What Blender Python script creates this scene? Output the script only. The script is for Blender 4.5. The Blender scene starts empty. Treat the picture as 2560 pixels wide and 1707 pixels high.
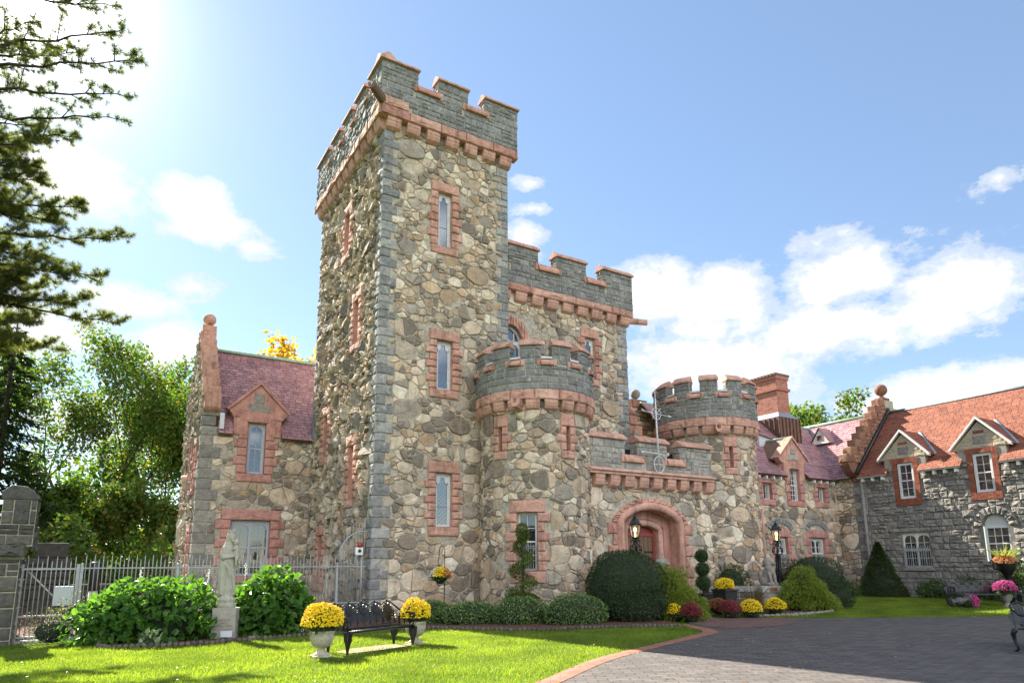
import bpy, math, random
import numpy as np
from mathutils import Vector, Matrix

R = math.radians
scene = bpy.context.scene
COL = scene.collection

# ------------------------------------------------------------------ camera
cam = bpy.data.cameras.new('camera')
cam_o = bpy.data.objects.new('camera', cam); COL.objects.link(cam_o)
cam.sensor_width = 36.0; cam.lens = 1694.0 / 2560 * 36
cam.shift_x = 0.0; cam.shift_y = (1088.25 - 853.5) / 2560
cam.clip_start = 0.1; cam.clip_end = 5000
_y, _p, _r = R(31.51686), R(10.82322), R(-0.35355)
_f = Vector((math.sin(_y) * math.cos(_p), math.cos(_y) * math.cos(_p), math.sin(_p)))
_rt = Vector((math.cos(_y), -math.sin(_y), 0)); _up = _rt.cross(_f)
_r2 = _rt * math.cos(_r) + _up * math.sin(_r); _u2 = _up * math.cos(_r) - _rt * math.sin(_r)
m = Matrix.Identity(4)
for i in range(3):
    m[i][0] = _r2[i]; m[i][1] = _u2[i]; m[i][2] = -_f[i]
m[0][3], m[1][3], m[2][3] = -7.422, -20.468, 1.65
cam_o.matrix_world = m
scene.camera = cam_o

# ------------------------------------------------------------------ light and sky
SUN_AZ, SUN_EL = -10.0, 36.8          # degrees, azimuth clockwise from +Y
EXPO = 2.0
SKY = 0.052
SUN_E = 5.0
sd = Vector((math.sin(R(SUN_AZ)) * math.cos(R(SUN_EL)), math.cos(R(SUN_AZ)) * math.cos(R(SUN_EL)), math.sin(R(SUN_EL))))
sl = bpy.data.lights.new('sun', 'SUN'); sl.energy = SUN_E; sl.angle = R(0.5); sl.color = (1.0, 0.93, 0.80)
so = bpy.data.objects.new('sun', sl); COL.objects.link(so)
so.rotation_euler = (-sd).to_track_quat('-Z', 'Y').to_euler()
so.location = (0, 0, 60)

class NT:
    """small helper for node trees"""
    def __init__(s, tree): s.t = tree; s.n = tree.nodes; s.l = tree.links
    def node(s, typ, **kw):
        n = s.n.new(typ)
        for k, v in kw.items():
            if k.startswith('i_'): n.inputs[k[2:].replace('_', ' ')].default_value = v
            else: setattr(n, k, v)
        return n
    def link(s, a, b): s.l.new(a, b)
    def math(s, op, a, b=0.0, c=None, clamp=False):
        n = s.n.new('ShaderNodeMath'); n.operation = op; n.use_clamp = clamp
        for i, x in enumerate((a, b, c)):
            if x is None: continue
            if isinstance(x, (int, float)): n.inputs[i].default_value = x
            else: s.l.new(x, n.inputs[i])
        return n.outputs[0]
    def mix(s, fac, a, b, blend='MIX'):
        n = s.n.new('ShaderNodeMix'); n.data_type = 'RGBA'; n.blend_type = blend
        for i, x in ((0, fac), (6, a), (7, b)):
            if isinstance(x, (int, float)): n.inputs[i].default_value = x
            elif isinstance(x, tuple): n.inputs[i].default_value = x if len(x) == 4 else (*x, 1)
            else: s.l.new(x, n.inputs[i])
        return n.outputs[2]
    def ramp(s, fac, stops, interp='LINEAR'):
        n = s.n.new('ShaderNodeValToRGB'); cr = n.color_ramp; cr.interpolation = interp
        while len(cr.elements) < len(stops): cr.elements.new(0.5)
        for e, (p, c) in zip(cr.elements, stops):
            e.position = p; e.color = (*c, 1) if len(c) == 3 else c
        if fac is not None: s.l.new(fac, n.inputs[0])
        return n.outputs[0]
    def noise(s, vec, scale, detail=4, rough=0.55, out=0):
        n = s.n.new('ShaderNodeTexNoise'); n.inputs['Scale'].default_value = scale
        n.inputs['Detail'].default_value = detail; n.inputs['Roughness'].default_value = rough
        if vec is not None: s.l.new(vec, n.inputs['Vector'])
        return n.outputs[out]

def make_world():
    w = bpy.data.worlds.new('World'); scene.world = w; w.use_nodes = True
    t = NT(w.node_tree); t.n.clear()
    out = t.node('ShaderNodeOutputWorld'); bg = t.node('ShaderNodeBackground'); bg.inputs['Strength'].default_value = SKY
    sky = t.node('ShaderNodeTexSky'); sky.sky_type = 'NISHITA'; sky.sun_disc = False
    sky.sun_elevation = R(SUN_EL); sky.sun_rotation = R(SUN_AZ)
    sky.air_density = 1.0; sky.dust_density = 0.1; sky.ozone_density = 1.0; sky.altitude = 100
    tc = t.node('ShaderNodeTexCoord'); g = tc.outputs['Generated']
    sp = t.node('ShaderNodeSeparateXYZ'); t.link(g, sp.inputs[0])
    az = t.math('MULTIPLY', t.math('ARCTAN2', sp.outputs[0], sp.outputs[1]), 57.29578)
    el = t.math('MULTIPLY', t.math('ARCSINE', sp.outputs[2]), 57.29578)
    # cumulus banks: (azimuth, elevation, half width, half height, weight) in degrees
    blobs = CLOUDS
    acc = None
    for (a, e, sa, se, wgt) in blobs:
        da = t.math('MULTIPLY', t.math('SUBTRACT', az, a), 1.0 / sa)
        de = t.math('MULTIPLY', t.math('SUBTRACT', el, e), 1.0 / se)
        r2 = t.math('ADD', t.math('MULTIPLY', da, da), t.math('MULTIPLY', de, de))
        v = t.math('MULTIPLY', t.math('SUBTRACT', 1.0, t.math('SQRT', r2)), wgt)
        acc = v if acc is None else t.math('MAXIMUM', acc, v)
    vm = t.node('ShaderNodeVectorMath'); vm.operation = 'MULTIPLY'; t.link(g, vm.inputs[0]); vm.inputs[1].default_value = (1, 1, 1.7)
    n1 = t.noise(vm.outputs[0], 11.0, 14, 0.66)
    n2 = t.noise(vm.outputs[0], 3.2, 5, 0.55)
    f = t.math('ADD', acc, t.math('MULTIPLY', t.math('SUBTRACT', n1, 0.5), 2.9))
    f = t.math('ADD', f, t.math('MULTIPLY', t.math('SUBTRACT', n2, 0.5), 0.6))
    mask = t.ramp(f, [(0.05, (0, 0, 0)), (0.32, (0.55, 0.55, 0.55)), (0.8, (1, 1, 1))], 'EASE')
    n3 = t.noise(vm.outputs[0], 6.0, 8, 0.6)
    ccol = t.ramp(t.math('ADD', t.math('MULTIPLY', f, 0.45), t.math('MULTIPLY', n3, 0.5)),
                  [(0.15, CLOUD_D), (0.6, CLOUD_L)])
    # unseen clouds behind the camera, added and brightened to fill the shaded walls
    back = t.math('MULTIPLY_ADD', sp.outputs[1], -CLOUD_FILL, 0.0, clamp=False)
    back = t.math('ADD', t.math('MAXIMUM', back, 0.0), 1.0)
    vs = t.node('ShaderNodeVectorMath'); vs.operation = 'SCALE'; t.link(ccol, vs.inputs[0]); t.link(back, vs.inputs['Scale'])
    skyc = t.mix(SKY_WHITE, sky.outputs[0], SKY_PALE)
    # bright aureole of hazy air round the sun
    dt = t.node('ShaderNodeVectorMath'); dt.operation = 'DOT_PRODUCT'; t.link(g, dt.inputs[0]); dt.inputs[1].default_value = tuple(sd)
    ang = t.math('MULTIPLY', t.math('ARCCOSINE', t.math('MINIMUM', dt.outputs['Value'], 1.0)), 57.29578)
    au = t.math('ADD', t.math('MULTIPLY', t.math('EXPONENT', t.math('MULTIPLY', ang, -1 / 2.2)), 60.0), t.math('MULTIPLY', t.math('EXPONENT', t.math('MULTIPLY', ang, -1 / 9.0)), 2.2))
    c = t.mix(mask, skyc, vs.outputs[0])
    c = t.mix(1.0, c, t.mix(1.0, (1.0, .95, .86, 1), au, 'MULTIPLY'), 'ADD')
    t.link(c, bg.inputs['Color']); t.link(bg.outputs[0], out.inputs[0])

SKY_WHITE = 0.25
SKY_PALE = (2.35, 3.55, 5.6)
CLOUD_L = (5.6, 5.7, 5.8); CLOUD_D = (3.2, 3.5, 4.0); CLOUD_FILL = 2.6
CLOUDS = [
    (-3.6, 26.6, 5.6, 2.9, 1.3), (4.4, 27.4, 3.6, 2.4, 1.2), (5.8, 25.6, 4.2, 2.2, 1.2), (9.2, 24.5, 2.6, 1.2, .9), (5.3, 21.2, 2.8, 1.3, 0.8), (0.3, 19.4, 4.0, 1.5, 0.9),
    (3.7, 16.2, 3.4, 2.2, 1.3), (-8, 17, 8, 4, 1.0), (7, 10, 14, 3.6, 1.2), (33, 26.6, 2.2, 2.2, 1.1), (33.8, 31.2, 2.6, .9, 0.8), (33.4, 29.3, 1.8, .8, 0.7),
    (69.8, 25.6, 2.0, 1.0, 0.6), (44.5, 22.0, 5.0, 3.6, 1.4), (49.5, 20.6, 6.5, 4.4, 1.4), (59, 21.6, 6.5, 3.8, 1.4), (66, 18.4, 7, 3.6, 1.3), (58, 17.6, 8, 3.4, 1.3), (49.0, 16.0, 10, 3.4, 1.2), (66, 11.4, 14, 3.0, 1.3), (80, 16, 8, 5, 1.1),
    (200, 30, 60, 22, 1.6), (150, 42, 40, 18, 1.4), (-110, 30, 40, 16, 1.2), (115, 30, 22, 16, 1.3), (-165, 58, 60, 18, 1.2), (-150, 25, 40, 18, 1.5),  # out-of-view banks, added as fill light for the shaded walls
]
make_world()
scene.view_settings.view_transform = 'Standard'; scene.view_settings.look = 'None'
scene.view_settings.exposure = EXPO; scene.view_settings.gamma = 1.0
try:
    scene.cycles.use_denoising = True
    scene.cycles.max_bounces = 8; scene.cycles.transparent_max_bounces = 16
    scene.cycles.sample_clamp_indirect = 6.0
except Exception: pass

# ------------------------------------------------------------------ geometry helpers
S, ZO = 0.74, 0.429                   # castle units -> metres
def CW(p): return (p[0] * S, p[1] * S, p[2] * S + ZO)
ORG = {}

class MB:
    def __init__(s): s.v = []; s.f = []; s.m = []; s.s = []
    def add(s, verts, faces, mi=0, smooth=False):
        b = len(s.v); s.v.extend(verts)
        for f in faces:
            s.f.append(tuple(i + b for i in f)); s.m.append(mi); s.s.append(smooth)
    def box(s, x0, x1, y0, y1, z0, z1, mi=0):
        v = [(x0, y0, z0), (x1, y0, z0), (x1, y1, z0), (x0, y1, z0), (x0, y0, z1), (x1, y0, z1), (x1, y1, z1), (x0, y1, z1)]
        s.add(v, [(0, 3, 2, 1), (4, 5, 6, 7), (0, 1, 5, 4), (1, 2, 6, 5), (2, 3, 7, 6), (3, 0, 4, 7)], mi)
    def mbox(s, M, u0, u1, v0, v1, h0, h1, mi=0, nu=1):
        us = [u0 + (u1 - u0) * i / nu for i in range(nu + 1)]
        vs = []
        for u in us: vs += [M(u, v0, h0), M(u, v0, h1), M(u, v1, h1), M(u, v1, h0)]
        fs = []
        for i in range(nu):
            a = 4 * i; b = a + 4
            fs += [(a + 1, b + 1, b + 2, a + 2), (a, b, b + 1, a + 1), (a + 2, b + 2, b + 3, a + 3), (a + 3, b + 3, b, a)]
        e = 4 * nu
        fs += [(0, 1, 2, 3), (e + 3, e + 2, e + 1, e)]
        if M.flip: fs = [tuple(reversed(f)) for f in fs]
        s.add(vs, fs, mi)
    def tube(s, pts, rad, n=6, mi=0, smooth=True, cap=True):
        pts = [Vector(p) for p in pts]
        k = len(pts); rads = rad if isinstance(rad, (list, tuple)) else [rad] * k
        vs = []; prev = None
        for i, p in enumerate(pts):
            d = (pts[min(i + 1, k - 1)] - pts[max(i - 1, 0)])
            if d.length < 1e-9: d = Vector((0, 0, 1))
            d.normalize()
            if prev is None:
                a = Vector((1, 0, 0)) if abs(d.x) < 0.8 else Vector((0, 1, 0))
                x = d.cross(a).normalized()
            else: x = (prev - d * prev.dot(d)).normalized()
            prev = x; y = d.cross(x)
            for j in range(n):
                t = 2 * math.pi * j / n
                vs.append(tuple(p + (x * math.cos(t) + y * math.sin(t)) * rads[i]))
        fs = []
        for i in range(k - 1):
            for j in range(n):
                fs.append((i * n + j, i * n + (j + 1) % n, (i + 1) * n + (j + 1) % n, (i + 1) * n + j))
        if cap:
            fs.append(tuple(reversed(range(n)))); fs.append(tuple((k - 1) * n + j for j in range(n)))
        s.add(vs, fs, mi, smooth)
    def lathe(s, c, prof, n=20, mi=0, smooth=True):
        vs = []
        for (r, z) in prof:
            for j in range(n):
                t = 2 * math.pi * j / n
                vs.append((c[0] + r * math.cos(t), c[1] + r * math.sin(t), c[2] + z))
        fs = []
        for i in range(len(prof) - 1):
            for j in range(n):
                fs.append((i * n + j, i * n + (j + 1) % n, (i + 1) * n + (j + 1) % n, (i + 1) * n + j))
        fs.append(tuple(reversed(range(n)))); fs.append(tuple((len(prof) - 1) * n + j for j in range(n)))
        s.add(vs, fs, mi, smooth)
    def ball(s, c, r, nu=14, nv=9, mi=0, rot=None):
        rx, ry, rz = (r, r, r) if isinstance(r, (int, float)) else r
        vs = []; c = Vector(c)
        for i in range(nv + 1):
            p = math.pi * i / nv
            for j in range(nu):
                t = 2 * math.pi * j / nu
                q = Vector((rx * math.sin(p) * math.cos(t), ry * math.sin(p) * math.sin(t), -rz * math.cos(p)))
                if rot: q = rot @ q
                vs.append(tuple(c + q))
        fs = []
        for i in range(nv):
            for j in range(nu):
                fs.append((i * nu + j, i * nu + (j + 1) % nu, (i + 1) * nu + (j + 1) % nu, (i + 1) * nu + j))
        s.add(vs, fs, mi, True)
    def prism(s, pts, d, mi=0):
        """pts: planar outline (3D points, CCW seen against d), extruded by vector d"""
        n = len(pts); d = Vector(d)
        vs = [tuple(p) for p in pts] + [tuple(Vector(p) + d) for p in pts]
        fs = [tuple(reversed(range(n))), tuple(range(n, 2 * n))]
        for i in range(n): fs.append((i, (i + 1) % n, n + (i + 1) % n, n + i))
        s.add(vs, fs, mi)

def empty(name, loc, rz=0.0):
    o = bpy.data.objects.new(name, None); COL.objects.link(o)
    o.location = loc; o.rotation_euler = (0, 0, rz); o.empty_display_size = 0.2
    ORG[o.name] = Vector(loc)
    return o

def obj(name, mb, mats, parent=None, castle=False, local=False, bevel=0.0, recalc=False, mods=()):
    """link a mesh builder as one object; castle=True: given in castle units; local=True: already in the parent's space"""
    me = bpy.data.meshes.new(name)
    vs = [CW(p) for p in mb.v] if castle else mb.v
    if local: org = Vector((0, 0, 0))
    elif parent is not None: org = ORG.get(parent.name, Vector((0, 0, 0)))
    else: org = Vector((0, 0, 0))
    if org.length: vs = [(p[0] - org.x, p[1] - org.y, p[2] - org.z) for p in vs]
    me.from_pydata(vs, [], mb.f)
    for mt in (mats if isinstance(mats, (list, tuple)) else [mats]): me.materials.append(mt)
    if len(mb.m): me.polygons.foreach_set('material_index', mb.m); me.polygons.foreach_set('use_smooth', mb.s)
    me.update()
    if recalc:
        import bmesh
        bm = bmesh.new(); bm.from_mesh(me); bmesh.ops.recalc_face_normals(bm, faces=bm.faces); bm.to_mesh(me); bm.free()
    o = bpy.data.objects.new(name, me); COL.objects.link(o)
    if parent is not None: o.parent = parent
    ORG[o.name] = org
    if bevel:
        b = o.modifiers.new('bevel', 'BEVEL'); b.width = bevel; b.segments = 2; b.limit_method = 'ANGLE'; b.angle_limit = R(40)
    for typ, kw in mods:
        md = o.modifiers.new(typ.lower(), typ)
        for k, v in kw.items(): setattr(md, k, v)
    return o

def tag(o, label=None, cat=None, group=None, kind=None):
    if label: o['label'] = label
    if cat: o['category'] = cat
    if group: o['group'] = group
    if kind: o['kind'] = kind
    return o

def thing(name, loc, label, cat, group=None, rz=0.0):
    return tag(empty(name, loc, rz), label, cat, group)

def dup(root, loc, rz=0.0, label=None):
    r = root.copy(); COL.objects.link(r); r.location = loc; r.rotation_euler = (0, 0, rz)
    if label: r['label'] = label
    for ch in list(root.children):
        c = ch.copy(); COL.objects.link(c); c.parent = r
        for g in list(ch.children):
            d = g.copy(); COL.objects.link(d); d.parent = c
    return r

def numpy_mesh(name, V, F, mats, parent=None, smooth=False, mi=None, local=False):
    """V (n,3) array, F (m,k) index array"""
    me = bpy.data.meshes.new(name)
    org = Vector((0, 0, 0)) if (parent is None or local) else ORG.get(parent.name, Vector((0, 0, 0)))
    V = np.asarray(V, dtype=np.float32) - np.array(org, dtype=np.float32)
    k = F.shape[1]
    me.vertices.add(len(V)); me.vertices.foreach_set('co', V.ravel())
    me.loops.add(F.size); me.loops.foreach_set('vertex_index', F.astype(np.int32).ravel())
    me.polygons.add(len(F)); me.polygons.foreach_set('loop_start', np.arange(0, F.size, k, dtype=np.int32))
    me.polygons.foreach_set('loop_total', np.full(len(F), k, dtype=np.int32))
    for mt in (mats if isinstance(mats, (list, tuple)) else [mats]): me.materials.append(mt)
    if mi is not None: me.polygons.foreach_set('material_index', mi.astype(np.int32))
    me.polygons.foreach_set('use_smooth', np.full(len(F), smooth, dtype=bool))
    me.update(calc_edges=True); me.validate()
    o = bpy.data.objects.new(name, me); COL.objects.link(o)
    if parent is not None: o.parent = parent
    ORG[o.name] = org
    return o

# ---- mapped surfaces: (u, v, h) -> point; h is the distance out of the wall
class Front:                          # faces -Y, u = X
    flip = False
    def __init__(s, y): s.y = y
    def __call__(s, u, v, h): return (u, s.y - h, v)
class Left:                           # faces -X, u = Y
    flip = True
    def __init__(s, x): s.x = x
    def __call__(s, u, v, h): return (s.x - h, u, v)
class Right:                          # faces +X, u = Y
    flip = False
    def __init__(s, x): s.x = x
    def __call__(s, u, v, h): return (s.x + h, u, v)
class Round:                          # cylinder, u = arc length from angle a0
    flip = False
    def __init__(s, c, r, a0): s.c = c; s.r = r; s.a0 = a0
    def __call__(s, u, v, h):
        a = s.a0 + u / s.r
        return (s.c[0] + (s.r + h) * math.cos(a), s.c[1] + (s.r + h) * math.sin(a), v)
class Flat:                           # general plane
    def __init__(s, o, U, V, flip=False):
        s.o = Vector(o); s.U = Vector(U).normalized(); s.V = Vector(V).normalized(); s.N = s.U.cross(s.V); s.flip = flip
        if flip: s.N = -s.N
    def __call__(s, u, v, h): return tuple(s.o + s.U * u + s.V * v + s.N * h)

def clip(poly, a, b, c):              # keep a*u + b*v <= c
    out = []; n = len(poly)
    for i in range(n):
        p = poly[i]; q = poly[(i + 1) % n]
        dp = a * p[0] + b * p[1] - c; dq = a * q[0] + b * q[1] - c
        if dp <= 0: out.append(p)
        if (dp < 0 < dq) or (dq < 0 < dp):
            t = dp / (dp - dq); out.append((p[0] + (q[0] - p[0]) * t, p[1] + (q[1] - p[1]) * t))
    return out
def area(poly):
    return 0.5 * sum(poly[i - 1][0] * poly[i][1] - poly[i][0] * poly[i - 1][1] for i in range(len(poly)))
def cut(poly, s, holes, pad=0.0):
    if not poly: return None
    for (a0, a1, b0, b1) in holes:
        a0 -= pad; a1 += pad; b0 -= pad; b1 += pad
        us = [p[0] for p in poly]; vs = [p[1] for p in poly]
        if max(us) <= a0 or min(us) >= a1 or max(vs) <= b0 or min(vs) >= b1: continue
        d = [a0 - s[0], s[0] - a1, b0 - s[1], s[1] - b1]; k = d.index(max(d))
        if d[k] < 0: return None
        poly = clip(poly, *[(1, 0, a0), (-1, 0, -a1), (0, 1, b0), (0, -1, -b1)][k])
        if len(poly) < 3: return None
    return poly

def stone(mb, M, poly, rng, h=0.1, gap=0.03, rnd=True, lump=0.35, tilt=0.12, base=-0.04, mi=0, smooth=True, seg=0.0):
    n = len(poly)
    if n < 3: return
    cu = sum(p[0] for p in poly) / n; cv = sum(p[1] for p in poly) / n
    q = []
    for i in range(n):                 # inset every edge by gap
        p0 = poly[i - 1]; p1 = poly[i]; p2 = poly[(i + 1) % n]
        e1 = (p1[0] - p0[0], p1[1] - p0[1]); e2 = (p2[0] - p1[0], p2[1] - p1[1])
        l1 = math.hypot(*e1) or 1e-6; l2 = math.hypot(*e2) or 1e-6
        n1 = (-e1[1] / l1, e1[0] / l1); n2 = (-e2[1] / l2, e2[0] / l2)
        k = 1 + n1[0] * n2[0] + n1[1] * n2[1]
        k = gap / max(k, 0.5)
        q.append((p1[0] + (n1[0] + n2[0]) * k, p1[1] + (n1[1] + n2[1]) * k))
    if area(q) < 0.004: return
    if rnd:
        r = []
        for i in range(n):
            a = q[i]; b = q[(i + 1) % n]; t = rng.uniform(0.04, 0.17); t2 = rng.uniform(0.04, 0.17)
            r.append((a[0] + (b[0] - a[0]) * t, a[1] + (b[1] - a[1]) * t)); r.append((b[0] + (a[0] - b[0]) * t2, b[1] + (a[1] - b[1]) * t2))
        q = r
    elif seg:
        r = []
        for i in range(n):
            a = q[i]; b = q[(i + 1) % n]; k = max(1, int(math.hypot(b[0] - a[0], b[1] - a[1]) / seg))
            for j in range(k): r.append((a[0] + (b[0] - a[0]) * j / k, a[1] + (b[1] - a[1]) * j / k))
        q = r
    n = len(q); cu = sum(p[0] for p in q) / n; cv = sum(p[1] for p in q) / n
    size = math.sqrt(max(area(q), 0.01))
    ta = rng.uniform(-tilt, tilt); tb = rng.uniform(-tilt, tilt)
    vs = []; e = min(0.05, size * 0.12)
    for (sc, hh, jit) in ((None, base, 0.0), (e * 0.2, h * 0.55, 0.006), (e * .9, h * 0.92, 0.02), (size * 0.26, h * 1.02, 0.06)):
        for p in q:
            du, dv = p[0] - cu, p[1] - cv; L = math.hypot(du, dv) or 1e-6
            k = 1.0 if sc is None else max(0.25, 1 - sc / L)
            k *= 1 + rng.uniform(-jit, jit)
            u = cu + du * k; v = cv + dv * k
            z = hh if sc is None else hh * (1 + lump * rng.uniform(-1, 1) * (0.35 if sc < size * 0.2 else 0.6)) + ta * (u - cu) + tb * (v - cv)
            vs.append(M(u, v, z))
    vs.append(M(cu + rng.uniform(-.1, .1) * size, cv + rng.uniform(-.1, .1) * size, h * (1.1 + lump * rng.uniform(-0.8, 1))))
    fs = []
    for k in range(3):
        for i in range(n):
            j = (i + 1) % n; fs.append((k * n + i, k * n + j, (k + 1) * n + j, (k + 1) * n + i))
    for i in range(n): fs.append((3 * n + i, 3 * n + (i + 1) % n, 4 * n))
    if M.flip: fs = [tuple(reversed(f)) for f in fs]
    mb.add(vs, fs, mi, smooth)

def rubble(mb, M, u0, u1, v0, v1, holes, seed, k=1.0, h=(0.03, 0.09), gap=0.016, asp=0.72, mix=((0.50, 0.05), (0.30, 0.30), (0.20, 0.5), (0.13, 0.6)), keep=None, lump=0.4, tilt=0.12, mi=0):
    """random rubble masonry: one closed stone per cell of a weighted Voronoi diagram"""
    rng = random.Random(seed); W = (u1 - u0) * asp; H = v1 - v0
    cell = 0.5 * k; grid = {}; pts = []
    def ok(x, y, r):
        gx, gy = int(x / cell), int(y / cell)
        for i in range(gx - 2, gx + 3):
            for j in range(gy - 2, gy + 3):
                for t in grid.get((i, j), ()):
                    d = (pts[t][0] - x) ** 2 + (pts[t][1] - y) ** 2
                    if d < ((pts[t][2] + r) * 0.78) ** 2: return False
        return True
    for (r, frac) in mix:
        r *= k; tries = int(W * H / (r * r) * frac * 3.0)
        for _ in range(tries):
            x = rng.uniform(0, W); y = rng.uniform(0, H); rr = r * rng.uniform(0.8, 1.2)
            su, sv = u0 + x / asp, v0 + y
            if any(q[0] < su < q[1] and q[2] < sv < q[3] for q in holes): continue
            if ok(x, y, rr):
                pts.append((x, y, rr)); grid.setdefault((int(x / cell), int(y / cell)), []).append(len(pts) - 1)
    A = np.array(pts)
    for i, (x, y, r) in enumerate(pts):
        su, sv = u0 + x / asp, v0 + y
        if keep and not keep(su, sv): continue
        skip = False
        for (a0, a1, b0, b1) in holes:
            if a0 < su < a1 and b0 < sv < b1: skip = True; break
        if skip: continue
        d2 = (A[:, 0] - x) ** 2 + (A[:, 1] - y) ** 2
        idx = np.nonzero(d2 < (2.6 * k) ** 2 * 0.35)[0]; idx = idx[np.argsort(d2[idx])][1:22]
        B = 1.1 * k
        poly = [(max(0, x - B), max(0, y - B)), (min(W, x + B), max(0, y - B)), (min(W, x + B), min(H, y + B)), (max(0, x - B), min(H, y + B))]
        for j in idx:
            X, Y, rj = pts[j]
            poly = clip(poly, 2 * (X - x), 2 * (Y - y), X * X + Y * Y - x * x - y * y - rj * rj + r * r)
            if len(poly) < 3: break
        if len(poly) < 3: continue
        poly = [(u0 + p[0] / asp, v0 + p[1]) for p in poly]
        todo = [(poly, 0)]; done = []
        while todo:                    # break some of the cells with nearly level or upright joints
            pl, dep = todo.pop()
            if dep < 2 and area(pl) > .10 * k * k and rng.random() < (.5 if dep == 0 else .3):
                us = [p[0] for p in pl]; vs_ = [p[1] for p in pl]; th = rng.gauss(0, .22) + (math.pi / 2 if (max(us) - min(us)) > 1.25 * (max(vs_) - min(vs_)) or rng.random() < .25 else 0)
                na, nb = -math.sin(th), math.cos(th); cu_, cv_ = sum(us) / len(us), sum(vs_) / len(vs_); c_ = na * cu_ + nb * cv_ + rng.uniform(-.22, .22) * math.sqrt(area(pl))
                p1, p2 = clip(pl, na, nb, c_), clip(pl, -na, -nb, -c_)
                if len(p1) > 2 and len(p2) > 2 and min(area(p1), area(p2)) > .022: todo += [(p1, dep + 1), (p2, dep + 1)]; continue
            done.append(pl)
        for pl in done:
          pp = [p for t, p in enumerate(pl) if math.hypot(p[0] - pl[t - 1][0], p[1] - pl[t - 1][1]) > 0.05]
          if len(pp) < 3: continue
          pp = cut(pp, (sum(p[0] for p in pp) / len(pp), sum(p[1] for p in pp) / len(pp)), holes)
          if not pp or area(pp) < 0.012: continue
          stone(mb, M, pp, rng, h=rng.uniform(*h), gap=gap * rng.uniform(0.6, 1.3), lump=lump, tilt=tilt, mi=mi, smooth=False)

def ashlar(mb, M, u0, u1, v0, v1, holes, seed, courses=(0.26, 0.34, 0.42), width=(0.3, 0.75), h=(0.05, 0.1), gap=0.014, keep=None, lump=0.45, mi=0, seg=0.16, smooth=False, tilt=0.06):
    rng = random.Random(seed); v = v0
    while v < v1 - 0.02:
        c = min(rng.choice(courses), v1 - v)
        if v1 - v - c < 0.14: c = v1 - v
        u = u0 - rng.uniform(0, 0.3)
        while u < u1:
            w = rng.uniform(*width)
            if u1 - u - w < 0.15: w = u1 - u
            parts = [(u, u + w, v, v + c)]
            if c > 0.33 and rng.random() < 0.32: t = v + c * rng.uniform(.42, .58); parts = [(u, u + w, v, t), (u, u + w, t, v + c)]
            elif w > 0.55 and rng.random() < 0.25: t = u + w * 0.5; parts = [(u, t, v, v + c), (t, u + w, v, v + c)]
            for (a, b, e, f) in parts:
                a = max(a, u0); b = min(b, u1)
                if b - a < 0.06: continue
                p = [(a, e), (b, e), (b, f), (a, f)]; s = ((a + b) / 2, (e + f) / 2)
                if keep and not keep(*s): continue
                p = cut(p, s, holes)
                if not p or area(p) < 0.012: continue
                stone(mb, M, p, rng, h=rng.uniform(*h), gap=gap, rnd=False, lump=lump, tilt=tilt, mi=mi, seg=seg, smooth=smooth)
            u += w
        v += c

def rect(mb, M, a, b, e, f, rng, h=0.1, gap=0.008, mi=0, lump=0.25, seg=0.18, tilt=0.03, smooth=False):
    stone(mb, M, [(a, e), (b, e), (b, f), (a, f)], rng, h=h, gap=gap, rnd=False, lump=lump, tilt=tilt, mi=mi, seg=seg, smooth=smooth)

def backing(mb, M, u0, u1, v0, v1, holes, mi=0, du=None, h=0.0):
    us = sorted({u0, u1, *[min(max(x, u0), u1) for q in holes for x in q[:2]]})
    vs = sorted({v0, v1, *[min(max(x, v0), v1) for q in holes for x in q[2:]]})
    if du:
        w = []
        for a, b in zip(us, us[1:]):
            k = max(1, int((b - a) / du + .5)); w += [a + (b - a) * i / k for i in range(k)]
        us = w + [us[-1]]
    for a, b in zip(us, us[1:]):
        for e, f in zip(vs, vs[1:]):
            cu, cv = (a + b) / 2, (e + f) / 2
            if any(q[0] < cu < q[1] and q[2] < cv < q[3] for q in holes): continue
            fs = (0, 1, 2, 3); mb.add([M(a, e, h), M(b, e, h), M(b, f, h), M(a, f, h)], [fs[::-1] if M.flip else fs], mi)

def reveal(mb, M, op, h0, h1, mi=0, nu=1):
    a, b, e, f = op
    def q(p): mb.add(p, [(3, 2, 1, 0) if M.flip else (0, 1, 2, 3)], mi)
    q([M(a, e, h0), M(a, e, h1), M(a, f, h1), M(a, f, h0)][::-1]); q([M(b, e, h0), M(b, e, h1), M(b, f, h1), M(b, f, h0)])
    for i in range(nu):
        x, y = a + (b - a) * i / nu, a + (b - a) * (i + 1) / nu
        q([M(x, f, h0), M(x, f, h1), M(y, f, h1), M(y, f, h0)][::-1]); q([M(x, e, h0), M(x, e, h1), M(y, e, h1), M(y, e, h0)])

def surround(mb, M, op, rng, wj=0.36, wl=0.17, lint=0.5, sill=0.4, n=6, h=0.1, depth=0.3, mi=0, nu=1):
    """dressed stone round an opening; returns the rectangles that the rubble must leave free"""
    a, b, e, f = op; ex = [(a - wj * .8, b + wj * .8, e - .02, f + .02)]
    L = (a - wj, b + wj, f, f + lint); B = (a - wj * .92, b + wj * .92, e - sill, e)
    for r in (L, B):
        rect(mb, M, *r, rng, h=h * 1.1, mi=mi); ex.append(r)
    c = (f - e) / n
    for k in range(n):
        w = wj + (wl if k % 2 else 0.0) + rng.uniform(-.03, .03)
        for r in ((a - w, a, e + k * c, e + k * c + c), (b, b + w, e + k * c, e + k * c + c)):
            rect(mb, M, *r, rng, h=h * rng.uniform(.9, 1.1), mi=mi); ex.append(r)
    reveal(mb, M, op, h * .5, -depth, mi, nu)
    return ex

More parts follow.
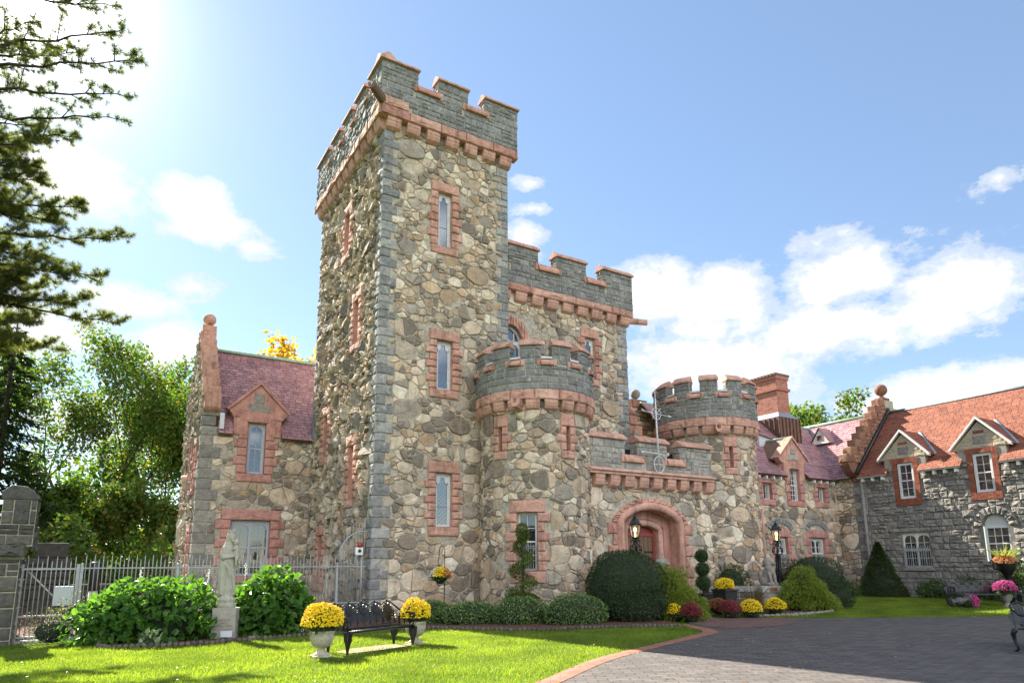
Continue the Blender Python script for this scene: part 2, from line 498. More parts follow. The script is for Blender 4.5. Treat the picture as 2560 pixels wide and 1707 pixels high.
def arch_strip(mb, M, a, b, top, fn, h0, h1, n=14, mi=0):
    us = [a + (b - a) * i / n for i in range(n + 1)]
    for x, y in zip(us, us[1:]):
        p, q = fn(x), fn(y)
        vs = [M(x, p, h1), M(y, q, h1), M(y, top, h1), M(x, top, h1), M(x, p, h0), M(y, q, h0)]
        fs = [(0, 1, 2, 3), (4, 5, 1, 0)]
        if M.flip: fs = [t[::-1] for t in fs]
        mb.add(vs, fs, mi)

def roof_tiles(mb, M, poly, row, col, rng, th=0.035, lift=0.012, mi=0):
    """overlapping slates on a plane; poly = convex outline in (u, v), v up the slope"""
    us = [p[0] for p in poly]; vs = [p[1] for p in poly]; ap = 1 if area(poly) > 0 else -1
    pl = poly if ap > 0 else poly[::-1]
    lines = []
    for i in range(len(pl)):
        p = pl[i]; q = pl[(i + 1) % len(pl)]
        a, b = q[1] - p[1], -(q[0] - p[0]); L = math.hypot(a, b); lines.append((a / L, b / L, (a * p[0] + b * p[1]) / L))
    v = min(vs); k = 0
    while v < max(vs):
        u = min(us) - (col * .5 if k % 2 else 0) - col
        while u < max(us) + col:
            w = col * rng.uniform(.86, 1.14)
            p = [(u + .012, v), (u + w - .012, v), (u + w - .012, v + row * 1.25), (u + .012, v + row * 1.25)]
            u += w
            for ln in lines:
                p = clip(p, *ln)
                if len(p) < 3: break
            if len(p) < 3 or area(p) < 0.003: continue
            lf = rng.uniform(0, lift); vb = v; n = len(p)
            def hh(t): return th * (1 - .8 * (t[1] - vb) / (row * 1.25)) + lf
            vs_ = [M(t[0], t[1], hh(t)) for t in p] + [M(t[0], t[1], hh(t) - th * .9) for t in p]
            fs = [tuple(range(n))] + [(n + i, n + (i + 1) % n, (i + 1) % n, i) for i in range(n)]
            if M.flip: fs = [f[::-1] for f in fs]
            mb.add(vs_, fs, mi)
        v += row * rng.uniform(.97, 1.03); k += 1

# ------------------------------------------------------------------ materials
def new_mat(name):
    mt = bpy.data.materials.new(name); mt.use_nodes = True
    t = NT(mt.node_tree); t.n.clear()
    out = t.node('ShaderNodeOutputMaterial'); b = t.node('ShaderNodeBsdfPrincipled'); t.link(b.outputs[0], out.inputs[0])
    return mt, t, b, out
def pos(t): return t.node('ShaderNodeNewGeometry').outputs['Position']
def rnd(t): return t.node('ShaderNodeNewGeometry').outputs['Random Per Island']
def bump(t, b, h, strength=0.4, dist=0.02):
    n = t.node('ShaderNodeBump'); n.inputs['Strength'].default_value = strength; n.inputs['Distance'].default_value = dist
    t.link(h, n.inputs['Height']); t.link(n.outputs[0], b.inputs['Normal'])

def stone_mat(name, cols, rough=0.9, nsc=7.0, namt=0.5, bstr=0.7, bdist=0.03, stain=None, veins=None, interp='LINEAR', streak=0.0):
    mt, t, b, out = new_mat(name); p = pos(t)
    k = len(cols); c = t.ramp(rnd(t), [((i + .5) / k, x) for i, x in enumerate(cols)], interp)
    n1 = t.noise(p, nsc, 8, 0.65); n2 = t.noise(p, nsc * 5, 6, 0.7)
    g = t.ramp(n1, [(0.25, (1 - namt,) * 3), (0.5, (1, 1, 1)), (0.75, (1 + namt * .5,) * 3)])
    c = t.mix(1.0, c, g, 'MULTIPLY')
    g2 = t.ramp(n2, [(0.3, (0.72, 0.70, 0.68)), (0.62, (1.08, 1.08, 1.08))]); c = t.mix(0.8, c, g2, 'MULTIPLY')
    if veins:
        w = t.node('ShaderNodeTexWave'); w.inputs['Scale'].default_value = 0.55; w.inputs['Distortion'].default_value = 14; w.inputs['Detail'].default_value = 4
        t.link(p, w.inputs['Vector']); v = t.ramp(w.outputs[1], [(0.955, (0, 0, 0)), (1.0, (1, 1, 1))]); v2 = t.math('MULTIPLY', v, t.ramp(n1, [(0.5, (0, 0, 0)), (0.62, (.7, .7, .7))]))
        c = t.mix(v2, c, veins)
    if stain:
        s = t.noise(p, 0.55, 5, 0.6); s2 = t.ramp(s, [(0.5, (0, 0, 0)), (0.68, (1, 1, 1))]); c = t.mix(t.math('MULTIPLY', s2, 0.55), c, stain)
    if streak:                          # rain-washed dirt, drawn out down the wall
        vm = t.node('ShaderNodeVectorMath'); vm.operation = 'MULTIPLY'; t.link(p, vm.inputs[0]); vm.inputs[1].default_value = (2.6, 2.6, .35)
        s3 = t.noise(vm.outputs[0], 1.6, 6, 0.65); c = t.mix(t.math('MULTIPLY', t.ramp(s3, [(0.5, (0, 0, 0)), (0.66, (1, 1, 1))]), streak), c, t.mix(1.0, c, (.42, .40, .38, 1), 'MULTIPLY'))
    t.link(c, b.inputs['Base Color']); b.inputs['Roughness'].default_value = rough; b.inputs['Specular IOR Level'].default_value = 0.25
    h = t.math('ADD', t.math('MULTIPLY', n1, 1.0), t.math('MULTIPLY', n2, 0.45)); bump(t, b, h, bstr, bdist)
    return mt

def plain(name, col, rough=0.6, metal=0.0, nsc=0, namt=0.25, bstr=0.0, spec=0.5):
    mt, t, b, out = new_mat(name)
    b.inputs['Roughness'].default_value = rough; b.inputs['Metallic'].default_value = metal; b.inputs['Specular IOR Level'].default_value = spec
    if nsc:
        p = pos(t); n = t.noise(p, nsc, 6, 0.65)
        g = t.ramp(n, [(0.3, (1 - namt,) * 3), (0.65, (1 + namt * .4,) * 3)])
        t.link(t.mix(1.0, (*col, 1), g, 'MULTIPLY'), b.inputs['Base Color'])
        if bstr: bump(t, b, n, bstr, 0.01)
    else: b.inputs['Base Color'].default_value = (*col, 1)
    return mt

def leaf_mat(name, cols, trans=0.45, rough=0.45, tcol=1.6, var=0.0, ty=1.1):
    mt, t, b, out = new_mat(name)
    k = len(cols); c = t.ramp(rnd(t), [((i + .5) / k, x) for i, x in enumerate(cols)])
    if var:
        n = t.noise(pos(t), var, 3, 0.5); c = t.mix(1.0, c, t.ramp(n, [(0.3, (0.55, 0.6, 0.6)), (0.7, (1.25, 1.2, 1.05))]), 'MULTIPLY')
    t.link(c, b.inputs['Base Color']); b.inputs['Roughness'].default_value = rough; b.inputs['Specular IOR Level'].default_value = 0.35
    tr = t.node('ShaderNodeBsdfTranslucent'); t.link(t.mix(1.0, c, (tcol * ty, tcol * 1.15, tcol * .45, 1), 'MULTIPLY'), tr.inputs['Color'])
    mx = t.node('ShaderNodeMixShader'); mx.inputs[0].default_value = trans
    t.link(b.outputs[0], mx.inputs[1]); t.link(tr.outputs[0], mx.inputs[2]); t.link(mx.outputs[0], out.inputs[0])
    return mt

FIELD = stone_mat('fieldstone', [(0.494, 0.374, 0.263), (0.683, 0.544, 0.405), (0.295, 0.231, 0.177), (0.754, 0.621, 0.481), (0.494, 0.402, 0.314), (0.636, 0.462, 0.314), (0.341, 0.292, 0.243), (0.780, 0.693, 0.547), (0.589, 0.451, 0.323), (0.235, 0.193, 0.157), (0.706, 0.572, 0.436), (0.471, 0.330, 0.218), (0.741, 0.600, 0.450), (0.424, 0.358, 0.294), (0.271, 0.220, 0.177), (0.553, 0.473, 0.389)], nsc=4, namt=.4, bstr=1.0, bdist=.035, stain=(.26, .22, .175), streak=.35, interp='CONSTANT')
FIELD_R = stone_mat('rough_fieldstone', [(0.494, 0.374, 0.263), (0.683, 0.544, 0.405), (0.295, 0.231, 0.177), (0.754, 0.621, 0.481), (0.494, 0.402, 0.314), (0.636, 0.462, 0.314), (0.341, 0.292, 0.243), (0.780, 0.693, 0.547), (0.589, 0.451, 0.323), (0.235, 0.193, 0.157), (0.706, 0.572, 0.436), (0.471, 0.330, 0.218), (0.741, 0.600, 0.450), (0.424, 0.358, 0.294), (0.271, 0.220, 0.177), (0.553, 0.473, 0.389)], nsc=5, namt=.4, bstr=1.0, bdist=.11, stain=(.26, .22, .175), streak=.25, interp='CONSTANT')
GRAY = stone_mat('gray_granite', [(.195, .19, .187), (.265, .26, .255), (.22, .217, .215), (.31, .305, .295), (.205, .203, .202), (.25, .243, .236)], veins=(.5, .49, .46, 1), namt=0.45, streak=.3)
QUOIN = stone_mat('weathered_corner_stone', [(.25, .243, .235), (.33, .32, .305), (.285, .28, .27), (.37, .355, .335), (.235, .23, .225), (.31, .295, .275)], veins=(.5, .49, .46, 1), namt=0.5, streak=.35, interp='CONSTANT')
GRANITE = stone_mat('light_granite', [(.29, .265, .235), (.22, .205, .19), (.34, .31, .27), (.26, .24, .215), (.19, .18, .172), (.31, .28, .245)], namt=.5, bstr=.9)
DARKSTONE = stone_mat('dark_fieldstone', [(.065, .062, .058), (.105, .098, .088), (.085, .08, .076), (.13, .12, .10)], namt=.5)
PINK = stone_mat('pink_sandstone', [(.57, .31, .235), (.63, .37, .29), (.53, .285, .22), (.60, .335, .26), (.65, .40, .32), (.49, .25, .195)], nsc=3.5, namt=.45, bstr=.75, stain=(.33, .17, .13), streak=.6)
ROSE = stone_mat('rose_sandstone', [(.51, .255, .215), (.56, .29, .245), (.47, .23, .195)], nsc=4, namt=.42, bstr=.75, streak=.5)
BROWNSTONE = stone_mat('brown_sandstone', [(.22, .105, .07), (.30, .15, .10), (.17, .085, .06), (.34, .18, .12)], nsc=5, namt=.5, bstr=.6)
BEIGE = stone_mat('beige_block', [(.44, .37, .27), (.48, .41, .30), (.41, .345, .255)], namt=.2, nsc=4, bstr=.3)
ASHLAR = stone_mat('pale_ashlar', [(.30, .285, .26), (.38, .36, .32), (.25, .245, .235), (.34, .31, .27), (.42, .40, .36)], namt=.5)
MORTAR = plain('mortar', (.45, .39, .31), .95, nsc=9, namt=.5, bstr=.6, spec=.1)
MORTAR_L = plain('pale_mortar', (.42, .37, .28), .95, nsc=9, namt=.4, bstr=.5, spec=.1)
MORTAR_G = plain('gray_mortar', (.20, .19, .175), .95, nsc=9, namt=.4, bstr=.5, spec=.1)
SLATE = stone_mat('purple_slate', [(.36, .20, .215), (.28, .155, .18), (.42, .24, .245), (.33, .19, .215), (.37, .19, .19), (.25, .15, .165)], rough=.5, nsc=3, namt=.4, bstr=.25, bdist=.01)
SHINGLE = stone_mat('red_shingle', [(.225, .082, .05), (.27, .105, .066), (.17, .062, .044), (.235, .09, .056)], rough=.85, nsc=2.5, namt=.35, bstr=.3, bdist=.01)
COPPER = plain('green_copper', (.27, .42, .33), .7, nsc=4, namt=.3)
LEAD = plain('lead_flashing', (.22, .24, .27), .5, .3, nsc=4, namt=.25)
BRICK = stone_mat('red_brick', [(.33, .10, .055), (.27, .08, .05), (.38, .125, .07), (.22, .07, .05)], namt=.35, nsc=8, bstr=.4, bdist=.012)
PINKBRICK = stone_mat('pink_brick', [(.42, .19, .14), (.46, .22, .16), (.37, .155, .12)], namt=.3, nsc=8, bstr=.4, bdist=.012)
WHITE = plain('white_paint', (.72, .71, .68), .5, nsc=5, namt=.12)
GREYPAINT = plain('grey_blue_paint', (.40, .415, .46), .5, nsc=6, namt=.12)
PALEPAINT = plain('pale_grey_paint', (.60, .60, .60), .5, nsc=6, namt=.15)
RUST = plain('brown_metal', (.16, .085, .06), .5, .4, nsc=5, namt=.4)
TAR = plain('black_roofing', (.012, .013, .016), .45)
WOODC = plain('brown_timber', (.16, .09, .05), .6, nsc=8, namt=.35)
DOORRED = plain('red_paint', (.27, .045, .035), .4)
IRON = plain('black_iron', (.013, .013, .015), .35, .2, nsc=12, namt=.3, bstr=.25)
SILVER = plain('grey_iron_paint', (.34, .34, .335), .45, .1, nsc=9, namt=.18)
DARKVOID = plain('dark_interior', (.015, .014, .013), .9)
CURTAIN = plain('white_curtain', (.45, .44, .40), .9, nsc=14, namt=.3)

def glass_mat(name, col=(.02, .024, .03), rough=.04, spec=.8):
    mt, t, b, out = new_mat(name); b.inputs['Base Color'].default_value = (*col, 1); b.inputs['Roughness'].default_value = rough
    b.inputs['Specular IOR Level'].default_value = spec; b.inputs['IOR'].default_value = 1.9
    n = t.noise(pos(t), 2.2, 2, .5); bump(t, b, n, .04, .02)
    return mt
GLASS = glass_mat('dark_glass'); GLASS_P = glass_mat('old_leaded_glass', (.05, .06, .08), .05, 1.0)

# ------------------------------------------------------------------ windows
def bars(mb, M, a, b, e, f, nx, ny, h0, h1, w=.03, mi=0):
    for i in range(1, nx): u = a + (b - a) * i / nx; mb.mbox(M, u - w / 2, u + w / 2, e, f, h0, h1, mi)
    for i in range(1, ny): v = e + (f - e) * i / ny; mb.mbox(M, a, b, v - w / 2, v + w / 2, h0 + .002, h1 - .002, mi)

def window(root, M, op, depth=.28, style='sash', mat=None, fw=.07, nx=2, ny=4, glass=None):
    """a window part (frame and bars) with its pane as a sub-part"""
    a, b, e, f = op; mat = mat or WHITE; h0, h1 = -depth, -depth + .09
    mb = MB()
    for r in ((a, a + fw, e, f), (b - fw, b, e, f), (a + fw, b - fw, f - fw, f), (a + fw, b - fw, e, e + fw)): mb.mbox(M, *r, h0, h1)
    ia, ib, ie, jf = a + fw, b - fw, e + fw, f - fw; w = ib - ia; c = (ia + ib) / 2
    if style == 'sash':
        m = (ie + jf) / 2
        mb.mbox(M, ia, ib, m - .035, m + .035, h0 + .01, h1 - .01)
        bars(mb, M, ia, ib, ie, jf, nx, ny, h0 + .02, h1 - .03, .028)
    elif style == 'roundtop':           # round-headed sash inside a painted frame
        r = w / 2; fn = lambda u: jf - r + math.sqrt(max(0, r * r - (u - c) ** 2))
        arch_strip(mb, M, ia, ib, jf, lambda u: fn(u) - .04, h0, h1 - .01)
        mb.mbox(M, ia, ia + .04, ie, jf - r, h0, h1 - .015); mb.mbox(M, ib - .04, ib, ie, jf - r, h0, h1 - .015)
        m = (ie + jf) / 2; mb.mbox(M, ia, ib, m - .035, m + .035, h0 + .01, h1 - .02)
        bars(mb, M, ia, ib, ie, jf - .03, nx, ny, h0 + .02, h1 - .04, .025)
    elif style == 'trefoil':            # leaded light under a trefoil head
        def fn(u):
            x = abs(u - c) / w
            return jf - w * (.10 + (0.02 if x < .17 else .42 + .5 * max(0, x - .3)) + (.0 if x < .17 else 0)) - w * .75 * (x * x) * (1 if x < .17 else .6)
        arch_strip(mb, M, ia, ib, jf, fn, h0, h1 - .02, n=18)
        mb.mbox(M, ia, ia + .05, ie, jf - .3, h0, h1 - .02); mb.mbox(M, ib - .05, ib, ie, jf - .3, h0, h1 - .02)
        n = 5; d = w / n
        k = -8
        H = jf - .35 - ie
        for sgn in (1, -1):
            x = -H
            while x < w:
                # diagonal came clipped to the pane
                u0_, v0_ = ia + x, ie
                p0 = max(0, -x); p1 = min(H, w - x)
                if p1 > p0 + .03:
                    A_, B_ = (ia + x + p0, ie + p0), (ia + x + p1, ie + p1)
                    if sgn < 0: A_, B_ = (ia + ib - A_[0], A_[1]), (ia + ib - B_[0], B_[1])
                    q = .006
                    vs = [M(A_[0] - q, A_[1] + q, h0 + .035), M(A_[0] + q, A_[1] - q, h0 + .035), M(B_[0] + q, B_[1] - q, h0 + .035), M(B_[0] - q, B_[1] + q, h0 + .035)]
                    mb.add(vs, [(0, 1, 2, 3)], 1)
                x += d * 1.6
        mb.mbox(M, ia, ib, ie + H * .42, ie + H * .42 + .03, h0 + .01, h0 + .05, 1)
    elif style == 'twin':               # two round-headed lights with a mullion
        mb.mbox(M, c - fw * .6, c + fw * .6, ie, jf, h0, h1 + .01)
        for (x0, x1) in ((ia, c - fw * .6), (c + fw * .6, ib)):
            cc = (x0 + x1) / 2; r = (x1 - x0) / 2
            fn = lambda u: jf - .06 - r * .75 + .75 * math.sqrt(max(0, r * r - (u - cc) ** 2))
            arch_strip(mb, M, x0, x1, jf, lambda u: fn(u) - .05, h0, h1 - .01)
            m = ie + (jf - ie) * .5; mb.mbox(M, x0, x1, m - .04, m + .04, h0 + .01, h1 - .02)
            bars(mb, M, x0, x1, ie, jf - .1, 2, 4, h0 + .02, h1 - .04, .03)
    elif style == 'gothic':             # traceried window
        r = w
        fn = lambda u: jf - r * .55 + .55 * math.sqrt(max(0, r * r - (abs(u - c) + r / 2) ** 2)) / .87 * 1.0
        arch_strip(mb, M, ia, ib, jf, fn, h0, h1)
        for k in range(2):
            x0 = ia + k * w / 2; x1 = x0 + w / 2; cc = (x0 + x1) / 2; rr = w / 4
            arch_strip(mb, M, x0, x1, jf - w * .55, lambda u: jf - w * .95 + 1.2 * math.sqrt(max(0, rr * rr - (u - cc) ** 2)) * .8, h0, h1 - .03)
        mb.mbox(M, c - .035, c + .035, ie, jf - w * .5, h0, h1 - .02); bars(mb, M, ia, ib, ie, jf - w * .6, 6, 8, h0 + .02, h0 + .035, .012, 1)
        mb.mbox(M, c - .3 * w, c - .24 * w, jf - w * .6, jf - w * .2, h0, h1 - .03); mb.mbox(M, c + .24 * w, c + .3 * w, jf - w * .6, jf - w * .2, h0, h1 - .03)
    elif style == 'casement':
        bars(mb, M, ia, ib, ie, jf, nx, ny, h0 + .02, h1 - .02, .035)
    wo = obj('window', mb, [mat, LEAD], root, castle=True, bevel=.004)
    g = MB(); g.add([M(a, e, h0 + .03), M(b, e, h0 + .03), M(b, f, h0 + .03), M(a, f, h0 + .03)], [(3, 2, 1, 0) if M.flip else (0, 1, 2, 3)])
    obj('pane', g, glass or GLASS, wo, castle=True)
    return wo

def curtains(root, M, op, h, frac=.36):
    a, b, e, f = op; mb = MB(); n = 8
    for (x0, x1) in ((a, a + (b - a) * frac), (b - (b - a) * frac, b)):
        for i in range(n):
            u, w = x0 + (x1 - x0) * i / n, x0 + (x1 - x0) * (i + 1) / n
            d0, d1 = .03 * (i % 2), .03 * ((i + 1) % 2)
            mb.add([M(u, e, h + d0), M(w, e, h + d1), M(w, f, h + d1), M(u, f, h + d0)], [(3, 2, 1, 0) if M.flip else (0, 1, 2, 3)])
    obj('curtain', mb, CURTAIN, root, castle=True)

def coping(mb, M, a, b, z, t0, t1, hgt, mi=0, nu=1, lip=.1, seg=.9):
    """gabled coping along a wall: t0..t1 across it (h of the inner and outer edges), ridge in the middle"""
    tm = (t0 + t1) / 2; L = [(t0, z), (t1, z), (t1, z + lip), (tm + .05, z + hgt), (tm - .05, z + hgt), (t0, z + lip)]
    us = [a + (b - a) * i / nu for i in range(nu + 1)]; vs = []
    for u in us: vs += [M(u, q[1], q[0]) for q in L]
    fs = []
    for i in range(nu):
        for j in range(6): fs.append((i * 6 + j, i * 6 + (j + 1) % 6, (i + 1) * 6 + (j + 1) % 6, (i + 1) * 6 + j))
    fs += [tuple(reversed(range(6))), tuple(nu * 6 + j for j in range(6))]
    fs = [f[::-1] for f in fs] if not M.flip else fs
    mb.add(vs, fs, mi)

def corbel(mb, M, c, w, z0, z1, out, mi=0):
    """rounded bracket: full depth at the top, curving back to the wall"""
    P = [(0, z0), (out * .35, z0), (out * .78, z0 + (z1 - z0) * .16), (out * .96, z0 + (z1 - z0) * .42), (out, z0 + (z1 - z0) * .62), (out * 1.06, z0 + (z1 - z0) * .64), (out * 1.06, z1), (0, z1)]
    n = len(P); a, b = c - w / 2, c + w / 2
    vs = [M(a, q[1], q[0] - .02) for q in P] + [M(b, q[1], q[0] - .02) for q in P]
    fs = [tuple(range(n)), tuple(reversed(range(n, 2 * n)))] + [(i, n + i, n + (i + 1) % n, (i + 1) % n) for i in range(n)]
    if not M.flip: fs = [f[::-1] for f in fs]
    mb.add(vs, fs, mi)

def sill_block(mb, M, a, b, z0, z1, rng, h, mi=0, e=.2):
    """pink framed sloping sill under a crenel"""
    rect(mb, M, a, a + e, z0 - .03, z1 + .03, rng, h=h, mi=mi); rect(mb, M, b - e, b, z0 - .03, z1 + .03, rng, h=h, mi=mi)
    P = [(-.02, z0), (h + .1, z0), (h + .12, z0 + .1), (h * .6, z1), (-.3, z1 + .05), (-.3, z0)]
    n = len(P); x, y = a + e, b - e
    vs = [M(x, q[1], q[0]) for q in P] + [M(y, q[1], q[0]) for q in P]
    fs = [tuple(range(n)), tuple(reversed(range(n, 2 * n)))] + [(i, n + i, n + (i + 1) % n, (i + 1) % n) for i in range(n)]
    if not M.flip: fs = [f[::-1] for f in fs]
    mb.add(vs, fs, mi)

def merlon(mb, M, a, b, z0, z1, t, seed, outer=.0, nu=1, ends=True):
    """battlement block: backing box (slot 0), stones on the outer face and the two ends (slot 1)"""
    mb.mbox(M, a, b, z0, z1, outer - t, outer, 0, nu)
    class Sub:
        flip = M.flip
        def __init__(s): pass
        def __call__(s, u, v, h): return M(u, v, outer + h)
    ashlar(mb, Sub(), a, b, z0, z1, [], seed, h=(.03, .06), mi=1)
    for k, uu in enumerate((a, b)):
        class End:
            flip = M.flip if k == 0 else (not M.flip)
            def __call__(s, u, v, h, uu=uu, sg=(-1 if k == 0 else 1)): return M(uu + sg * h, v, outer - t + (u if sg < 0 else u))
        E_ = End()
        ashlar(mb, E_, 0, t, z0, z1, [], seed + 7 + k, h=(.02, .05), width=(.3, .6), mi=1)

# ================================================================== the castle
GZ = -0.58                             # ground in castle units
def quoins(mb, M, u, du, v0, v1, rng, ex, first=0, h=.055, hs=(.36, .5), w=(.42, .72), mi=0, ext=0.0):
    """alternating corner blocks; du=+1/-1 direction of the wall from the corner"""
    v = v0; k = first; r2 = random.Random(len(ex) + int(v0 * 10) + 991)
    lv = random.Random(int(abs(v0) * 7) + int(v1))
    while v < v1 - .05:
        c = min(lv.uniform(*hs), v1 - v)
        if v1 - v - c < .2: c = v1 - v
        L = (w[0] if k % 2 else w[1]) * r2.uniform(.9, 1.1)
        a, b = (u - ext, u + L) if du > 0 else (u - L, u + ext)
        rect(mb, M, a, b, v, v + c, rng, h=h * r2.uniform(.8, 1.2), gap=.012, mi=mi, lump=.4)
        ex.append((a, b, v, v + c)); v += c; k += 1

# ---------------------------------------------------------------- square tower
TW, TD, TZ = 6.75, 10.3, 22.0
tower = thing('square_tower', CW((0, 0, GZ)), 'tallest square fieldstone tower with gray quoins and pink battlements', 'tower')
F0, L0 = Front(0), Left(0)
rng = random.Random(5)
op_f = [(2.80, 3.52, 16.77, 19.58), (2.84, 3.62, 9.66, 12.02), (2.88, 3.68, 3.36, 5.76)]
op_l = [(4.75, 5.45, 17.75, 20.0), (2.75, 3.45, 12.25, 14.45), (7.15, 7.85, 7.25, 9.5), (2.70, 3.40, 4.7, 7.2), (7.2, 7.9, .8, 3.2)]
exf = []; exl = []
for o in op_f: sm = MB(); exf += surround(sm, F0, o, rng, wj=.40, wl=.16, lint=.52, sill=.42, n=7); obj('window_surround', sm, PINK, tower, castle=True)
for o in op_l: sm = MB(); exl += surround(sm, L0, o, rng, wj=.42, wl=.22, lint=.52, sill=.4, n=7, depth=.34); obj('window_surround', sm, PINK, tower, castle=True)
qm = MB(); quoins(qm, F0, 0, 1, GZ, TZ, rng, exf, 0, ext=.07); quoins(qm, L0, 0, 1, GZ, TZ, rng, exl, 1); obj('corner_stones', qm, QUOIN, tower, castle=True)
qm = MB(); quoins(qm, F0, TW, -1, GZ, TZ, rng, exf, 1, w=(.4, .66)); obj('corner_stones', qm, QUOIN, tower, castle=True)
qm = MB(); quoins(qm, L0, TD, -1, GZ, TZ, rng, exl, 1, w=(.4, .66)); obj('corner_stones', qm, QUOIN, tower, castle=True)
wm = MB()
backing(wm, F0, 0, TW, GZ - .4, 23.2, op_f); backing(wm, L0, 0, TD, GZ - .4, 23.2, op_l)
backing(wm, Right(TW), 0, TD, GZ, 23.2, [])
wm.add([(0, TD, GZ), (TW, TD, GZ), (TW, TD, 23), (0, TD, 23)], [(3, 2, 1, 0)])
rubble(wm, F0, 0, TW, GZ, TZ + .5, exf, 11, k=.88, h=(.03, .085), mi=1)
rubble(wm, L0, 0, TD, GZ, TZ + .5, exl, 12, k=.82, h=(.04, .15), mi=2, tilt=.42, lump=.5)
obj('wall', wm, [MORTAR, FIELD, FIELD_R], tower, castle=True)
# corbel table and string course
def corbel_part(root, M, c, w, z0, z1, out): cm = MB(); corbel(cm, M, c, w, z0, z1, out); obj('corbel', cm, PINK, root, castle=True, bevel=.012)
for c in (.32, 1.32, 2.36, 3.40, 4.44, 5.48, 6.46): corbel_part(tower, F0, c, .68, 21.95, 22.52, .36)
for k in range(11): corbel_part(tower, L0, .34 + k * .96, .66, 21.95, 22.52, .36)
st = MB(); OH = .38
FO, LO = Front(-OH), Left(-OH)
r_ = random.Random(3); u = -OH
while u < TW + OH - .1:
    w = min(r_.uniform(1.3, 1.9), TW + OH - u); rect(st, FO, u, u + w, 22.5, 22.98, r_, h=.08, lump=.5); u += w
u = -OH
while u < TD + OH - .1:
    w = min(r_.uniform(1.3, 1.9), TD + OH - u); rect(st, LO, u, u + w, 22.5, 22.98, r_, h=.08, lump=.5); u += w
st.box(-OH, TW + OH, -OH, 0, 22.5, 22.98); st.box(-OH, 0, 0.001, TD, 22.501, 22.98)
rect(st, FO, -OH - .05, 1.0, 22.98, 23.45, r_, h=.09, lump=.5); rect(st, LO, -OH, .8, 22.98, 23.45, r_, h=.09, lump=.5)
obj('string_course', st, PINK, tower, castle=True)
# parapet with merlons
pm = MB(); PT = .55
pm.box(-OH, TW + OH, -OH, -OH + PT, 22.98, 24.28); pm.box(-OH, -OH + PT, -OH + PT, TD, 22.98, 24.28); pm.box(TW + OH - PT, TW + OH, -OH + PT, TD, 22.98, 24.28)
pm.box(-OH + PT, TW + OH, TD - PT, TD, 22.98, 24.28)
ashlar(pm, FO, -OH, TW + OH, 22.98, 24.28, [(-1, 1.0, 22.9, 23.45), (1.22, 2.8, 24.22, 25), (3.86, 5.43, 24.22, 25)], 31, mi=1, h=(.03, .06))
exm = [(-1, .8, 22.9, 23.45)]
LM = [(-OH, 1.3), (1.9, 3.35), (3.95, 5.4), (6.0, 7.45), (8.05, 10.3)]; FM = [(-OH, 1.45), (2.55, 4.18), (5.18, TW + OH)]
ashlar(pm, LO, -OH, TD, 22.98, 24.28, exm + [(LM[i][1] - .2, LM[i + 1][0] + .2, 24.22, 25) for i in range(4)], 32, mi=1, h=(.03, .09), tilt=.15)
def merlon_part(root, M, a, b, z0, z1, t, seed, c0, c1, out, hgt, nu=1, dz=0.0, mats=None):
    mm = MB(); merlon(mm, M, a, b, z0, z1, t, seed, nu=nu); mo_ = obj('merlon', mm, mats or [MORTAR_L, GRAY], root, castle=True)
    cp = MB(); coping(cp, M, c0, c1, z1 + dz, -t - .1, out, hgt, nu=nu); obj('coping', cp, PINK, mo_, castle=True, bevel=.01)
def sill_part(root, M, a, b, z0, z1, h, e=.2): sm_ = MB(); sill_block(sm_, M, a, b, z0, z1, r_, h, e=e); obj('crenel_sill', sm_, PINK, root, castle=True, bevel=.008)
for i, (a, b) in enumerate(FM): merlon_part(tower, FO, a, b, 24.28, 25.32, PT, 40 + i, a - (.16 if a < 0 else .08), b + .08, .16, .4)
for i, (a, b) in enumerate(LM): merlon_part(tower, LO, a + (PT if i == 0 else 0), b, 24.28, 25.32, PT, 50 + i, a - (.155 if i == 0 else .08), b + .08, .158, .4, dz=.003)
for y0 in (0.6, 2.6, 4.6, 6.6, 8.6): pm.box(TW + OH - PT, TW + OH, y0, y0 + 1.4, 24.28, 25.32)
for x0 in (1.0, 3.2, 5.2): pm.box(x0, x0 + 1.4, TD - PT, TD, 24.28, 25.32)
obj('parapet', pm, [MORTAR_L, GRAY], tower, castle=True)
for (a, b) in ((1.22, 2.8), (3.86, 5.43)): sill_part(tower, FO, a, b, 24.26, 24.62, .07)
for i in range(4): sill_part(tower, LO, LM[i][1] - .2, LM[i + 1][0] + .2, 24.26, 24.62, .07)
rf = MB(); rf.box(0, TW, 0, TD, 23.1, 23.2); obj('roof', rf, TAR, tower, castle=True)
sp = MB()
d = Vector((-1, -1, -.06)).normalized(); e_ = Vector((1, -1, 0)).normalized()
o_ = Vector((-.2, -.2, 23.2)); zz = Vector((0, 0, 1))
def chute(mb, o_, d, L, w, hgt):
    e_ = d.cross(Vector((0, 0, 1))).normalized()
    q = lambda t, x, z, k=1.0: tuple(o_ + d * t + e_ * x * k + Vector((0, 0, z * k)))
    prof = [(-w, hgt * .5), (-w, -hgt * .2), (-w * .55, -hgt * .6), (w * .55, -hgt * .6), (w, -hgt * .2), (w, hgt * .5), (w * .6, hgt * .5), (w * .45, -hgt * .1), (-w * .45, -hgt * .1), (-w * .6, hgt * .5)]
    n = len(prof); vs = [q(0, *p) for p in prof] + [q(L, *p, .85) for p in prof]
    mb.add(vs, [tuple(range(n)), tuple(reversed(range(n, 2 * n)))] + [((i + 1) % n, i, n + i, n + (i + 1) % n) for i in range(n)])
chute(sp, o_, d, 1.35, .19, .36)
obj('water_spout', sp, WOODC, tower, castle=True, bevel=.01, recalc=True)
for o in op_f: window(tower, F0, o, .22, 'trefoil', PALEPAINT, glass=GLASS_P, fw=.1)
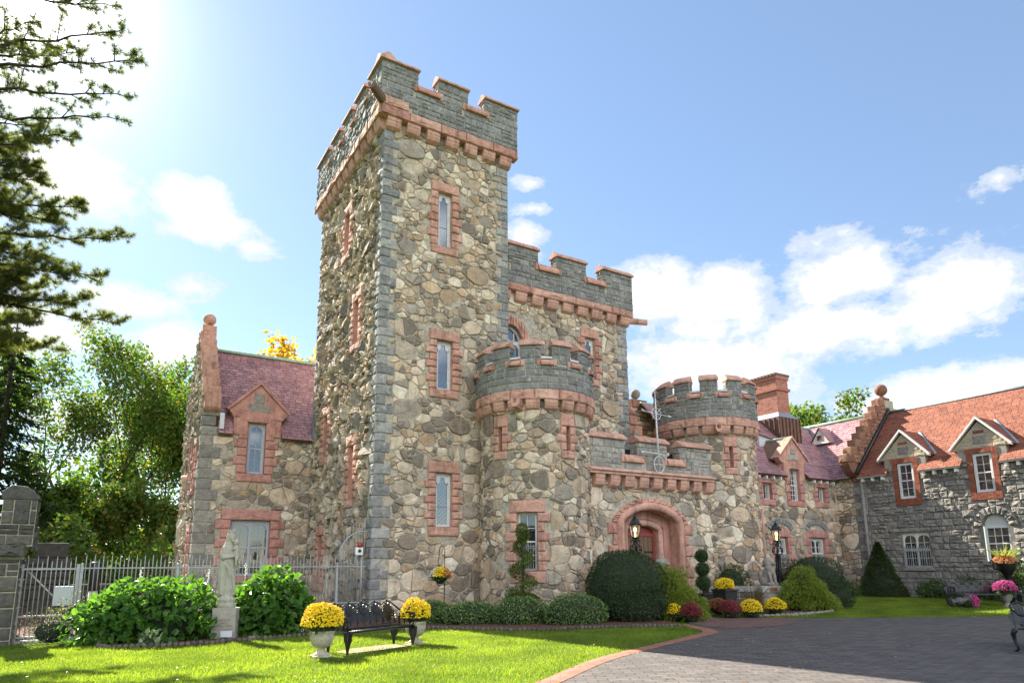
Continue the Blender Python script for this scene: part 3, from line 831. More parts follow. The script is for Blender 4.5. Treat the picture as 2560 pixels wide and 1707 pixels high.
for o in op_l: window(tower, L0, o, .30, 'trefoil', PALEPAINT, glass=GLASS_P, fw=.1)

# ---------------------------------------------------------------- great hall behind the near turret
HX0, HX1, HY, HZ = TW, 15.6, 1.25, 15.35
hall = thing('great_hall', CW((HX0, HY, GZ)), 'square gray battlemented hall block rising behind the near round turret', 'castle hall')
FH = Front(HY); rng = random.Random(8); exh = []
sm = MB(); oh = [(6.95, 8.31, 11.2, 14.0), (12.52, 13.2, 11.85, 14.2)]
exh += surround(sm, FH, oh[1], rng, wj=.30, wl=.22, lint=.5, sill=.42, n=6); obj('window_surround', sm, PINK, hall, castle=True); sm = MB()
exh.append((6.75, 9.1, 11, 14.75))
# arched head of the traceried window
cx, rr = 7.63, .68
def parch(u, c, r, spring, rise): return spring + rise * max(0, 1 - (abs(u - c) / r) ** 2.1) ** .62
us = [6.75 + i * .17 for i in range(13)]
for a, b in zip(us, us[1:]):
    f0 = parch(a, cx, rr, 13.3, .72) if abs(a - cx) < rr else 13.3; f1 = parch(b, cx, rr, 13.3, .72) if abs(b - cx) < rr else 13.3
    if b > 8.8: continue
    g0, g1 = parch(a, cx, rr + .5, 13.3, 1.25), parch(b, cx, rr + .5, 13.3, 1.25)
    if g0 - f0 < .05: g0 = f0 + .05
    if g1 - f1 < .05: g1 = f1 + .05
    stone(sm, FH, [(a, f0), (b, f1), (b, g1), (a, g0)], rng, h=.1, gap=.006, rnd=False, lump=.3, seg=.2, smooth=False)
for k in range(5): rect(sm, FH, 8.31, 8.31 + (.45 if k % 2 else .72), 11.2 + k * .42, 11.62 + k * .42, rng, h=.1)
reveal(sm, FH, oh[0], .05, -.3)
obj('window_surround', sm, PINK, hall, castle=True)
qm = MB(); quoins(qm, FH, HX1, -1, 5, HZ, rng, exh, 1, w=(.4, .75)); obj('corner_stones', qm, QUOIN, hall, castle=True)
wm = MB(); backing(wm, FH, HX0, HX1, GZ, 16.4, [oh[0], oh[1]]); backing(wm, Right(HX1), HY, 10, GZ, 16.4, [])
wm.add([(HX0, 10, GZ), (HX1, 10, GZ), (HX1, 10, 16.4), (HX0, 10, 16.4)], [(3, 2, 1, 0)])
rubble(wm, FH, HX0, HX1, 5.0, HZ + .55, exh, 13, k=.9, h=(.03, .08), mi=1)
ashlar(wm, Right(HX1), HY, 10, 5.0, HZ + .5, [], 15, h=(.04, .1), mi=2)
obj('wall', wm, [MORTAR, FIELD, GRAY], hall, castle=True)
HO = .32; FHO = Front(HY - HO)
for c in (7.15, 8.17, 9.22, 10.22, 11.25, 12.26, 13.27, 14.33, 15.34): corbel_part(hall, FH, c, .7, 15.33, 15.88, .32)
st = MB(); st.box(HX0, HX1 + HO, HY - HO, HY + .2, 15.87, 16.29); st.box(HX1, HX1 + HO, HY + .2, 10, 15.871, 16.29); u = HX0
while u < HX1 + HO - .1:
    w = min(rng.uniform(2.0, 3.2), HX1 + HO - u); rect(st, FHO, u, u + w, 15.87, 16.29, rng, h=.07, lump=.6); u += w
obj('string_course', st, PINK, hall, castle=True)
pm = MB(); HR = HX1 + HO; pm.box(HX0, HR, HY - HO, HY - HO + PT, 16.29, 17.38); pm.box(HR - PT, HR, HY - HO + PT, 10, 16.29, 17.38)
ashlar(pm, FHO, HX0, HR, 16.29, 17.38, [(9.02, 10.75, 17.32, 18), (12.32, 13.98, 17.32, 18), (6.4, 7.5, 17.35, 18)], 33, mi=1, h=(.03, .06))
HM = [(7.3, 9.24), (10.46, 12.5), (13.72, HR)]
for i, (a, b) in enumerate(HM): merlon_part(hall, FHO, a, b, 17.38, 18.42, PT, 60 + i, a - .08, b + .08, .14, .38)
for y0 in (3.0, 5.2, 7.4): pm.box(HR - PT, HR, y0, y0 + 1.4, 17.38, 18.42)
obj('parapet', pm, [MORTAR_L, GRAY], hall, castle=True)
for (a, b) in ((9.02, 10.75), (12.32, 13.98)): sill_part(hall, FHO, a, b, 17.34, 17.72, .07)
rf = MB(); rf.box(HX0, HX1, HY, 10, 16.3, 16.45); rf.box(9.3, 10.4, HY - .1, HY + .9, 17.76, 17.82); rf.box(12.55, 13.66, HY - .1, HY + .9, 17.76, 17.82)
obj('roof', rf, TAR, hall, castle=True)
sp = MB(); chute(sp, Vector((HX1 + .1, HY - .1, 15.75)), Vector((1, -.55, -.1)).normalized(), 1.15, .15, .30); obj('water_spout', sp, PINK, hall, castle=True, bevel=.01, recalc=True)
window(hall, FH, oh[0], .26, 'gothic', PALEPAINT, glass=GLASS_P); window(hall, FH, oh[1], .24, 'trefoil', WHITE, glass=GLASS_P)

# ---------------------------------------------------------------- round turrets
def turret(name_label, c, view_deg, seed, mer0, slits, big=None):
    t = thing('round_turret', CW((c[0], c[1], GZ)), name_label, 'turret', 'round turrets beside the entrance')
    r = 2.52; a0 = R(view_deg); M = Round(c, r, a0); rng = random.Random(seed); H = 125
    um = r * R(H); ex = []; ops = []
    for deg in slits:
        u = r * R(deg); o = (u - .09, u + .09, 6.58, 7.66); ops.append(o); sm = MB()
        ex += surround(sm, M, o, rng, wj=.30, wl=.2, lint=.56, sill=.38, n=3, h=.08, depth=.35); obj('window_surround', sm, PINK, t, castle=True)
    if big:
        u = r * R(big); o = (u - .43, u + .43, 1.40, 3.85); ops.append(o); sm = MB()
        ex += surround(sm, M, o, rng, wj=.36, wl=.2, lint=.54, sill=.5, n=6, h=.1, depth=.3, nu=4); obj('window_surround', sm, PINK, t, castle=True)
    wm = MB(); backing(wm, M, -um, um, GZ - .4, 9.0, ops, du=.25)
    rubble(wm, M, -um, um, GZ, 8.78, ex, seed + 1, k=.88, h=(.03, .09), mi=1)
    obj('wall', wm, [MORTAR, FIELD], t, castle=True)
    for k in range(-7, 8): corbel_part(t, M, r * R(mer0 * .5 + k * 17.0), .56, 8.30, 8.78, .30)
    st = MB(); M2 = Round(c, r + .26, a0); u2 = (r + .26) * math.pi
    st.mbox(M2, -u2, u2, 8.76, 9.22, -.5, 0, nu=64)
    k = 16
    for i in range(k): rect(st, M2, -u2 + 2 * u2 * i / k, -u2 + 2 * u2 * (i + 1) / k, 8.76, 9.22, rng, h=.08, lump=.5, gap=.006)
    obj('string_course', st, PINK, t, castle=True)
    M3 = Round(c, r + .24, a0); q = (r + .24); pm = MB()
    pm.mbox(M3, -q * math.pi, q * math.pi, 9.22, 10.36, -.45, 0, nu=72)
    holes = []
    for k in range(12): mid = R(mer0 + 30 * k + 15); mid = (mid + math.pi) % (2 * math.pi) - math.pi; holes.append((q * (mid - R(10)), q * (mid + R(10)), 10.3, 11))
    ashlar(pm, M3, -q * math.pi, q * math.pi, 9.22, 10.36, holes, seed + 3, mi=1, h=(.02, .05), courses=(.3, .38), width=(.35, .8))
    for k in range(12):
        m0 = mer0 + 30 * k
        a, b = q * R(m0 - 9.3), q * R(m0 + 9.3)
        merlon_part(t, M3, a, b, 10.36, 11.22, .45, seed + 20 + k, a - .05, b + .05, .12, .36, nu=4)
        mid = (R(m0 + 15) + math.pi) % (2 * math.pi) - math.pi
        sm_ = MB(); sill_block(sm_, M3, q * (mid - R(9.6)), q * (mid + R(9.6)), 10.3, 10.56, rng, .06, e=.2); cs_ = obj('crenel_sill', sm_, PINK, t, castle=True, bevel=.008)
        wl_ = MB(); wl_.mbox(M3, q * (mid - R(5.6)), q * (mid + R(5.6)), 10.63, 10.72, -.42, -.02, nu=2); obj('flashing', wl_, PALEPAINT, cs_, castle=True)
    obj('parapet', pm, [MORTAR_L, GRAY], t, castle=True)
    rf = MB(); rf.lathe((c[0], c[1], 0), [(r + .05, 9.8), (r - .1, 10.55), (.2, 10.75)], 32); obj('roof', rf, TAR, t, castle=True)
    sp = MB(); ang = a0 + R(slits[0] * .42 if len(slits) > 1 else 62); dd = Vector((math.cos(ang), math.sin(ang), -.05))
    chute(sp, Vector((c[0], c[1], 8.72)) + dd * (r - .1), dd, .85 if len(slits) > 1 else 1.5, .2, .4); obj('water_spout', sp, PINK, t, castle=True, bevel=.01, recalc=True)
    for o in ops:
        if o[1] - o[0] < .3: window(t, M, o, .3, 'casement', GREYPAINT, fw=.025, nx=1, ny=1)
        else:
            window(t, M, o, .26, 'sash', WHITE, fw=.08, nx=2, ny=4)
            bm = MB(); a, b, e, f = o
            for z in (e + .08, e + .42, e + .95, e + 1.03): bm.mbox(M, a + .02, b - .02, z, z + .03, -.06, -.03)
            for i in range(8):
                u = a + .08 + i * (b - a - .16) / 7; bm.mbox(M, u - .012, u + .012, e + .02, e + 1.1 + .12 * (i % 2), -.058, -.034)
            obj('window_bars', bm, SILVER, t, castle=True)
    return t
T1 = (7.38, -1.35); T2 = (18.92, -1.38)
turret('round fieldstone turret nearest the square tower, a spiral topiary before its barred window', T1, -123.4, 101, -3.3, (-37, 35), -9)
turret('far round fieldstone turret right of the arched door, behind a seated stone lion', T2, -137.7, 202, 5.7, (28, 86))

# ---------------------------------------------------------------- gatehouse with the arched door
EY = -3.06; EX0, EX1 = 8.6, 17.4
gate = thing('entrance_gatehouse', CW((12.9, EY, GZ)), 'low battlemented gatehouse with a pink arched doorway between two round turrets', 'gatehouse')
FE = Front(EY); rng = random.Random(21); AC = 12.9
def arch(u, hw, spring, crown): return spring + (crown - spring) * max(0, 1 - (abs(u - AC) / hw) ** 2.15) ** .9
OW, OS, OCR = 2.38, 3.74, 4.82        # rock faced ring
MW, MCR = 2.12, 4.58                  # moulding outer
IW, ICR = 1.72, 4.22                  # opening
sm = MB(); N = 17
def ring(mb, M, hw0, s0, c0, hw1, s1, c1, zb, h, gap, n, rough):
    """stones between two arch curves, plus jamb blocks below the springing"""
    P = []
    for i in range(n + 1):
        t = math.pi * (1 - i / n); x = math.cos(t)
        P.append(((AC + x * hw0, arch(AC + x * hw0, hw0, s0, c0)), (AC + x * hw1, arch(AC + x * hw1, hw1, s1, c1))))
    for a, b in zip(P, P[1:]):
        stone(mb, M, [a[1], b[1], b[0], a[0]], rng, h=h, gap=gap, rnd=False, lump=rough, tilt=.02, seg=.2, smooth=False)
ring(sm, FE, OW, OS, OCR, MW, OS, MCR, 0, .12, .005, 17, .4)
z = GZ; k = 0
exe = []
while z < OS - .05:
    c = min(.52, OS - z)
    for sg in (-1, 1):
        w = OW + (.34 if k % 2 else .05); a, b = sorted((AC + sg * MW, AC + sg * w)); rect(sm, FE, a, b, z, z + c, rng, h=.1, lump=.35); exe.append((a, b, z, z + c))
    z += c; k += 1
obj('arch_stones', sm, PINK, gate, castle=True)
# mouldings: swept profiles following the arch
def sweep(mb, hw, spring, crown, prof, n=26, zb=GZ):
    path = [(AC - hw, zb), (AC - hw, spring)] + [(AC + math.cos(math.pi * (1 - i / n)) * hw, None) for i in range(1, n)] + [(AC + hw, spring), (AC + hw, zb)]
    path = [(u, arch(u, hw, spring, crown) if v is None else v) for u, v in path]
    rows = []
    for i, p in enumerate(path):
        a = path[max(0, i - 1)]; b = path[min(len(path) - 1, i + 1)]
        tx, tz = b[0] - a[0], b[1] - a[1]; L = math.hypot(tx, tz); nx, nz = -tz / L, tx / L      # outward normal
        rows.append([FE(p[0] + nx * q[0], p[1] + nz * q[0], q[1]) for q in prof])
    m_ = len(prof); vs = [v for r in rows for v in r]
    fs = [(i * m_ + j, i * m_ + j + 1, (i + 1) * m_ + j + 1, (i + 1) * m_ + j) for i in range(len(rows) - 1) for j in range(m_ - 1)]
    mb.add(vs, fs, 0, True)
mo = MB()
rollp = lambda w, h0, r: [(w + .04, h0 - .02)] + [(w / 2 + math.cos(R(t)) * w / 2, h0 + math.sin(R(t)) * r) for t in range(0, 181, 20)]
sweep(mo, IW, OS - .1, ICR, rollp(.40, .02, .16) + [(0, -.52)])
D1 = -.52
sweep(mo, 1.28, OS - .35, 3.82, [(.75, D1), (.02, D1), (0, D1 + .02), (0, D1 - .1)])
sweep(mo, .98, OS - .45, 3.50, [(.36, D1 - .1)] + [(.32 / 2 + math.cos(R(t)) * .16, D1 + math.sin(R(t)) * .12 - .1) for t in range(0, 181, 20)] + [(0, -1.0)])
obj('arch_mouldings', mo, PINK, gate, castle=True, recalc=True)
# wall
wm = MB(); n = 24
backing(wm, FE, EX0, AC - IW, GZ, 6.0, []); backing(wm, FE, AC + IW, EX1, GZ, 6.0, [])
arch_strip(wm, FE, AC - IW, AC + IW, 6.0, lambda u: arch(u, IW, OS - .1, ICR), -.02, 0.0, n=24)
exe.append((AC - MW - .02, AC + MW + .02, GZ - .2, OS + .1))
hold = [(AC - OW + i * .34, AC - OW + (i + 1) * .34, OS, arch(AC - OW + (i + .5) * .34, OW, OS, OCR) + .05) for i in range(14)]
rubble(wm, FE, EX0, EX1, GZ, 5.85, exe + hold, 77, k=.9, h=(.03, .085), mi=1)
obj('wall', wm, [MORTAR, FIELD], gate, castle=True)
for i in range(9): corbel_part(gate, FE, 9.62 + i * .9, .56, 5.18, 5.80, .34)
st = MB()
P = [(0, 5.78), (.40, 5.78), (.40, 5.88), (.50, 5.93), (.50, 6.0), (.18, 6.12), (0, 6.12)]
nP = len(P); vs = [FE(9.0, q[1], q[0]) for q in P] + [FE(17.1, q[1], q[0]) for q in P]
st.add(vs, [tuple(reversed(range(nP))), tuple(range(nP, 2 * nP))] + [((i + 1) % nP, i, nP + i, nP + (i + 1) % nP)[::-1] for i in range(nP)])
rect(st, FE, 16.9, 17.35, 5.55, 6.15, rng, h=.12)
obj('cornice', st, PINK, gate, castle=True, bevel=.01, recalc=True)
FP = Front(EY - .12); pm = MB(); pt = .5
pm.box(EX0, EX1, EY - .12, EY - .12 + pt, 6.0, 6.55)
EM = [(8.9, 11.3), (12.15, 14.05), (15.0, 17.3)]; ES = [(11.05, 12.56), (13.80, 15.3)]
ashlar(pm, FP, EX0, EX1, 6.1, 6.55, [(a, b, 6.45, 7) for a, b in ES], 88, mi=1, h=(.03, .07), courses=(.45,), width=(.4, .9))
for i, (a, b) in enumerate(EM): merlon_part(gate, FP, a, b, 6.55, 7.50, pt, 90 + i, a - .08, b + .08, .16, .34, mats=[MORTAR, ASHLAR])
obj('parapet', pm, [MORTAR, ASHLAR], gate, castle=True)
for a, b in ES: sill_part(gate, FP, a, b, 6.46, 6.82, .08)
rf = MB(); rf.box(EX0, EX1, EY + .4, 1.2, 6.2, 6.35); rf.box(11.35, 12.15, EY + .45, EY + .7, 6.4, 7.2); rf.box(14.1, 15.0, EY + .45, EY + .7, 6.4, 7.2); obj('roof', rf, TAR, gate, castle=True)
# door: two boarded leaves in a red frame
dr = MB(); yb = EY + .95
def ybox(mb, x0, x1, y0, y1, z0, z1, mi=0): mb.box(x0, x1, y0, y1, z0, z1, mi)
ybox(dr, AC - 1.0, AC + 1.0, yb, yb + .1, GZ, 3.5, 0)
obj('door_head', dr, DOORRED, gate, castle=True)
fr = MB()
for x0, x1 in ((AC - .98, AC - .86), (AC + .86, AC + .98)): ybox(fr, x0, x1, yb - .09, yb + .002, GZ, 3.12)
ybox(fr, AC - .98, AC + .98, yb - .092, yb - .001, 3.0, 3.16)
obj('door_frame', fr, DOORRED, gate, castle=True, bevel=.01)
for sg in (-1, 1):
    lf = MB()
    for i in range(3):
        x0 = AC + sg * (.01 + i * .283); x1 = AC + sg * (.285 + i * .283); a, b = sorted((x0, x1)); ybox(lf, a + .006, b - .006, yb - .06, yb - .004, GZ + .05, 2.99)
    dl = obj('door', lf, plain('walnut_boards', (.17, .09, .05), .45, nsc=10, namt=.3), gate, castle=True, bevel=.006)
    for zc in (.4, 2.2, 1.35):
        hg = MB(); a, b = sorted((AC + sg * .84, AC + sg * .28)); ybox(hg, a, b, yb - .075, yb - .058, zc, zc + .09); obj('hinge', hg, IRON, dl, castle=True)
    hg = MB(); a, b = sorted((AC + sg * .09, AC + sg * .05)); ybox(hg, a, b, yb - .12, yb - .055, 1.0, 1.3); obj('handle', hg, IRON, dl, castle=True)
# iron ornament standing on the cornice
vn = thing('iron_wheel_cross', CW((13.2, EY - .45, 6.1)), 'tall pale iron pole with compass wheel and arrows in front of the entrance battlements', 'weather vane')
vb = MB(); x0 = 13.22; yy = EY - .42
vb.tube([(x0, yy, 6.2), (x0 - .05, yy, 8.0), (x0 - .07, yy, 9.8)], [.05, .045, .03], 8)
vb.tube([(x0 - .07, yy, 9.75), (x0 - .07, yy, 10.1)], [.045, .004], 6)
vb.tube([(x0 - 1.05, yy, 6.98), (x0, yy, 6.95), (x0 + .6, yy, 6.88)], .03, 6)
for e in (-1.05, .6): vb.ball((x0 + e, yy, 6.96), .08, 8, 6)
ringp = [(x0 - .02 + .33 * math.cos(R(t)), yy - .01, 6.42 + .40 * math.sin(R(t))) for t in range(0, 361, 15)]
vb.tube(ringp, .025, 6)
vb.tube([(x0 - .35, yy - .01, 6.4), (x0 + .31, yy - .01, 6.46)], .02, 6); vb.tube([(x0, yy - .01, 6.0), (x0 - .02, yy - .01, 6.82)], .02, 6)
obj('pole', vb, PALEPAINT, vn, castle=True)
vw = MB(); zc = 8.95; xc = x0 - .06
vw.tube([(xc + .29 * math.cos(R(t)), yy - .03, zc + .29 * math.sin(R(t))) for t in range(0, 361, 15)], .018, 6)
for t in (45, 135): vw.tube([(xc - .42 * math.cos(R(t)), yy - .03, zc - .42 * math.sin(R(t))), (xc + .42 * math.cos(R(t)), yy - .03, zc + .42 * math.sin(R(t)))], .014, 6)
vw.tube([(xc - .95, yy - .03, zc + .06), (xc + .95, yy - .03, zc - .06)], .022, 6)
vw.tube([(xc + .8, yy - .03, zc - .05), (xc + 1.05, yy - .03, zc - .07)], [.09, .005], 6); vw.tube([(xc - .98, yy - .03, zc + .14), (xc - .8, yy - .03, zc + .05)], [.02, .05], 6)
obj('compass_wheel', vw, PALEPAINT, vn, castle=True)

# ---------------------------------------------------------------- left gabled wing
LX0, LX1, LY, LRY = -5.72, 0.0, 10.2, 14.0
wing = thing('gabled_wing', CW((-2.9, LY, GZ)), 'gabled left wing with purple slate roof, pink dormer and ball finial', 'castle wing')
FL = Front(LY); LG = Left(LX0); rng = random.Random(31); ex = []; exg = []
o1 = (-3.44, -2.54, 6.52, 9.28); o2 = (-3.98, -2.03, 1.2, 4.06)
sm = MB(); ex += surround(sm, FL, o1, rng, wj=.50, wl=.2, lint=.6, sill=.45, n=6, depth=.3); obj('window_surround', sm, ROSE, wing, castle=True)
sm = MB(); ex += surround(sm, FL, o2, rng, wj=.50, wl=.28, lint=.56, sill=.4, n=6, depth=.3); obj('window_surround', sm, ROSE, wing, castle=True)
og = [(11.6, 12.0, 5.8, 8.0), (13.6, 14.2, 5.8, 8.6), (11.6, 12.2, .8, 3.4)]
for o in og: sm = MB(); exg += surround(sm, LG, o, rng, wj=.36, wl=.15, lint=.5, sill=.4, n=5); obj('window_surround', sm, ROSE, wing, castle=True)
# dormer gable wall above the eave
dg = MB(); zb = 8.6
G = [(-4.22, 9.29), (-1.74, 9.29), (-1.74, 9.55), (-1.42, 9.86), (-2.97, 11.40), (-4.50, 9.90), (-4.22, 9.55)]
dg.prism([FL(p[0], p[1], .06) for p in G], (0, .42, 0))
for a, b in ((-4.22, -3.45), (-2.53, -1.74)): dg.box(a, b, LY - .06, LY + .36, 8.55, 9.288)
for (a, b, e, f) in ((-4.2, -3.5, 8.55, 9.5), (-2.48, -1.76, 8.55, 9.5), (-4.3, -3.55, 9.5, 9.95), (-2.4, -1.65, 9.5, 9.95), (-3.5, -2.45, 9.30, 9.9)):
    rect(dg, Front(LY - .06), a, b, e, f, rng, h=.06, lump=.4, mi=0)
for (a, b, e, f) in ((-3.25, -2.7, 10.35, 10.95), (-3.55, -2.4, 9.86, 10.36)): rect(dg, Front(LY - .06), a, b, e, f, rng, h=.05, lump=.3, mi=1)
for s_ in (-1, 1):
    x0 = -2.96; dx = s_ * 1.56; q = [(x0, 11.42), (x0 + dx, 9.86), (x0 + dx + s_ * .12, 9.94), (x0, 11.58)]
    if s_ > 0: q = q[::-1]
    dg.prism([FL(p[0], p[1], .17) for p in q][::-1], (0, .6, 0))
obj('dormer_gable', dg, [ROSE, GRANITE], wing, castle=True, recalc=True)
qm = MB(); quoins(qm, FL, LX0, 1, GZ, 9.7, rng, ex, 0, w=(.62, 1.0), hs=(.5, .64), ext=.06); quoins(qm, LG, LY, 1, GZ, 9.7, rng, exg, 1, w=(.5, .8), hs=(.5, .64))
obj('corner_stones', qm, GRANITE, wing, castle=True)
wm = MB(); backing(wm, FL, LX0, LX1 + .1, GZ - .4, 8.7, [o1, o2]); backing(wm, LG, LY, 17.8, GZ - .4, 9.8, og)
wm.add([(LX0, 17.8, GZ), (LX1, 17.8, GZ), (LX1, 17.8, 8.6), (LX0, 17.8, 8.6)], [(3, 2, 1, 0)])
exd = ex + [(-4.2, -1.76, 8.5, 9.6)]
rubble(wm, FL, LX0, LX1 + .05, GZ, 8.7, exd, 131, k=.95, h=(.03, .09), mi=1)
rubble(wm, LG, LY, 17.8, GZ, 9.75, exg, 132, k=.95, h=(.04, .14), mi=2, tilt=.4)
obj('wall', wm, [MORTAR, FIELD, FIELD_R], wing, castle=True)
# stepped gable parapet with kneeler and ball
gp = MB(); gx0, gx1 = LX0 - .02, -4.95; ns = 8; zs, ze = 10.45, 15.1; y0, y1 = LY - .12, LRY - .42
for k in range(ns):
    z0 = zs + (ze - zs) * k / ns; z1 = zs + (ze - zs) * (k + 1) / ns; yf = y0 + (y1 - y0) * k / (ns - 1)
    gp.box(gx0 + .004 * k, gx1 - .004 * k, yf, 2 * LRY - yf, z0, z1, 0)
    rect(gp, Front(yf), gx0, gx1, z0, z1, rng, h=.05, lump=.2, mi=1, tilt=.02)
    ashlar(gp, Left(gx0), yf + .3, 2 * LRY - yf - .3, z0, z1, [], 300 + k, h=(.05, .15), courses=(.33,), width=(.3, .7), mi=2, tilt=.2)
    rect(gp, Left(gx0), yf - .05, yf + .42, z0, z1, rng, h=.08, lump=.4, mi=1)
P = [(0, 9.55), (.05, 9.55), (.28, 9.66), (.40, 9.80), (.42, 9.88), (0, 9.88)]; n = len(P)
vs = [Front(LY)(gx0, q[1] + .05, q[0]) for q in P] + [Front(LY)(gx1, q[1] + .05, q[0]) for q in P]
gp.add(vs, [tuple(range(n)), tuple(reversed(range(n, 2 * n)))] + [(i, n + i, n + (i + 1) % n, (i + 1) % n) for i in range(n)], 1)
gp.box(gx0, gx1, LY - .42, LY + .4, 9.93, 10.62, 1); gp.box(gx0 + .01, gx1 - .01, LY - .1, 2 * LRY - LY + .1, 9.6, 10.449, 0); ashlar(gp, Left(gx0), LY + .3, 17.5, 9.6, 10.45, [], 299, h=(.05, .15), courses=(.33,), width=(.3, .7), mi=2, tilt=.2)
gp.box(gx0 + .02, gx1 - .02, LRY - .38, LRY + .38, 15.1, 15.5, 1)
obj('stepped_gable', gp, [MORTAR, PINK, FIELD_R], wing, castle=True, bevel=.008)
bl = MB(); bl.lathe(((gx0 + gx1) / 2, LRY, 0), [(.16, 15.48), (.12, 15.6), (.16, 15.66)], 14); bl.ball(((gx0 + gx1) / 2, LRY, 15.95), .36, 20, 14)
obj('ball_finial', bl, PINK, wing, castle=True)
# slate roof
sl_len = math.hypot(LRY - LY + .35, 14.15 - 8.5)
Vd = Vector((0, LRY - LY + .35, 14.15 - 8.5)); RM = Flat((-4.96, LY - .35, 8.5), (1, 0, 0), Vd)
rt = MB(); W_ = 6.6
vv = (9.9 - 8.5) / (14.15 - 8.5) * sl_len
def slab(mb, M, rects, h0, h1, mi=1):
    for (a, b, e, f) in rects:
        mb.add([M(a, e, h1), M(b, e, h1), M(b, f, h1), M(a, f, h1)], [(0, 1, 2, 3)], mi); mb.add([M(a, e, h0), M(b, e, h0), M(b, f, h0), M(a, f, h0)], [(3, 2, 1, 0)], mi)
        if e < .5: mb.add([M(a, e, h0), M(b, e, h0), M(b, e, h1), M(a, e, h1)], [(0, 1, 2, 3)], mi)
slab(rt, RM, [(0, .74, 0, vv), (3.22, W_, 0, vv), (0, W_, vv, sl_len)], -.14, -.06)
rt.add([(-4.96, LRY, 14.1), (0, LRY, 14.1), (0, 18.2, 8.4), (-4.96, 18.2, 8.4)], [(0, 1, 2, 3)], 1)
dz = 11.2; vr = lambda z: (z - 8.5) / (14.15 - 8.5) * sl_len
xl, xr_ = .74, 3.22
for poly in ([(0, 0), (xl - .02, 0), (xl - .02, vr(9.9)), (0, vr(9.9))], [(xr_ + .02, 0), (W_, 0), (W_, vr(9.9)), (xr_ + .02, vr(9.9))],
             [(0, vr(9.9)), (W_, vr(9.9)), (W_, sl_len), (0, sl_len)]):
    roof_tiles(rt, RM, poly, .235, .36, rng, th=.03)
obj('roof', rt, [SLATE, WOODC], wing, castle=True)
rd = MB(); rd.tube([(-4.95, LRY, 14.2), (1.6, LRY, 14.2)], .1, 8); rd.box(-4.95, 1.6, LRY - .22, LRY + .22, 14.08, 14.16)
obj('ridge', rd, COPPER, wing, castle=True)
# dormer side roofs running back into the slope
ds = MB()
for s_ in (-1, 1):
    xe, ze_ = -2.96 + s_ * 1.5, 9.95; ye = LY + .3
    yb0 = LY - .35 + (9.95 - 8.5) * (4.15 / 5.65); yb1 = LY - .35 + (11.45 - 8.5) * (4.15 / 5.65)
    q = [(xe, ye, ze_), (xe, yb0 + .1, ze_), (-2.96, yb1 + .1, 11.45), (-2.96, ye, 11.45)]
    ds.add(q, [(0, 1, 2, 3) if s_ > 0 else (3, 2, 1, 0)]); 
    xw = -2.98 + s_ * 1.22
    ds.add([(xw, ye, 8.5), (xw, yb0 + .2, 8.5), (xw, yb0 + .2, 10.1), (xw, ye, 10.1)], [(0, 1, 2, 3)], 1)
obj('dormer_roof', ds, [SLATE, COPPER], wing, castle=True)
fl = MB(); fl.box(-4.94, -4.72, LY - .34, LY - .3, 8.75, 9.6); obj('flashing', fl, PALEPAINT, wing, castle=True)
fl = MB(); fl.box(-.12, 0.02, LY - .5, LY - .1, 8.5, 9.9); obj('flashing', fl, LEAD, wing, castle=True)
window(wing, FL, o1, .26, 'roundtop', GREYPAINT, fw=.13, nx=2, ny=4); window(wing, FL, o2, .26, 'twin', GREYPAINT, fw=.11)
for o in og: window(wing, LG, o, .3, 'casement', GREYPAINT)

# ---------------------------------------------------------------- rear wing with slate roof
WX0, WX1 = 19.5, 32.72
rear = thing('slate_roofed_wing', CW((26.5, 0, GZ)), 'fieldstone wing with purple slate roof and pink dormer, between far turret and red-roofed range', 'castle wing')
FW = Front(0); rng = random.Random(41); ex = []; sm = MB()
ow = [(25.12, 25.97, 5.58, 6.58), (27.84, 28.78, 5.6, 7.62), (30.64, 31.42, 5.62, 6.58)]
for i, o in enumerate(ow): sm = MB(); ex += surround(sm, FW, o, rng, wj=.36 if i != 1 else .42, wl=.12, lint=.40, sill=.38, n=3 if i != 1 else 4, h=.09); obj('window_surround', sm, ROSE, rear, castle=True)
ol = [(26.05, 27.12, 1.3, 3.26), (29.42, 30.93, 1.3, 3.26)]
for o in ol: sm = MB(); ex += surround(sm, FW, o, rng, wj=.34, wl=.38, lint=.48, sill=.35, n=4, h=.09); obj('window_surround', sm, ROSE, rear, castle=True)
for o in ol:
    am = MB(); c = (o[0] + o[1]) / 2; hw = 1.2
    for k in range(9):
        t0, t1 = math.pi * (.82 - .64 * k / 9), math.pi * (.82 - .64 * (k + 1) / 9)
        p = [(c + math.cos(t) * r_, 3.15 + math.sin(t) * (r_ * .95 - .1)) for t, r_ in ((t0, 1.1), (t1, 1.1), (t1, 1.5), (t0, 1.5))]
        stone(am, FW, p, rng, h=.08, gap=.008, rnd=False, lump=.3, seg=.2, smooth=False)
        ex.append((min(q[0] for q in p), max(q[0] for q in p), min(q[1] for q in p), max(q[1] for q in p)))
    obj('relieving_arch', am, GRAY, rear, castle=True)
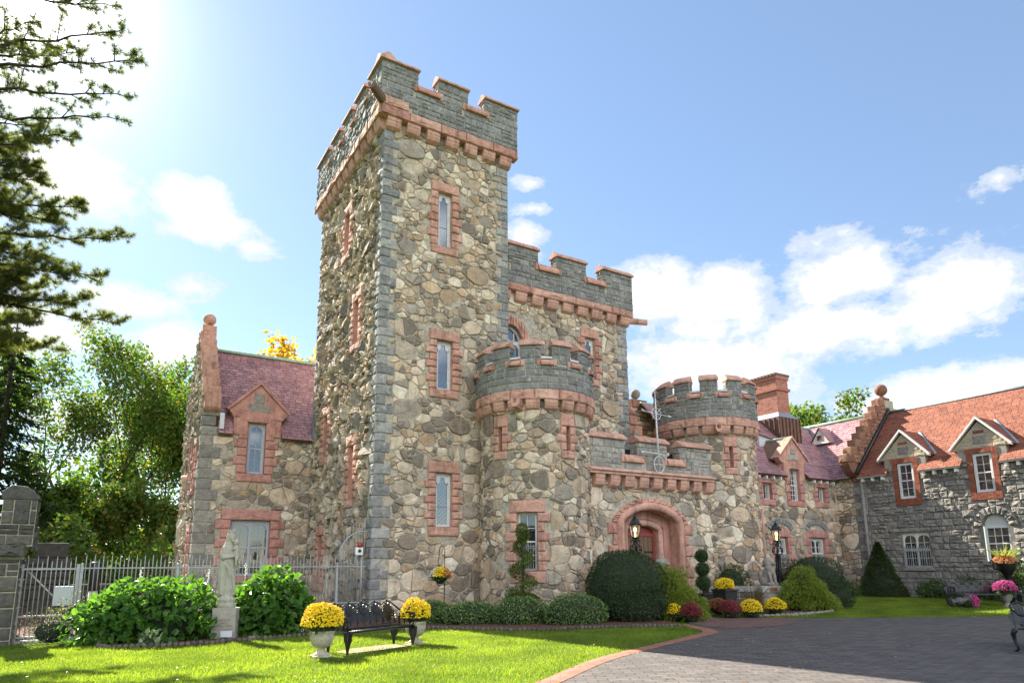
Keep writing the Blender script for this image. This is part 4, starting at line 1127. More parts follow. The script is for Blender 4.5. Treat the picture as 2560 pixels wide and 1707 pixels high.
# wall dormer gable
dg = MB(); G = [(27.25, 7.63), (29.35, 7.63), (29.35, 7.95), (29.75, 8.25), (28.3, 9.66), (26.85, 8.25), (27.25, 7.95)]
dg.prism([FW(p[0], p[1], .06) for p in G], (0, .42, 0))
for a, b in ((27.25, 27.83), (28.79, 29.35)): dg.box(a, b, -.06, .36, 6.9, 7.628)
for (a, b, e, f) in ((27.25, 27.84, 6.9, 8.1), (28.78, 29.35, 6.9, 8.1), (27.84, 28.78, 7.64, 8.2)): rect(dg, Front(-.06), a, b, e, f, rng, h=.05, lump=.35)
for (a, b, e, f) in ((27.85, 28.75, 8.2, 8.6), (28.1, 28.5, 8.6, 9.0)): rect(dg, Front(-.06), a, b, e, f, rng, h=.05, mi=1)
for s_ in (-1, 1):
    q = [(28.3, 9.66), (28.3 + s_ * 1.5, 8.2), (28.3 + s_ * 1.6, 8.3), (28.3, 9.82)]
    if s_ > 0: q = q[::-1]
    dg.prism([FW(p[0], p[1], .16) for p in q][::-1], (0, .6, 0))
obj('dormer_gable', dg, [PINK, ASHLAR], rear, castle=True, recalc=True)
wm = MB(); backing(wm, FW, WX0, WX1 + .1, GZ - .3, 7.2, ow + ol)
rubble(wm, FW, 20.5, WX1, GZ, 7.15, ex + [(27.25, 29.35, 6.9, 8)], 141, k=.95, h=(.03, .08), mi=1)
obj('wall', wm, [MORTAR, FIELD], rear, castle=True)
ZE, ZR = 7.1, 11.9; RY = 4.5; e0 = -.4
Vd = Vector((0, RY - e0, ZR - ZE)); SLN = Vd.length; RM = Flat((WX0, e0, ZE), (1, 0, 0), Vd)
rt = MB(); Wd = WX1 - WX0; TOPX = 36.85 - WX0
body = [(0, 0), (Wd - .1, 0), (TOPX, SLN), (0, SLN)]
ua, ub = 27.25 - WX0, 29.35 - WX0; vd = (8.25 - ZE) / (ZR - ZE) * SLN
sl_edge = lambda v: Wd - .1 + (TOPX - Wd + .1) * v / SLN
slab(rt, RM, [(0, ua, 0, vd), (ub, Wd - .1, 0, vd)], -.13, -.05)
for hh, f in ((-.05, (0, 1, 2, 3)), (-.13, (3, 2, 1, 0))): rt.add([RM(u, v, hh) for u, v in ((0, vd), (sl_edge(vd), vd), (TOPX, SLN), (0, SLN))], [f], 1)
for poly in ([(0, 0), (ua, 0), (ua, vd), (0, vd)], [(ub, 0), (Wd - .1, 0), (sl_edge(vd), vd), (ub, vd)], [(0, vd), (sl_edge(vd), vd), (TOPX, SLN), (0, SLN)]):
    roof_tiles(rt, RM, poly, .26, .42, rng, th=.035)
rt.add([(WX0, RY, ZR), (38, RY, ZR), (38, 9.4, 7), (WX0, 9.4, 7)], [(0, 1, 2, 3)], 1)
obj('roof', rt, [SLATE, WOODC], rear, castle=True)
rd = MB(); rd.tube([(WX0, RY, ZR + .04), (36.8, RY, ZR + .04)], .09, 8); obj('ridge', rd, COPPER, rear, castle=True)
vl = MB(); vl.tube([(WX1 - .25, e0, ZE + .05), (36.85, RY, ZR + .05)], .13, 6); obj('valley_flashing', vl, LEAD, rear, castle=True)
for i in range(18):
    x = 20.4 + i * .68
    if 27.1 < x < 29.4: continue
    ra = MB(); ra.box(x, x + .1, -.38, 0, ZE - .28, ZE - .1); obj('rafter_end', ra, WHITE, rear, castle=True)
ds = MB()
for s_ in (-1, 1):
    ye = .3; xe = 28.3 + s_ * 1.42; yb0 = e0 + (8.28 - ZE) / (ZR - ZE) * (RY - e0); yb1 = e0 + (9.7 - ZE) / (ZR - ZE) * (RY - e0)
    pl = Flat((xe, ye, 8.28), (0, 1, 0), (-s_ * 1.42, 0, 1.42), flip=(s_ > 0))
    L2 = math.hypot(1.42, 1.42); q = [(0, 0), (yb0 - ye + .1, 0), (yb1 - ye + .1, L2), (0, L2)]
    ds.add([pl(u, v, -.02) for u, v in q], [(0, 1, 2, 3)] if not pl.flip else [(3, 2, 1, 0)], 1)
    roof_tiles(ds, pl, q, .22, .34, rng, th=.03)
obj('dormer_roof', ds, [SLATE, WOODC], rear, castle=True)
cpm = MB(); cpm.tube([(28.3, .3, 9.76), (28.3, 2.4, 9.76)], .09, 6)
for s_ in (-1,): cpm.tube([(28.3 + s_ * 1.46, 1.0, 8.3), (28.3, 2.4, 9.78)], .07, 5)
obj('dormer_ridge', cpm, COPPER, rear, castle=True)
dp = MB(); dp.tube([(24.75, -.12, 4.95), (24.75, -.12, 1.0)], .1, 8); obj('drainpipe', dp, PINK, rear, castle=True)
for i, o in enumerate(ow):
    window(rear, FW, o, .24, 'sash' if i == 1 else 'casement', WHITE, fw=.06, nx=2 if i == 1 else 3, ny=6 if i == 1 else 1)
    curtains(rear, FW, o, -.20, .3 if i == 1 else .22)
for o in ol:
    window(rear, FW, o, .24, 'twin', WHITE, fw=.06); curtains(rear, FW, o, -.2, .2)
    bm = MB(); a, b, e, f = o
    for z in (e + .1, e + .7, e + .82): bm.mbox(FW, a, b, z, z + .035, .05, .08)
    for i in range(11): u = a + .05 + i * (b - a - .1) / 10; bm.mbox(FW, u - .012, u + .012, e + .02, e + .95, .052, .078)
    obj('window_bars', bm, SILVER, rear, castle=True)
# chimney stack
ch = MB(); cx0, cx1, cy0, cy1 = 31.5, 32.8, 3.12, 5.3
ch.box(cx0, cx1, cy0, cy1, 12.3, 15.1)
def bricks(mb, M, u0, u1, v0, v1, mi, seed, c=.105, w=.33):
    r = random.Random(seed); v = v0; k = 0
    while v < v1 - .02:
        u = u0 - (w / 2 if k % 2 else 0)
        while u < u1:
            a, b = max(u, u0), min(u + w, u1)
            if b - a > .04:
                hh = .012 + r.uniform(0, .008); mb.mbox(M, a + .006, b - .006, v + .006, min(v + c, v1) - .006, 0, hh, mi)
            u += w
        v += c; k += 1
for M_, a, b in ((Left(cx0), cy0, cy1), (Front(cy0), cx0, cx1)):
    bricks(ch, M_, a, b, 12.3, 14.1, 1, 5); bricks(ch, M_, a, b, 14.3, 14.95, 1, 6)
ch.box(cx0 - .12, cx1 + .12, cy0 - .12, cy1 + .12, 14.08, 14.28, 1); ch.box(cx0 - .08, cx1 + .08, cy0 - .08, cy1 + .08, 14.95, 15.2, 1)
for i in range(8): ch.box(cx0 - .16, cx1 + .16, cy0 - .1 + i * .3, cy0 + .08 + i * .3, 15.2, 15.36, 2)
chim = obj('chimney', ch, [MORTAR_L, PINKBRICK, RUST], rear, castle=True)
sk = MB(); sx0, sx1, sy0, sy1 = cx0 - .45, cx1 + .55, cy0 - .35, cy1 + .3
sk.add([(sx0, sy0, 12.0), (sx1, sy0, 12.0), (sx1, sy1, 12.0), (sx0, sy1, 12.0), (cx0, cy0, 12.45), (cx1, cy0, 12.45), (cx1, cy1, 12.45), (cx0, cy1, 12.45)], [(0, 1, 5, 4), (1, 2, 6, 5), (2, 3, 7, 6), (3, 0, 4, 7)], 1)
sk.box(sx0, sx1, sy0, sy1, 9.5, 11.98)
for i in range(7): x = sx0 + i * (sx1 - sx0) / 6; sk.box(x - .03, x + .03, sy0 - .07, sy0, 9.6, 11.99)
for i in range(8): y = sy0 + i * (sy1 - sy0) / 7; sk.box(sx0 - .07, sx0, y - .03, y + .03, 9.6, 11.99)
obj('chimney_skirt', sk, [RUST, LEAD], chim, castle=True)
# shed dormer seen beside the chimney
sd_ = MB(); sd_.prism([(27.6, 1.9, 9.2), (30.4, 1.9, 9.2), (30.4, 1.9, 9.75), (27.6, 1.9, 10.2)], (0, 1.6, .6)); obj('shed_dormer', sd_, [PALEPAINT], rear, castle=True, recalc=True)
sr_ = MB(); sr_.prism([(27.3, 1.75, 10.22), (30.7, 1.75, 9.72), (30.7, 1.75, 9.82), (27.3, 1.75, 10.32)], (0, 2.6, .75)); obj('shed_roof', sr_, [SLATE], rear, castle=True, recalc=True)

# small stepped gables that rise behind the entrance
sg = thing('pink_stepped_gable', CW((16.6, 2.6, 6)), 'small pink crow-stepped gable with a ball, half hidden behind entrance battlements', 'gable')
gm = MB(); xc = 16.75; yy = 2.2
for k in range(5):
    z1 = 10.35 - .55 * k - (0 if k == 0 else .05); hw = .30 + .38 * k
    gm.box(xc - hw, xc + hw, yy, yy + .45, z1 - .55, z1); rect(gm, Front(yy), xc - hw, xc + hw, z1 - .55, z1, rng, h=.05, lump=.3)
gm.box(xc - 1.9, xc + 1.9, yy + .01, yy + .45, 6.2, 7.65)
rect(gm, Front(yy), xc - .1, xc + .5, 9.0, 9.5, rng, h=.1, mi=1)
obj('steps', gm, [PINK, ASHLAR], sg, castle=True)
b_ = MB(); b_.ball((xc, yy + .22, 10.66), .27, 16, 12); b_.lathe((xc, yy + .22, 10.3), [(.12, 0), (.1, .15), (.13, .2)], 10); obj('ball_finial', b_, PINK, sg, castle=True)
rr_ = MB(); rr_.add([(xc, yy + .45, 10.0), (xc + 2.1, yy + .45, 7.4), (xc + 2.1, yy + 3, 7.4), (xc, yy + 3, 10.0)], [(0, 1, 2, 3)]); rr_.add([(xc, yy + .45, 10.0), (xc - 2.1, yy + .45, 7.4), (xc - 2.1, yy + 3, 7.4), (xc, yy + 3, 10.0)], [(3, 2, 1, 0)])
rr_.tube([(xc + .3, yy + .5, 9.95), (xc + 2.2, yy + .5, 7.45)], .1, 5, 1); obj('roof', rr_, [SLATE, LEAD], sg, castle=True)
sg2 = thing('brown_stepped_gable', CW((19.9, 5.5, 6)), 'brown stepped gable with gray stone ball, behind the far round turret', 'gable')
gm = MB(); xc = 19.85; yy = 5.0
for k in range(6):
    z1 = 12.3 - .58 * k; hw = .65 + .55 * k
    gm.box(xc - hw, xc + hw, yy, yy + .7, z1 - .58, z1); rect(gm, Front(yy), xc - hw, xc - hw + .6, z1 - .58, z1, rng, h=.06, lump=.3, mi=0); rect(gm, Front(yy), xc + hw - .6, xc + hw, z1 - .58, z1, rng, h=.06, lump=.3, mi=0)
    if k: ashlar(gm, Front(yy), xc - hw + .6, xc + hw - .6, z1 - .58, z1, [], 500 + k, h=(.04, .16), courses=(.3,), mi=1)
gm.box(xc - 3.4, xc + 3.4, yy + .01, yy + .7, 6.2, 8.9)
obj('steps', gm, [BROWNSTONE, FIELD], sg2, castle=True)
b_ = MB(); b_.ball((xc, yy + .35, 12.75), .33, 16, 12); b_.lathe((xc, yy + .35, 12.28), [(.15, 0), (.1, .16), (.14, .2)], 10); obj('ball_finial', b_, GRANITE, sg2, castle=True)

# ---------------------------------------------------------------- red roofed range on the right
XR = 32.72
rangeb = thing('red_roofed_range', CW((XR, -5, GZ)), 'long gray granite range with red shingle roof and brick-framed dormers at right', 'range')
LR = Left(XR); rng = random.Random(51); ex = []
RYE, RYS = -17.0, -1.45               # extent of the red roof along Y
od = [(-5.27, -4.28, 5.54, 7.76), (-9.62, -8.62, 5.54, 7.76)]
oc = (-5.74, -4.08, 1.38, 3.48); oa = (-9.98, -8.70, 1.70, 4.28)
ex += [(-5.57, -4.0, 5.1, 8.1), (-9.92, -8.33, 5.1, 8.1), (oc[0] - .02, oc[1] + .02, oc[2] - .2, oc[3] + .02), (oa[0] - .05, oa[1] + .05, oa[2] - .2, 3.66)]
vo = MB(); ac = (oa[0] + oa[1]) / 2; n = 11
for k in range(n):
    t0, t1 = math.pi * (1 - k / n), math.pi * (1 - (k + 1) / n); p = [(ac + math.cos(t) * r_, 3.64 + math.sin(t) * r_) for t, r_ in ((t0, .66), (t1, .66), (t1, 1.12), (t0, 1.12))]
    stone(vo, LR, p, rng, h=.13, gap=.012, rnd=False, lump=.5, seg=.2, smooth=False)
for k in range(8):
    for sgn in (-1, 1):
        hw = math.sqrt(max(.02, 1.12 ** 2 - (k * .14) ** 2)); a, b = sorted((ac, ac + sgn * hw)); ex.append((a, b, 3.6 + k * .14, 3.6 + k * .14 + .141))
obj('arch_stones', vo, GRANITE, rangeb, castle=True)
wm = MB(); hol = od + [oc, (oa[0], oa[1], oa[2], 3.64)]
backing(wm, LR, RYE, 9, GZ - .3, 7.4, hol + [(oa[0], oa[1], 3.63, 4.3)])
arch_strip(wm, LR, oa[0], oa[1], 4.301, lambda u: 3.64 + math.sqrt(max(0, .64 ** 2 - (u - ac) ** 2)), -.2, .0, n=16)
for o in od + [oc]: reveal(wm, LR, o, .06, -.22, 1)
ashlar(wm, LR, RYE, -2.15, GZ, 7.25, ex, 61, courses=(.26, .34, .42), width=(.3, .7), h=(.03, .10), gap=.01, mi=1, lump=.5, tilt=.14)
exq = []
qm = MB(); quoins(qm, LR, -2.14, 1, GZ, 7.2, rng, exq, 0, w=(.5, .85), hs=(.4, .55))
rubble(wm, LR, -1.3, 0, GZ, 7.2, exq, 62, k=1.0, h=(.03, .08), mi=2)
obj('wall', wm, [MORTAR_G, GRANITE, FIELD], rangeb, castle=True); obj('corner_stones', qm, QUOIN, rangeb, castle=True)
# brick panels round the dormer windows
for o in od:
    bm = MB(); a, b, e, f = o; w = .30
    for i, (r0, r1, v0, v1) in enumerate(((a - w, a, e - .4, f + .02), (b, b + w, e - .4, f + .02), (a, b, e - .42, e))): bricks(bm, Left(XR - .06), r0, r1, v0, v1, 1, 71 + i, c=.095, w=.30)
    u = a - w
    while u < b + w - .02: bm.mbox(Left(XR - .06), u + .006, u + .09, f + .02, f + .30, 0, .02, 1); u += .098
    backing(bm, LR, a - w, b + w, e - .42, f + .3, [o], 0, h=.058)
    reveal(bm, LR, o, .06, -.15, 1)
    obj('brick_panel', bm, [MORTAR_G, BRICK], rangeb, castle=True)
# roof
XE, ZE = XR - .42, 7.15; XT, ZT = 36.85, 11.95
Vd = Vector((XT - XE, 0, ZT - ZE)); SLN = Vd.length
RM = Flat((XE, RYS - .35, ZE), (0, -1, 0), Vd)      # u runs toward the camera
rt = MB(); Wd = RYS - .35 - RYE
uY = lambda y: RYS - .35 - y
vz = lambda z: (z - ZE) / (ZT - ZE) * SLN
gaps = [(uY(-3.75), uY(-5.65)), (uY(-8.1), uY(-10.1))]
zg = 7.95; segs = [(0, gaps[0][0]), (gaps[0][1], gaps[1][0]), (gaps[1][1], Wd)]
vg = vz(7.95)
for a, b, e, f in [(s_[0], s_[1], 0, vg) for s_ in segs] + [(0, Wd, vg, SLN)]:
    for hh, fc_ in ((-.05, (0, 1, 2, 3)), (-.14, (3, 2, 1, 0))): rt.add([RM(a, e, hh), RM(b, e, hh), RM(b, f, hh), RM(a, f, hh)], [fc_], 1)
for a, b in segs:
    roof_tiles(rt, RM, [(a, -.02), (b, -.02), (b, vz(zg)), (a, vz(zg))], .2, .42, rng, th=.02, lift=.006)
    rt.add([RM(a, -.02, -.12), RM(b, -.02, -.12), RM(b, -.02, .0), RM(a, -.02, .0)], [(0, 1, 2, 3)], 2)
roof_tiles(rt, RM, [(0, vz(zg)), (Wd, vz(zg)), (Wd, SLN), (0, SLN)], .2, .42, rng, th=.02, lift=.006)
rt.add([(XT, RYS, ZT), (XT + 4.4, RYS, ZE), (XT + 4.4, RYE, ZE), (XT, RYE, ZT)], [(0, 1, 2, 3)], 1)
obj('red_roof', rt, [SHINGLE, WOODC, WHITE], rangeb, castle=True)
# cut the eave at the dormers is hidden behind their gables; purple roof north of the stepped gable
RM2 = Flat((XE, 5.5, ZE), (0, -1, 0), Vd); r2 = MB()
q = [(uv, 0) for uv in ()]
yv = lambda v: (-.4 + 4.9 * v / SLN)   # valley position along Y at height v
poly = [(5.5 - 0.0 + .35, 0), (5.5 + 1.3, 0), (5.5 + 1.3, SLN), (5.5 - 4.5, SLN)]
r2.add([RM2(u, v, -.05) for u, v in poly], [(0, 1, 2, 3)], 1)
roof_tiles(r2, RM2, poly, .26, .42, rng, th=.035)
obj('slate_roof', r2, [SLATE, WOODC], rangeb, castle=True)
rd = MB(); rd.tube([(XT, 5.0, ZT + .12), (XT, RYS - .1, ZT + .12)], .1, 8, 0); rd.tube([(XT, RYS - .4, ZT + .02), (XT, RYE, ZT + .02)], .13, 8, 1); obj('ridge', rd, [COPPER, LEAD], rangeb, castle=True)
for a, b in segs:
    k = max(1, int((b - a) / .55))
    for i in range(k): y = RYS - .35 - (a + (i + .5) * (b - a) / k); ra = MB(); ra.box(XE + .04, XR + .02, y - .06, y + .06, ZE - .32, ZE - .13); obj('rafter_end', ra, WHITE, rangeb, castle=True)
# dormers
for o, zp, hw in ((od[0], 9.66, 1.52), (od[1], 9.68, 1.52)):
    c = (o[0] + o[1]) / 2 + .0; zb = 8.06
    dm = MB(); dm.prism([LR(c - hw, zb, .05), LR(c + hw, zb, .05), LR(c, zp - .1, .05)], (.5, 0, 0), 0)
    dm.mbox(LR, c - hw + .25, c - .78, 7.35, zb + .1, -.6, .04, 1); dm.mbox(LR, c + .78, c + hw - .25, 7.35, zb + .1, -.6, .04, 1)
    for row in range(8):
        z0 = zb + .02 + row * .19; hwz = hw * (zp - .1 - z0 - .19) / (zp - .1 - zb)
        if hwz > .1: ashlar(dm, Left(XR - .05), c - hwz, c + hwz, z0, z0 + .18, [(c - .36, c + .36, zb + .2, zb + .75), (c - .3, c + .3, zb + .8, zb + 1.02)], 80 + row, courses=(.18,), width=(.5, .8), h=(.01, .02), gap=.006, mi=0)
    rect(dm, Left(XR - .05), c - .34, c + .34, zb + .22, zb + .73, rng, h=.04, mi=1); dm.mbox(LR, c - .28, c + .28, zb + .84, zb + 1.0, .05, .075, 2)
    gb = obj('dormer_gable', dm, [BEIGE, GRANITE, BRICK], rangeb, castle=True, recalc=True)
    bb = MB()
    for s_ in (-1, 1):
        q = [(c, zp + .06), (c + s_ * (hw + .1), zb - .06), (c + s_ * (hw + .1), zb + .08), (c, zp + .2)]
        bb.prism([LR(p[0], p[1], .26) for p in q], (.22, 0, 0))
    obj('bargeboard', bb, WHITE, gb, castle=True, recalc=True)
    dr_ = MB(); zt = zp + .17
    for s_ in (-1, 1):
        xb = lambda z: XE + (z - ZE) / (ZT - ZE) * (XT - XE)
        ze_ = zb + .02; ye = c + s_ * (hw + .12)
        pl = Flat((XR - .24, ye, ze_), (1, 0, 0), (0, -s_ * (hw + .12), zt - ze_), flip=(s_ < 0) is False)
        L2 = math.hypot(hw + .12, zt - ze_); q = [(0, 0), (xb(ze_) - XR + .3, 0), (xb(zt) - XR + .3, L2), (0, L2)]
        fl_ = [(0, 1, 2, 3)]
        dr_.add([pl(u, v, .0) for u, v in q], fl_, 0)
        roof_tiles(dr_, pl, q, .19, .4, rng, th=.02, lift=.005)
        dr_.tube([pl(q[1][0] - .08, .0, .03), pl(q[2][0] - .08, L2, .03)], .11, 6, 1)
    obj('dormer_roof', dr_, [SHINGLE, LEAD], rangeb, castle=True)
# stepped gable parapet
gp = MB(); gy0, gy1 = RYS - .32, RYS + .30; ns = 9; z0, z1 = 8.15, 12.95
for k in range(ns):
    a = XR - 1.15 + (36.05 - XR + 1.15) * k / (ns - 1); b = 2 * 36.9 - a; e, f = z0 + (z1 - z0) * k / ns, z0 + (z1 - z0) * (k + 1) / ns
    o0, o1 = .004 * k, .004 * k
    gp.box(a, b, gy0 + o0, gy1 - o1, e, f, 1)
    fg = Front(gy0 + o0); rect(gp, fg, a, a + .62, e, f, rng, h=.05, lump=.35, mi=0)
    rect(gp, Left(a), gy0, gy1, e, f, rng, h=.05, lump=.3, mi=0)
    if b - a > 1.9: ashlar(gp, fg, a + .62, min(a + 1.7, b), e, f, [], 700 + k, courses=(.28,), width=(.3, .6), h=(.03, .09), mi=0)
P = [(.0, 7.2), (.15, 7.22), (.55, 7.55), (.75, 8.0), (.75, 8.16), (0, 8.16)]
vs = [LR(gy0, q[1], q[0] * 1.5 - .02) for q in P] + [LR(gy1, q[1], q[0] * 1.5 - .02) for q in P]; n = len(P)
gp.add(vs, [tuple(range(n)), tuple(reversed(range(n, 2 * n)))] + [(i, n + i, n + (i + 1) % n, (i + 1) % n) for i in range(n)], 0)
gp.box(XR - .05, XR + .7, gy0, gy1, 6.9, 8.16, 0)
obj('stepped_gable', gp, [BROWNSTONE, MORTAR_L], rangeb, castle=True, recalc=True)
bl = MB(); bl.box(36.5, 37.3, gy0, gy1, 12.95, 13.1); bl.lathe((36.9, RYS, 13.05), [(.3, 0), (.14, .2), (.12, .3), (.18, .34)], 14); bl.ball((36.9, RYS, 13.72), .42, 20, 14); obj('ball_finial', bl, BROWNSTONE, rangeb, castle=True)
fm = MB(); fm.tube([(XE - .1, gy0 - .12, ZE + .25), (XT, gy0 - .12, ZT + .25)], .12, 6); obj('flashing', fm, TAR, rangeb, castle=True)
# roof vent
rv = MB(); vy, vx = 2.3, 35.2; zc = 11.0 - .2
rv.prism([(vx - .3, vy - .75, zc - .55), (vx - .3, vy + .75, zc - .55), (vx - .3, vy, zc + .55)], (.25, 0, 0), 0); 
rv.add([(vx - .4, vy - .9, zc - .62), (vx - .4, vy, zc + .66), (vx + 1.0, vy, zc + .66), (vx + .1, vy - .9, zc - .5)], [(0, 1, 2, 3)], 1); rv.add([(vx - .4, vy + .9, zc - .62), (vx - .4, vy, zc + .66), (vx + 1.0, vy, zc + .66), (vx + .1, vy + .9, zc - .5)], [(3, 2, 1, 0)], 1)
rv.mbox(Left(vx - .3), vy - .2, vy + .2, zc - .3, zc + .05, 0, .03, 2); obj('roof_vent', rv, [WHITE, SLATE, RUST], rangeb, castle=True, recalc=True)
dp = MB(); dp.tube([(XR - .16, -1.95, 7.0), (XR - .16, -1.95, GZ)], .1, 8); obj('drainpipe', dp, ASHLAR, rangeb, castle=True)
for o in od: window(rangeb, LR, o, .1, 'sash', WHITE, fw=.15, nx=2, ny=4)
window(rangeb, LR, oc, .2, 'twin', WHITE, fw=.08)
wa = window(rangeb, LR, (oa[0], oa[1], oa[2], 3.64), .2, 'sash', WHITE, fw=.12, nx=3, ny=4)
am = MB(); am.add([LR(ac, 3.6, -.16)] + [LR(ac + .64 * math.cos(math.pi * i / 16), 3.6 + .68 * math.sin(math.pi * i / 16), -.16) for i in range(17)], [(0, i + 2, i + 1) for i in range(16)]); obj('arch_panel', am, PALEPAINT, wa, castle=True, recalc=True)
bm = MB(); a, b, e, f = oc
for z in (e + .06, e + .95, e + 1.12): bm.mbox(LR, a, b, z, z + .035, .03, .06)
for i in range(13): u = a + .05 + i * (b - a - .1) / 12; bm.mbox(LR, u - .013, u + .013, e + .02, e + 1.3, .032, .058)
obj('window_bars', bm, SILVER, rangeb, castle=True)
sl2 = MB(); sl2.mbox(LR, oc[0] - .1, oc[1] + .1, oc[2] - .2, oc[2], -.2, .12); obj('sill', sl2, GRANITE, rangeb, castle=True, bevel=.015)
sl2 = MB(); sl2.mbox(LR, oa[0] - .2, oa[1] + .2, oa[2] - .2, oa[2], -.2, .14); obj('sill', sl2, GRANITE, rangeb, castle=True, bevel=.015)

# ================================================================== ground
nr = np.random.default_rng(7)
def ss(t): t = np.clip(t, 0, 1); return t * t * (3 - 2 * t)
def tz(x, y):
    x = np.asarray(x, float); y = np.asarray(y, float)
    return .17 * ss((x - 13) / 9) * ss((y + 11) / 5) - .12 * ss((-6.2 - x) / 2.5) * ss((y + 5) / 4)
def ground_mat():
    mt, t, b, out = new_mat('lawn_green'); p = pos(t); n = t.noise(p, .7, 6, .6); n2 = t.noise(p, 14, 4, .7)
    c = t.ramp(n, [(.3, (.055, .10, .015)), (.5, (.075, .125, .02)), (.72, (.11, .145, .03))]); c = t.mix(.7, c, t.ramp(n2, [(.3, (.5, .5, .5)), (.7, (1.3, 1.3, 1.2))]), 'MULTIPLY')
    t.link(c, b.inputs['Base Color']); b.inputs['Roughness'].default_value = 1.0; b.inputs['Specular IOR Level'].default_value = 0.0
    bump(t, b, n2, .6, .03); return mt
xs = sorted(set([-1500, -400, -150] + [-60 + 3 * i for i in range(18)] + [-8 + .8 * i for i in range(46)] + [30 + 4 * i for i in range(14)] + [150, 400, 1500]))
ys = sorted(set([-1500, -400, -120] + [-60 + 4 * i for i in range(11)] + [-16 + .8 * i for i in range(28)] + [7 + 4 * i for i in range(14)] + [120, 400, 1500]))
gv = np.array([(x, y, float(tz(x, y))) for y in ys for x in xs]); nx = len(xs)
gf = np.array([(j * nx + i, j * nx + i + 1, (j + 1) * nx + i + 1, (j + 1) * nx + i) for j in range(len(ys) - 1) for i in range(nx - 1)])
tag(numpy_mesh('ground', gv, gf, ground_mat(), smooth=True), kind='structure')

def flat_poly(name, pts, z, mt, kind='structure', thick=0.0):
    from mathutils.geometry import tessellate_polygon
    vs = [Vector((p[0], p[1], 0)) for p in pts]; tri = tessellate_polygon([vs])
    mb = MB(); V3 = [(p[0], p[1], float(tz(p[0], p[1])) + z) for p in pts]
    fs = []
    for t in tri:
        a, b, c = (vs[i] for i in t); fs.append(tuple(t) if (b - a).cross(c - a).z > 0 else tuple(reversed(t)))
    mb.add(V3, fs)
    return tag(obj(name, mb, mt), kind=kind)
def smooth_line(pts, k=6):
    P = [Vector((*p, 0)) for p in pts]; out = []
    for i in range(len(P) - 1):
        p0, p1, p2, p3 = P[max(i - 1, 0)], P[i], P[i + 1], P[min(i + 2, len(P) - 1)]
        for j in range(k):
            t = j / k; out.append(.5 * ((2 * p1) + (-p0 + p2) * t + (2 * p0 - 5 * p1 + 4 * p2 - p3) * t * t + (-p0 + 3 * p1 - 3 * p2 + p3) * t ** 3))
    out.append(P[-1]); return [(p.x, p.y) for p in out]

def paver_mat(name, c1, c2, mortar, bw, bh, rot, bstr=.5):
    mt, t, b, out = new_mat(name); p = pos(t)
    mp = t.node('ShaderNodeMapping'); mp.inputs['Rotation'].default_value = (0, 0, R(rot)); t.link(p, mp.inputs[0])
    wn = t.noise(p, 1.7, 3, .6, out=1); mv = t.node('ShaderNodeVectorMath'); mv.operation = 'MULTIPLY_ADD'; t.link(wn, mv.inputs[0]); mv.inputs[1].default_value = (.03, .03, 0); t.link(mp.outputs[0], mv.inputs[2])
    br = t.node('ShaderNodeTexBrick'); t.link(mv.outputs[0], br.inputs[0]); br.inputs['Color1'].default_value = (*c1, 1); br.inputs['Color2'].default_value = (*c2, 1); br.inputs['Mortar'].default_value = (*mortar, 1)
    br.inputs['Scale'].default_value = 1.0; br.inputs['Mortar Size'].default_value = .05 * bh; br.inputs['Mortar Smooth'].default_value = .4; br.inputs['Brick Width'].default_value = bw; br.inputs['Row Height'].default_value = bh
    n = t.noise(p, 3, 6, .65); c = t.mix(1.0, br.outputs[0], t.ramp(n, [(.3, (.72, .72, .74)), (.7, (1.2, 1.18, 1.15))]), 'MULTIPLY')
    n2 = t.noise(p, 60, 3, .6); c = t.mix(.6, c, t.ramp(n2, [(.3, (.7, .7, .7)), (.7, (1.25, 1.25, 1.25))]), 'MULTIPLY')
    t.link(c, b.inputs['Base Color']); b.inputs['Roughness'].default_value = .85; b.inputs['Specular IOR Level'].default_value = .3
    h = t.math('ADD', t.math('MULTIPLY', br.outputs['Fac'], -1.0), t.math('MULTIPLY', n2, .3)); bump(t, b, h, bstr, .01); return mt
b_out = [(-9, -17.0), (-6.0, -14.9), (-4.0, -13.45), (-1.82, -12.0), (.35, -10.55), (2.72, -9.5), (4.5, -8.72), (5.5, -8.25), (6.0, -7.55), (6.3, -6.95), (6.55, -6.5)]
b_in = [(-8.8, -17.5), (-5.75, -15.25), (-3.75, -13.8), (-1.5, -12.35), (.62, -10.95), (2.95, -9.88), (4.8, -9.12), (5.95, -8.62), (6.55, -7.7), (6.85, -6.9), (7.0, -6.4)]
bo, bi = smooth_line(b_out), smooth_line(b_in); bi = [(p[0] + (q[0] - p[0]) * .66, p[1] + (q[1] - p[1]) * .66) for p, q in zip(bo, bi)]
drive = bi + [(8.1, -5.5), (8.5, -3.4), (8.6, -2.4), (10.6, -2.4), (10.4, -3.4), (9.6, -5.0), (9.9, -5.5), (11.2, -6.73), (12.8, -7.8), (14.56, -8.9), (17.16, -10.14), (21, -12.0), (26, -14.4), (40, -22), (40, -40), (-8.8, -40)]
flat_poly('driveway', drive, .012, paver_mat('grey_pavers', (.084, .073, .068), (.122, .107, .098), (.02, .018, .016), .32, .16, 31.5, .7))
bm = MB(); vs = []
for p, q in zip(bo, bi): vs += [(p[0], p[1], .02), (p[0] * .5 + q[0] * .5, p[1] * .5 + q[1] * .5, .03), (q[0], q[1], .018)]
fs = []
for i in range(len(bo) - 1):
    for k in range(2): fs.append((3 * i + k, 3 * i + k + 1, 3 * i + 4 + k, 3 * i + 3 + k))
mbm = paver_mat('red_border_pavers', (.27, .115, .075), (.34, .155, .105), (.09, .055, .04), .30, .10, 34, .6)
bm.add(vs, fs); tag(obj('driveway_border', bm, mbm, recalc=True), kind='structure')
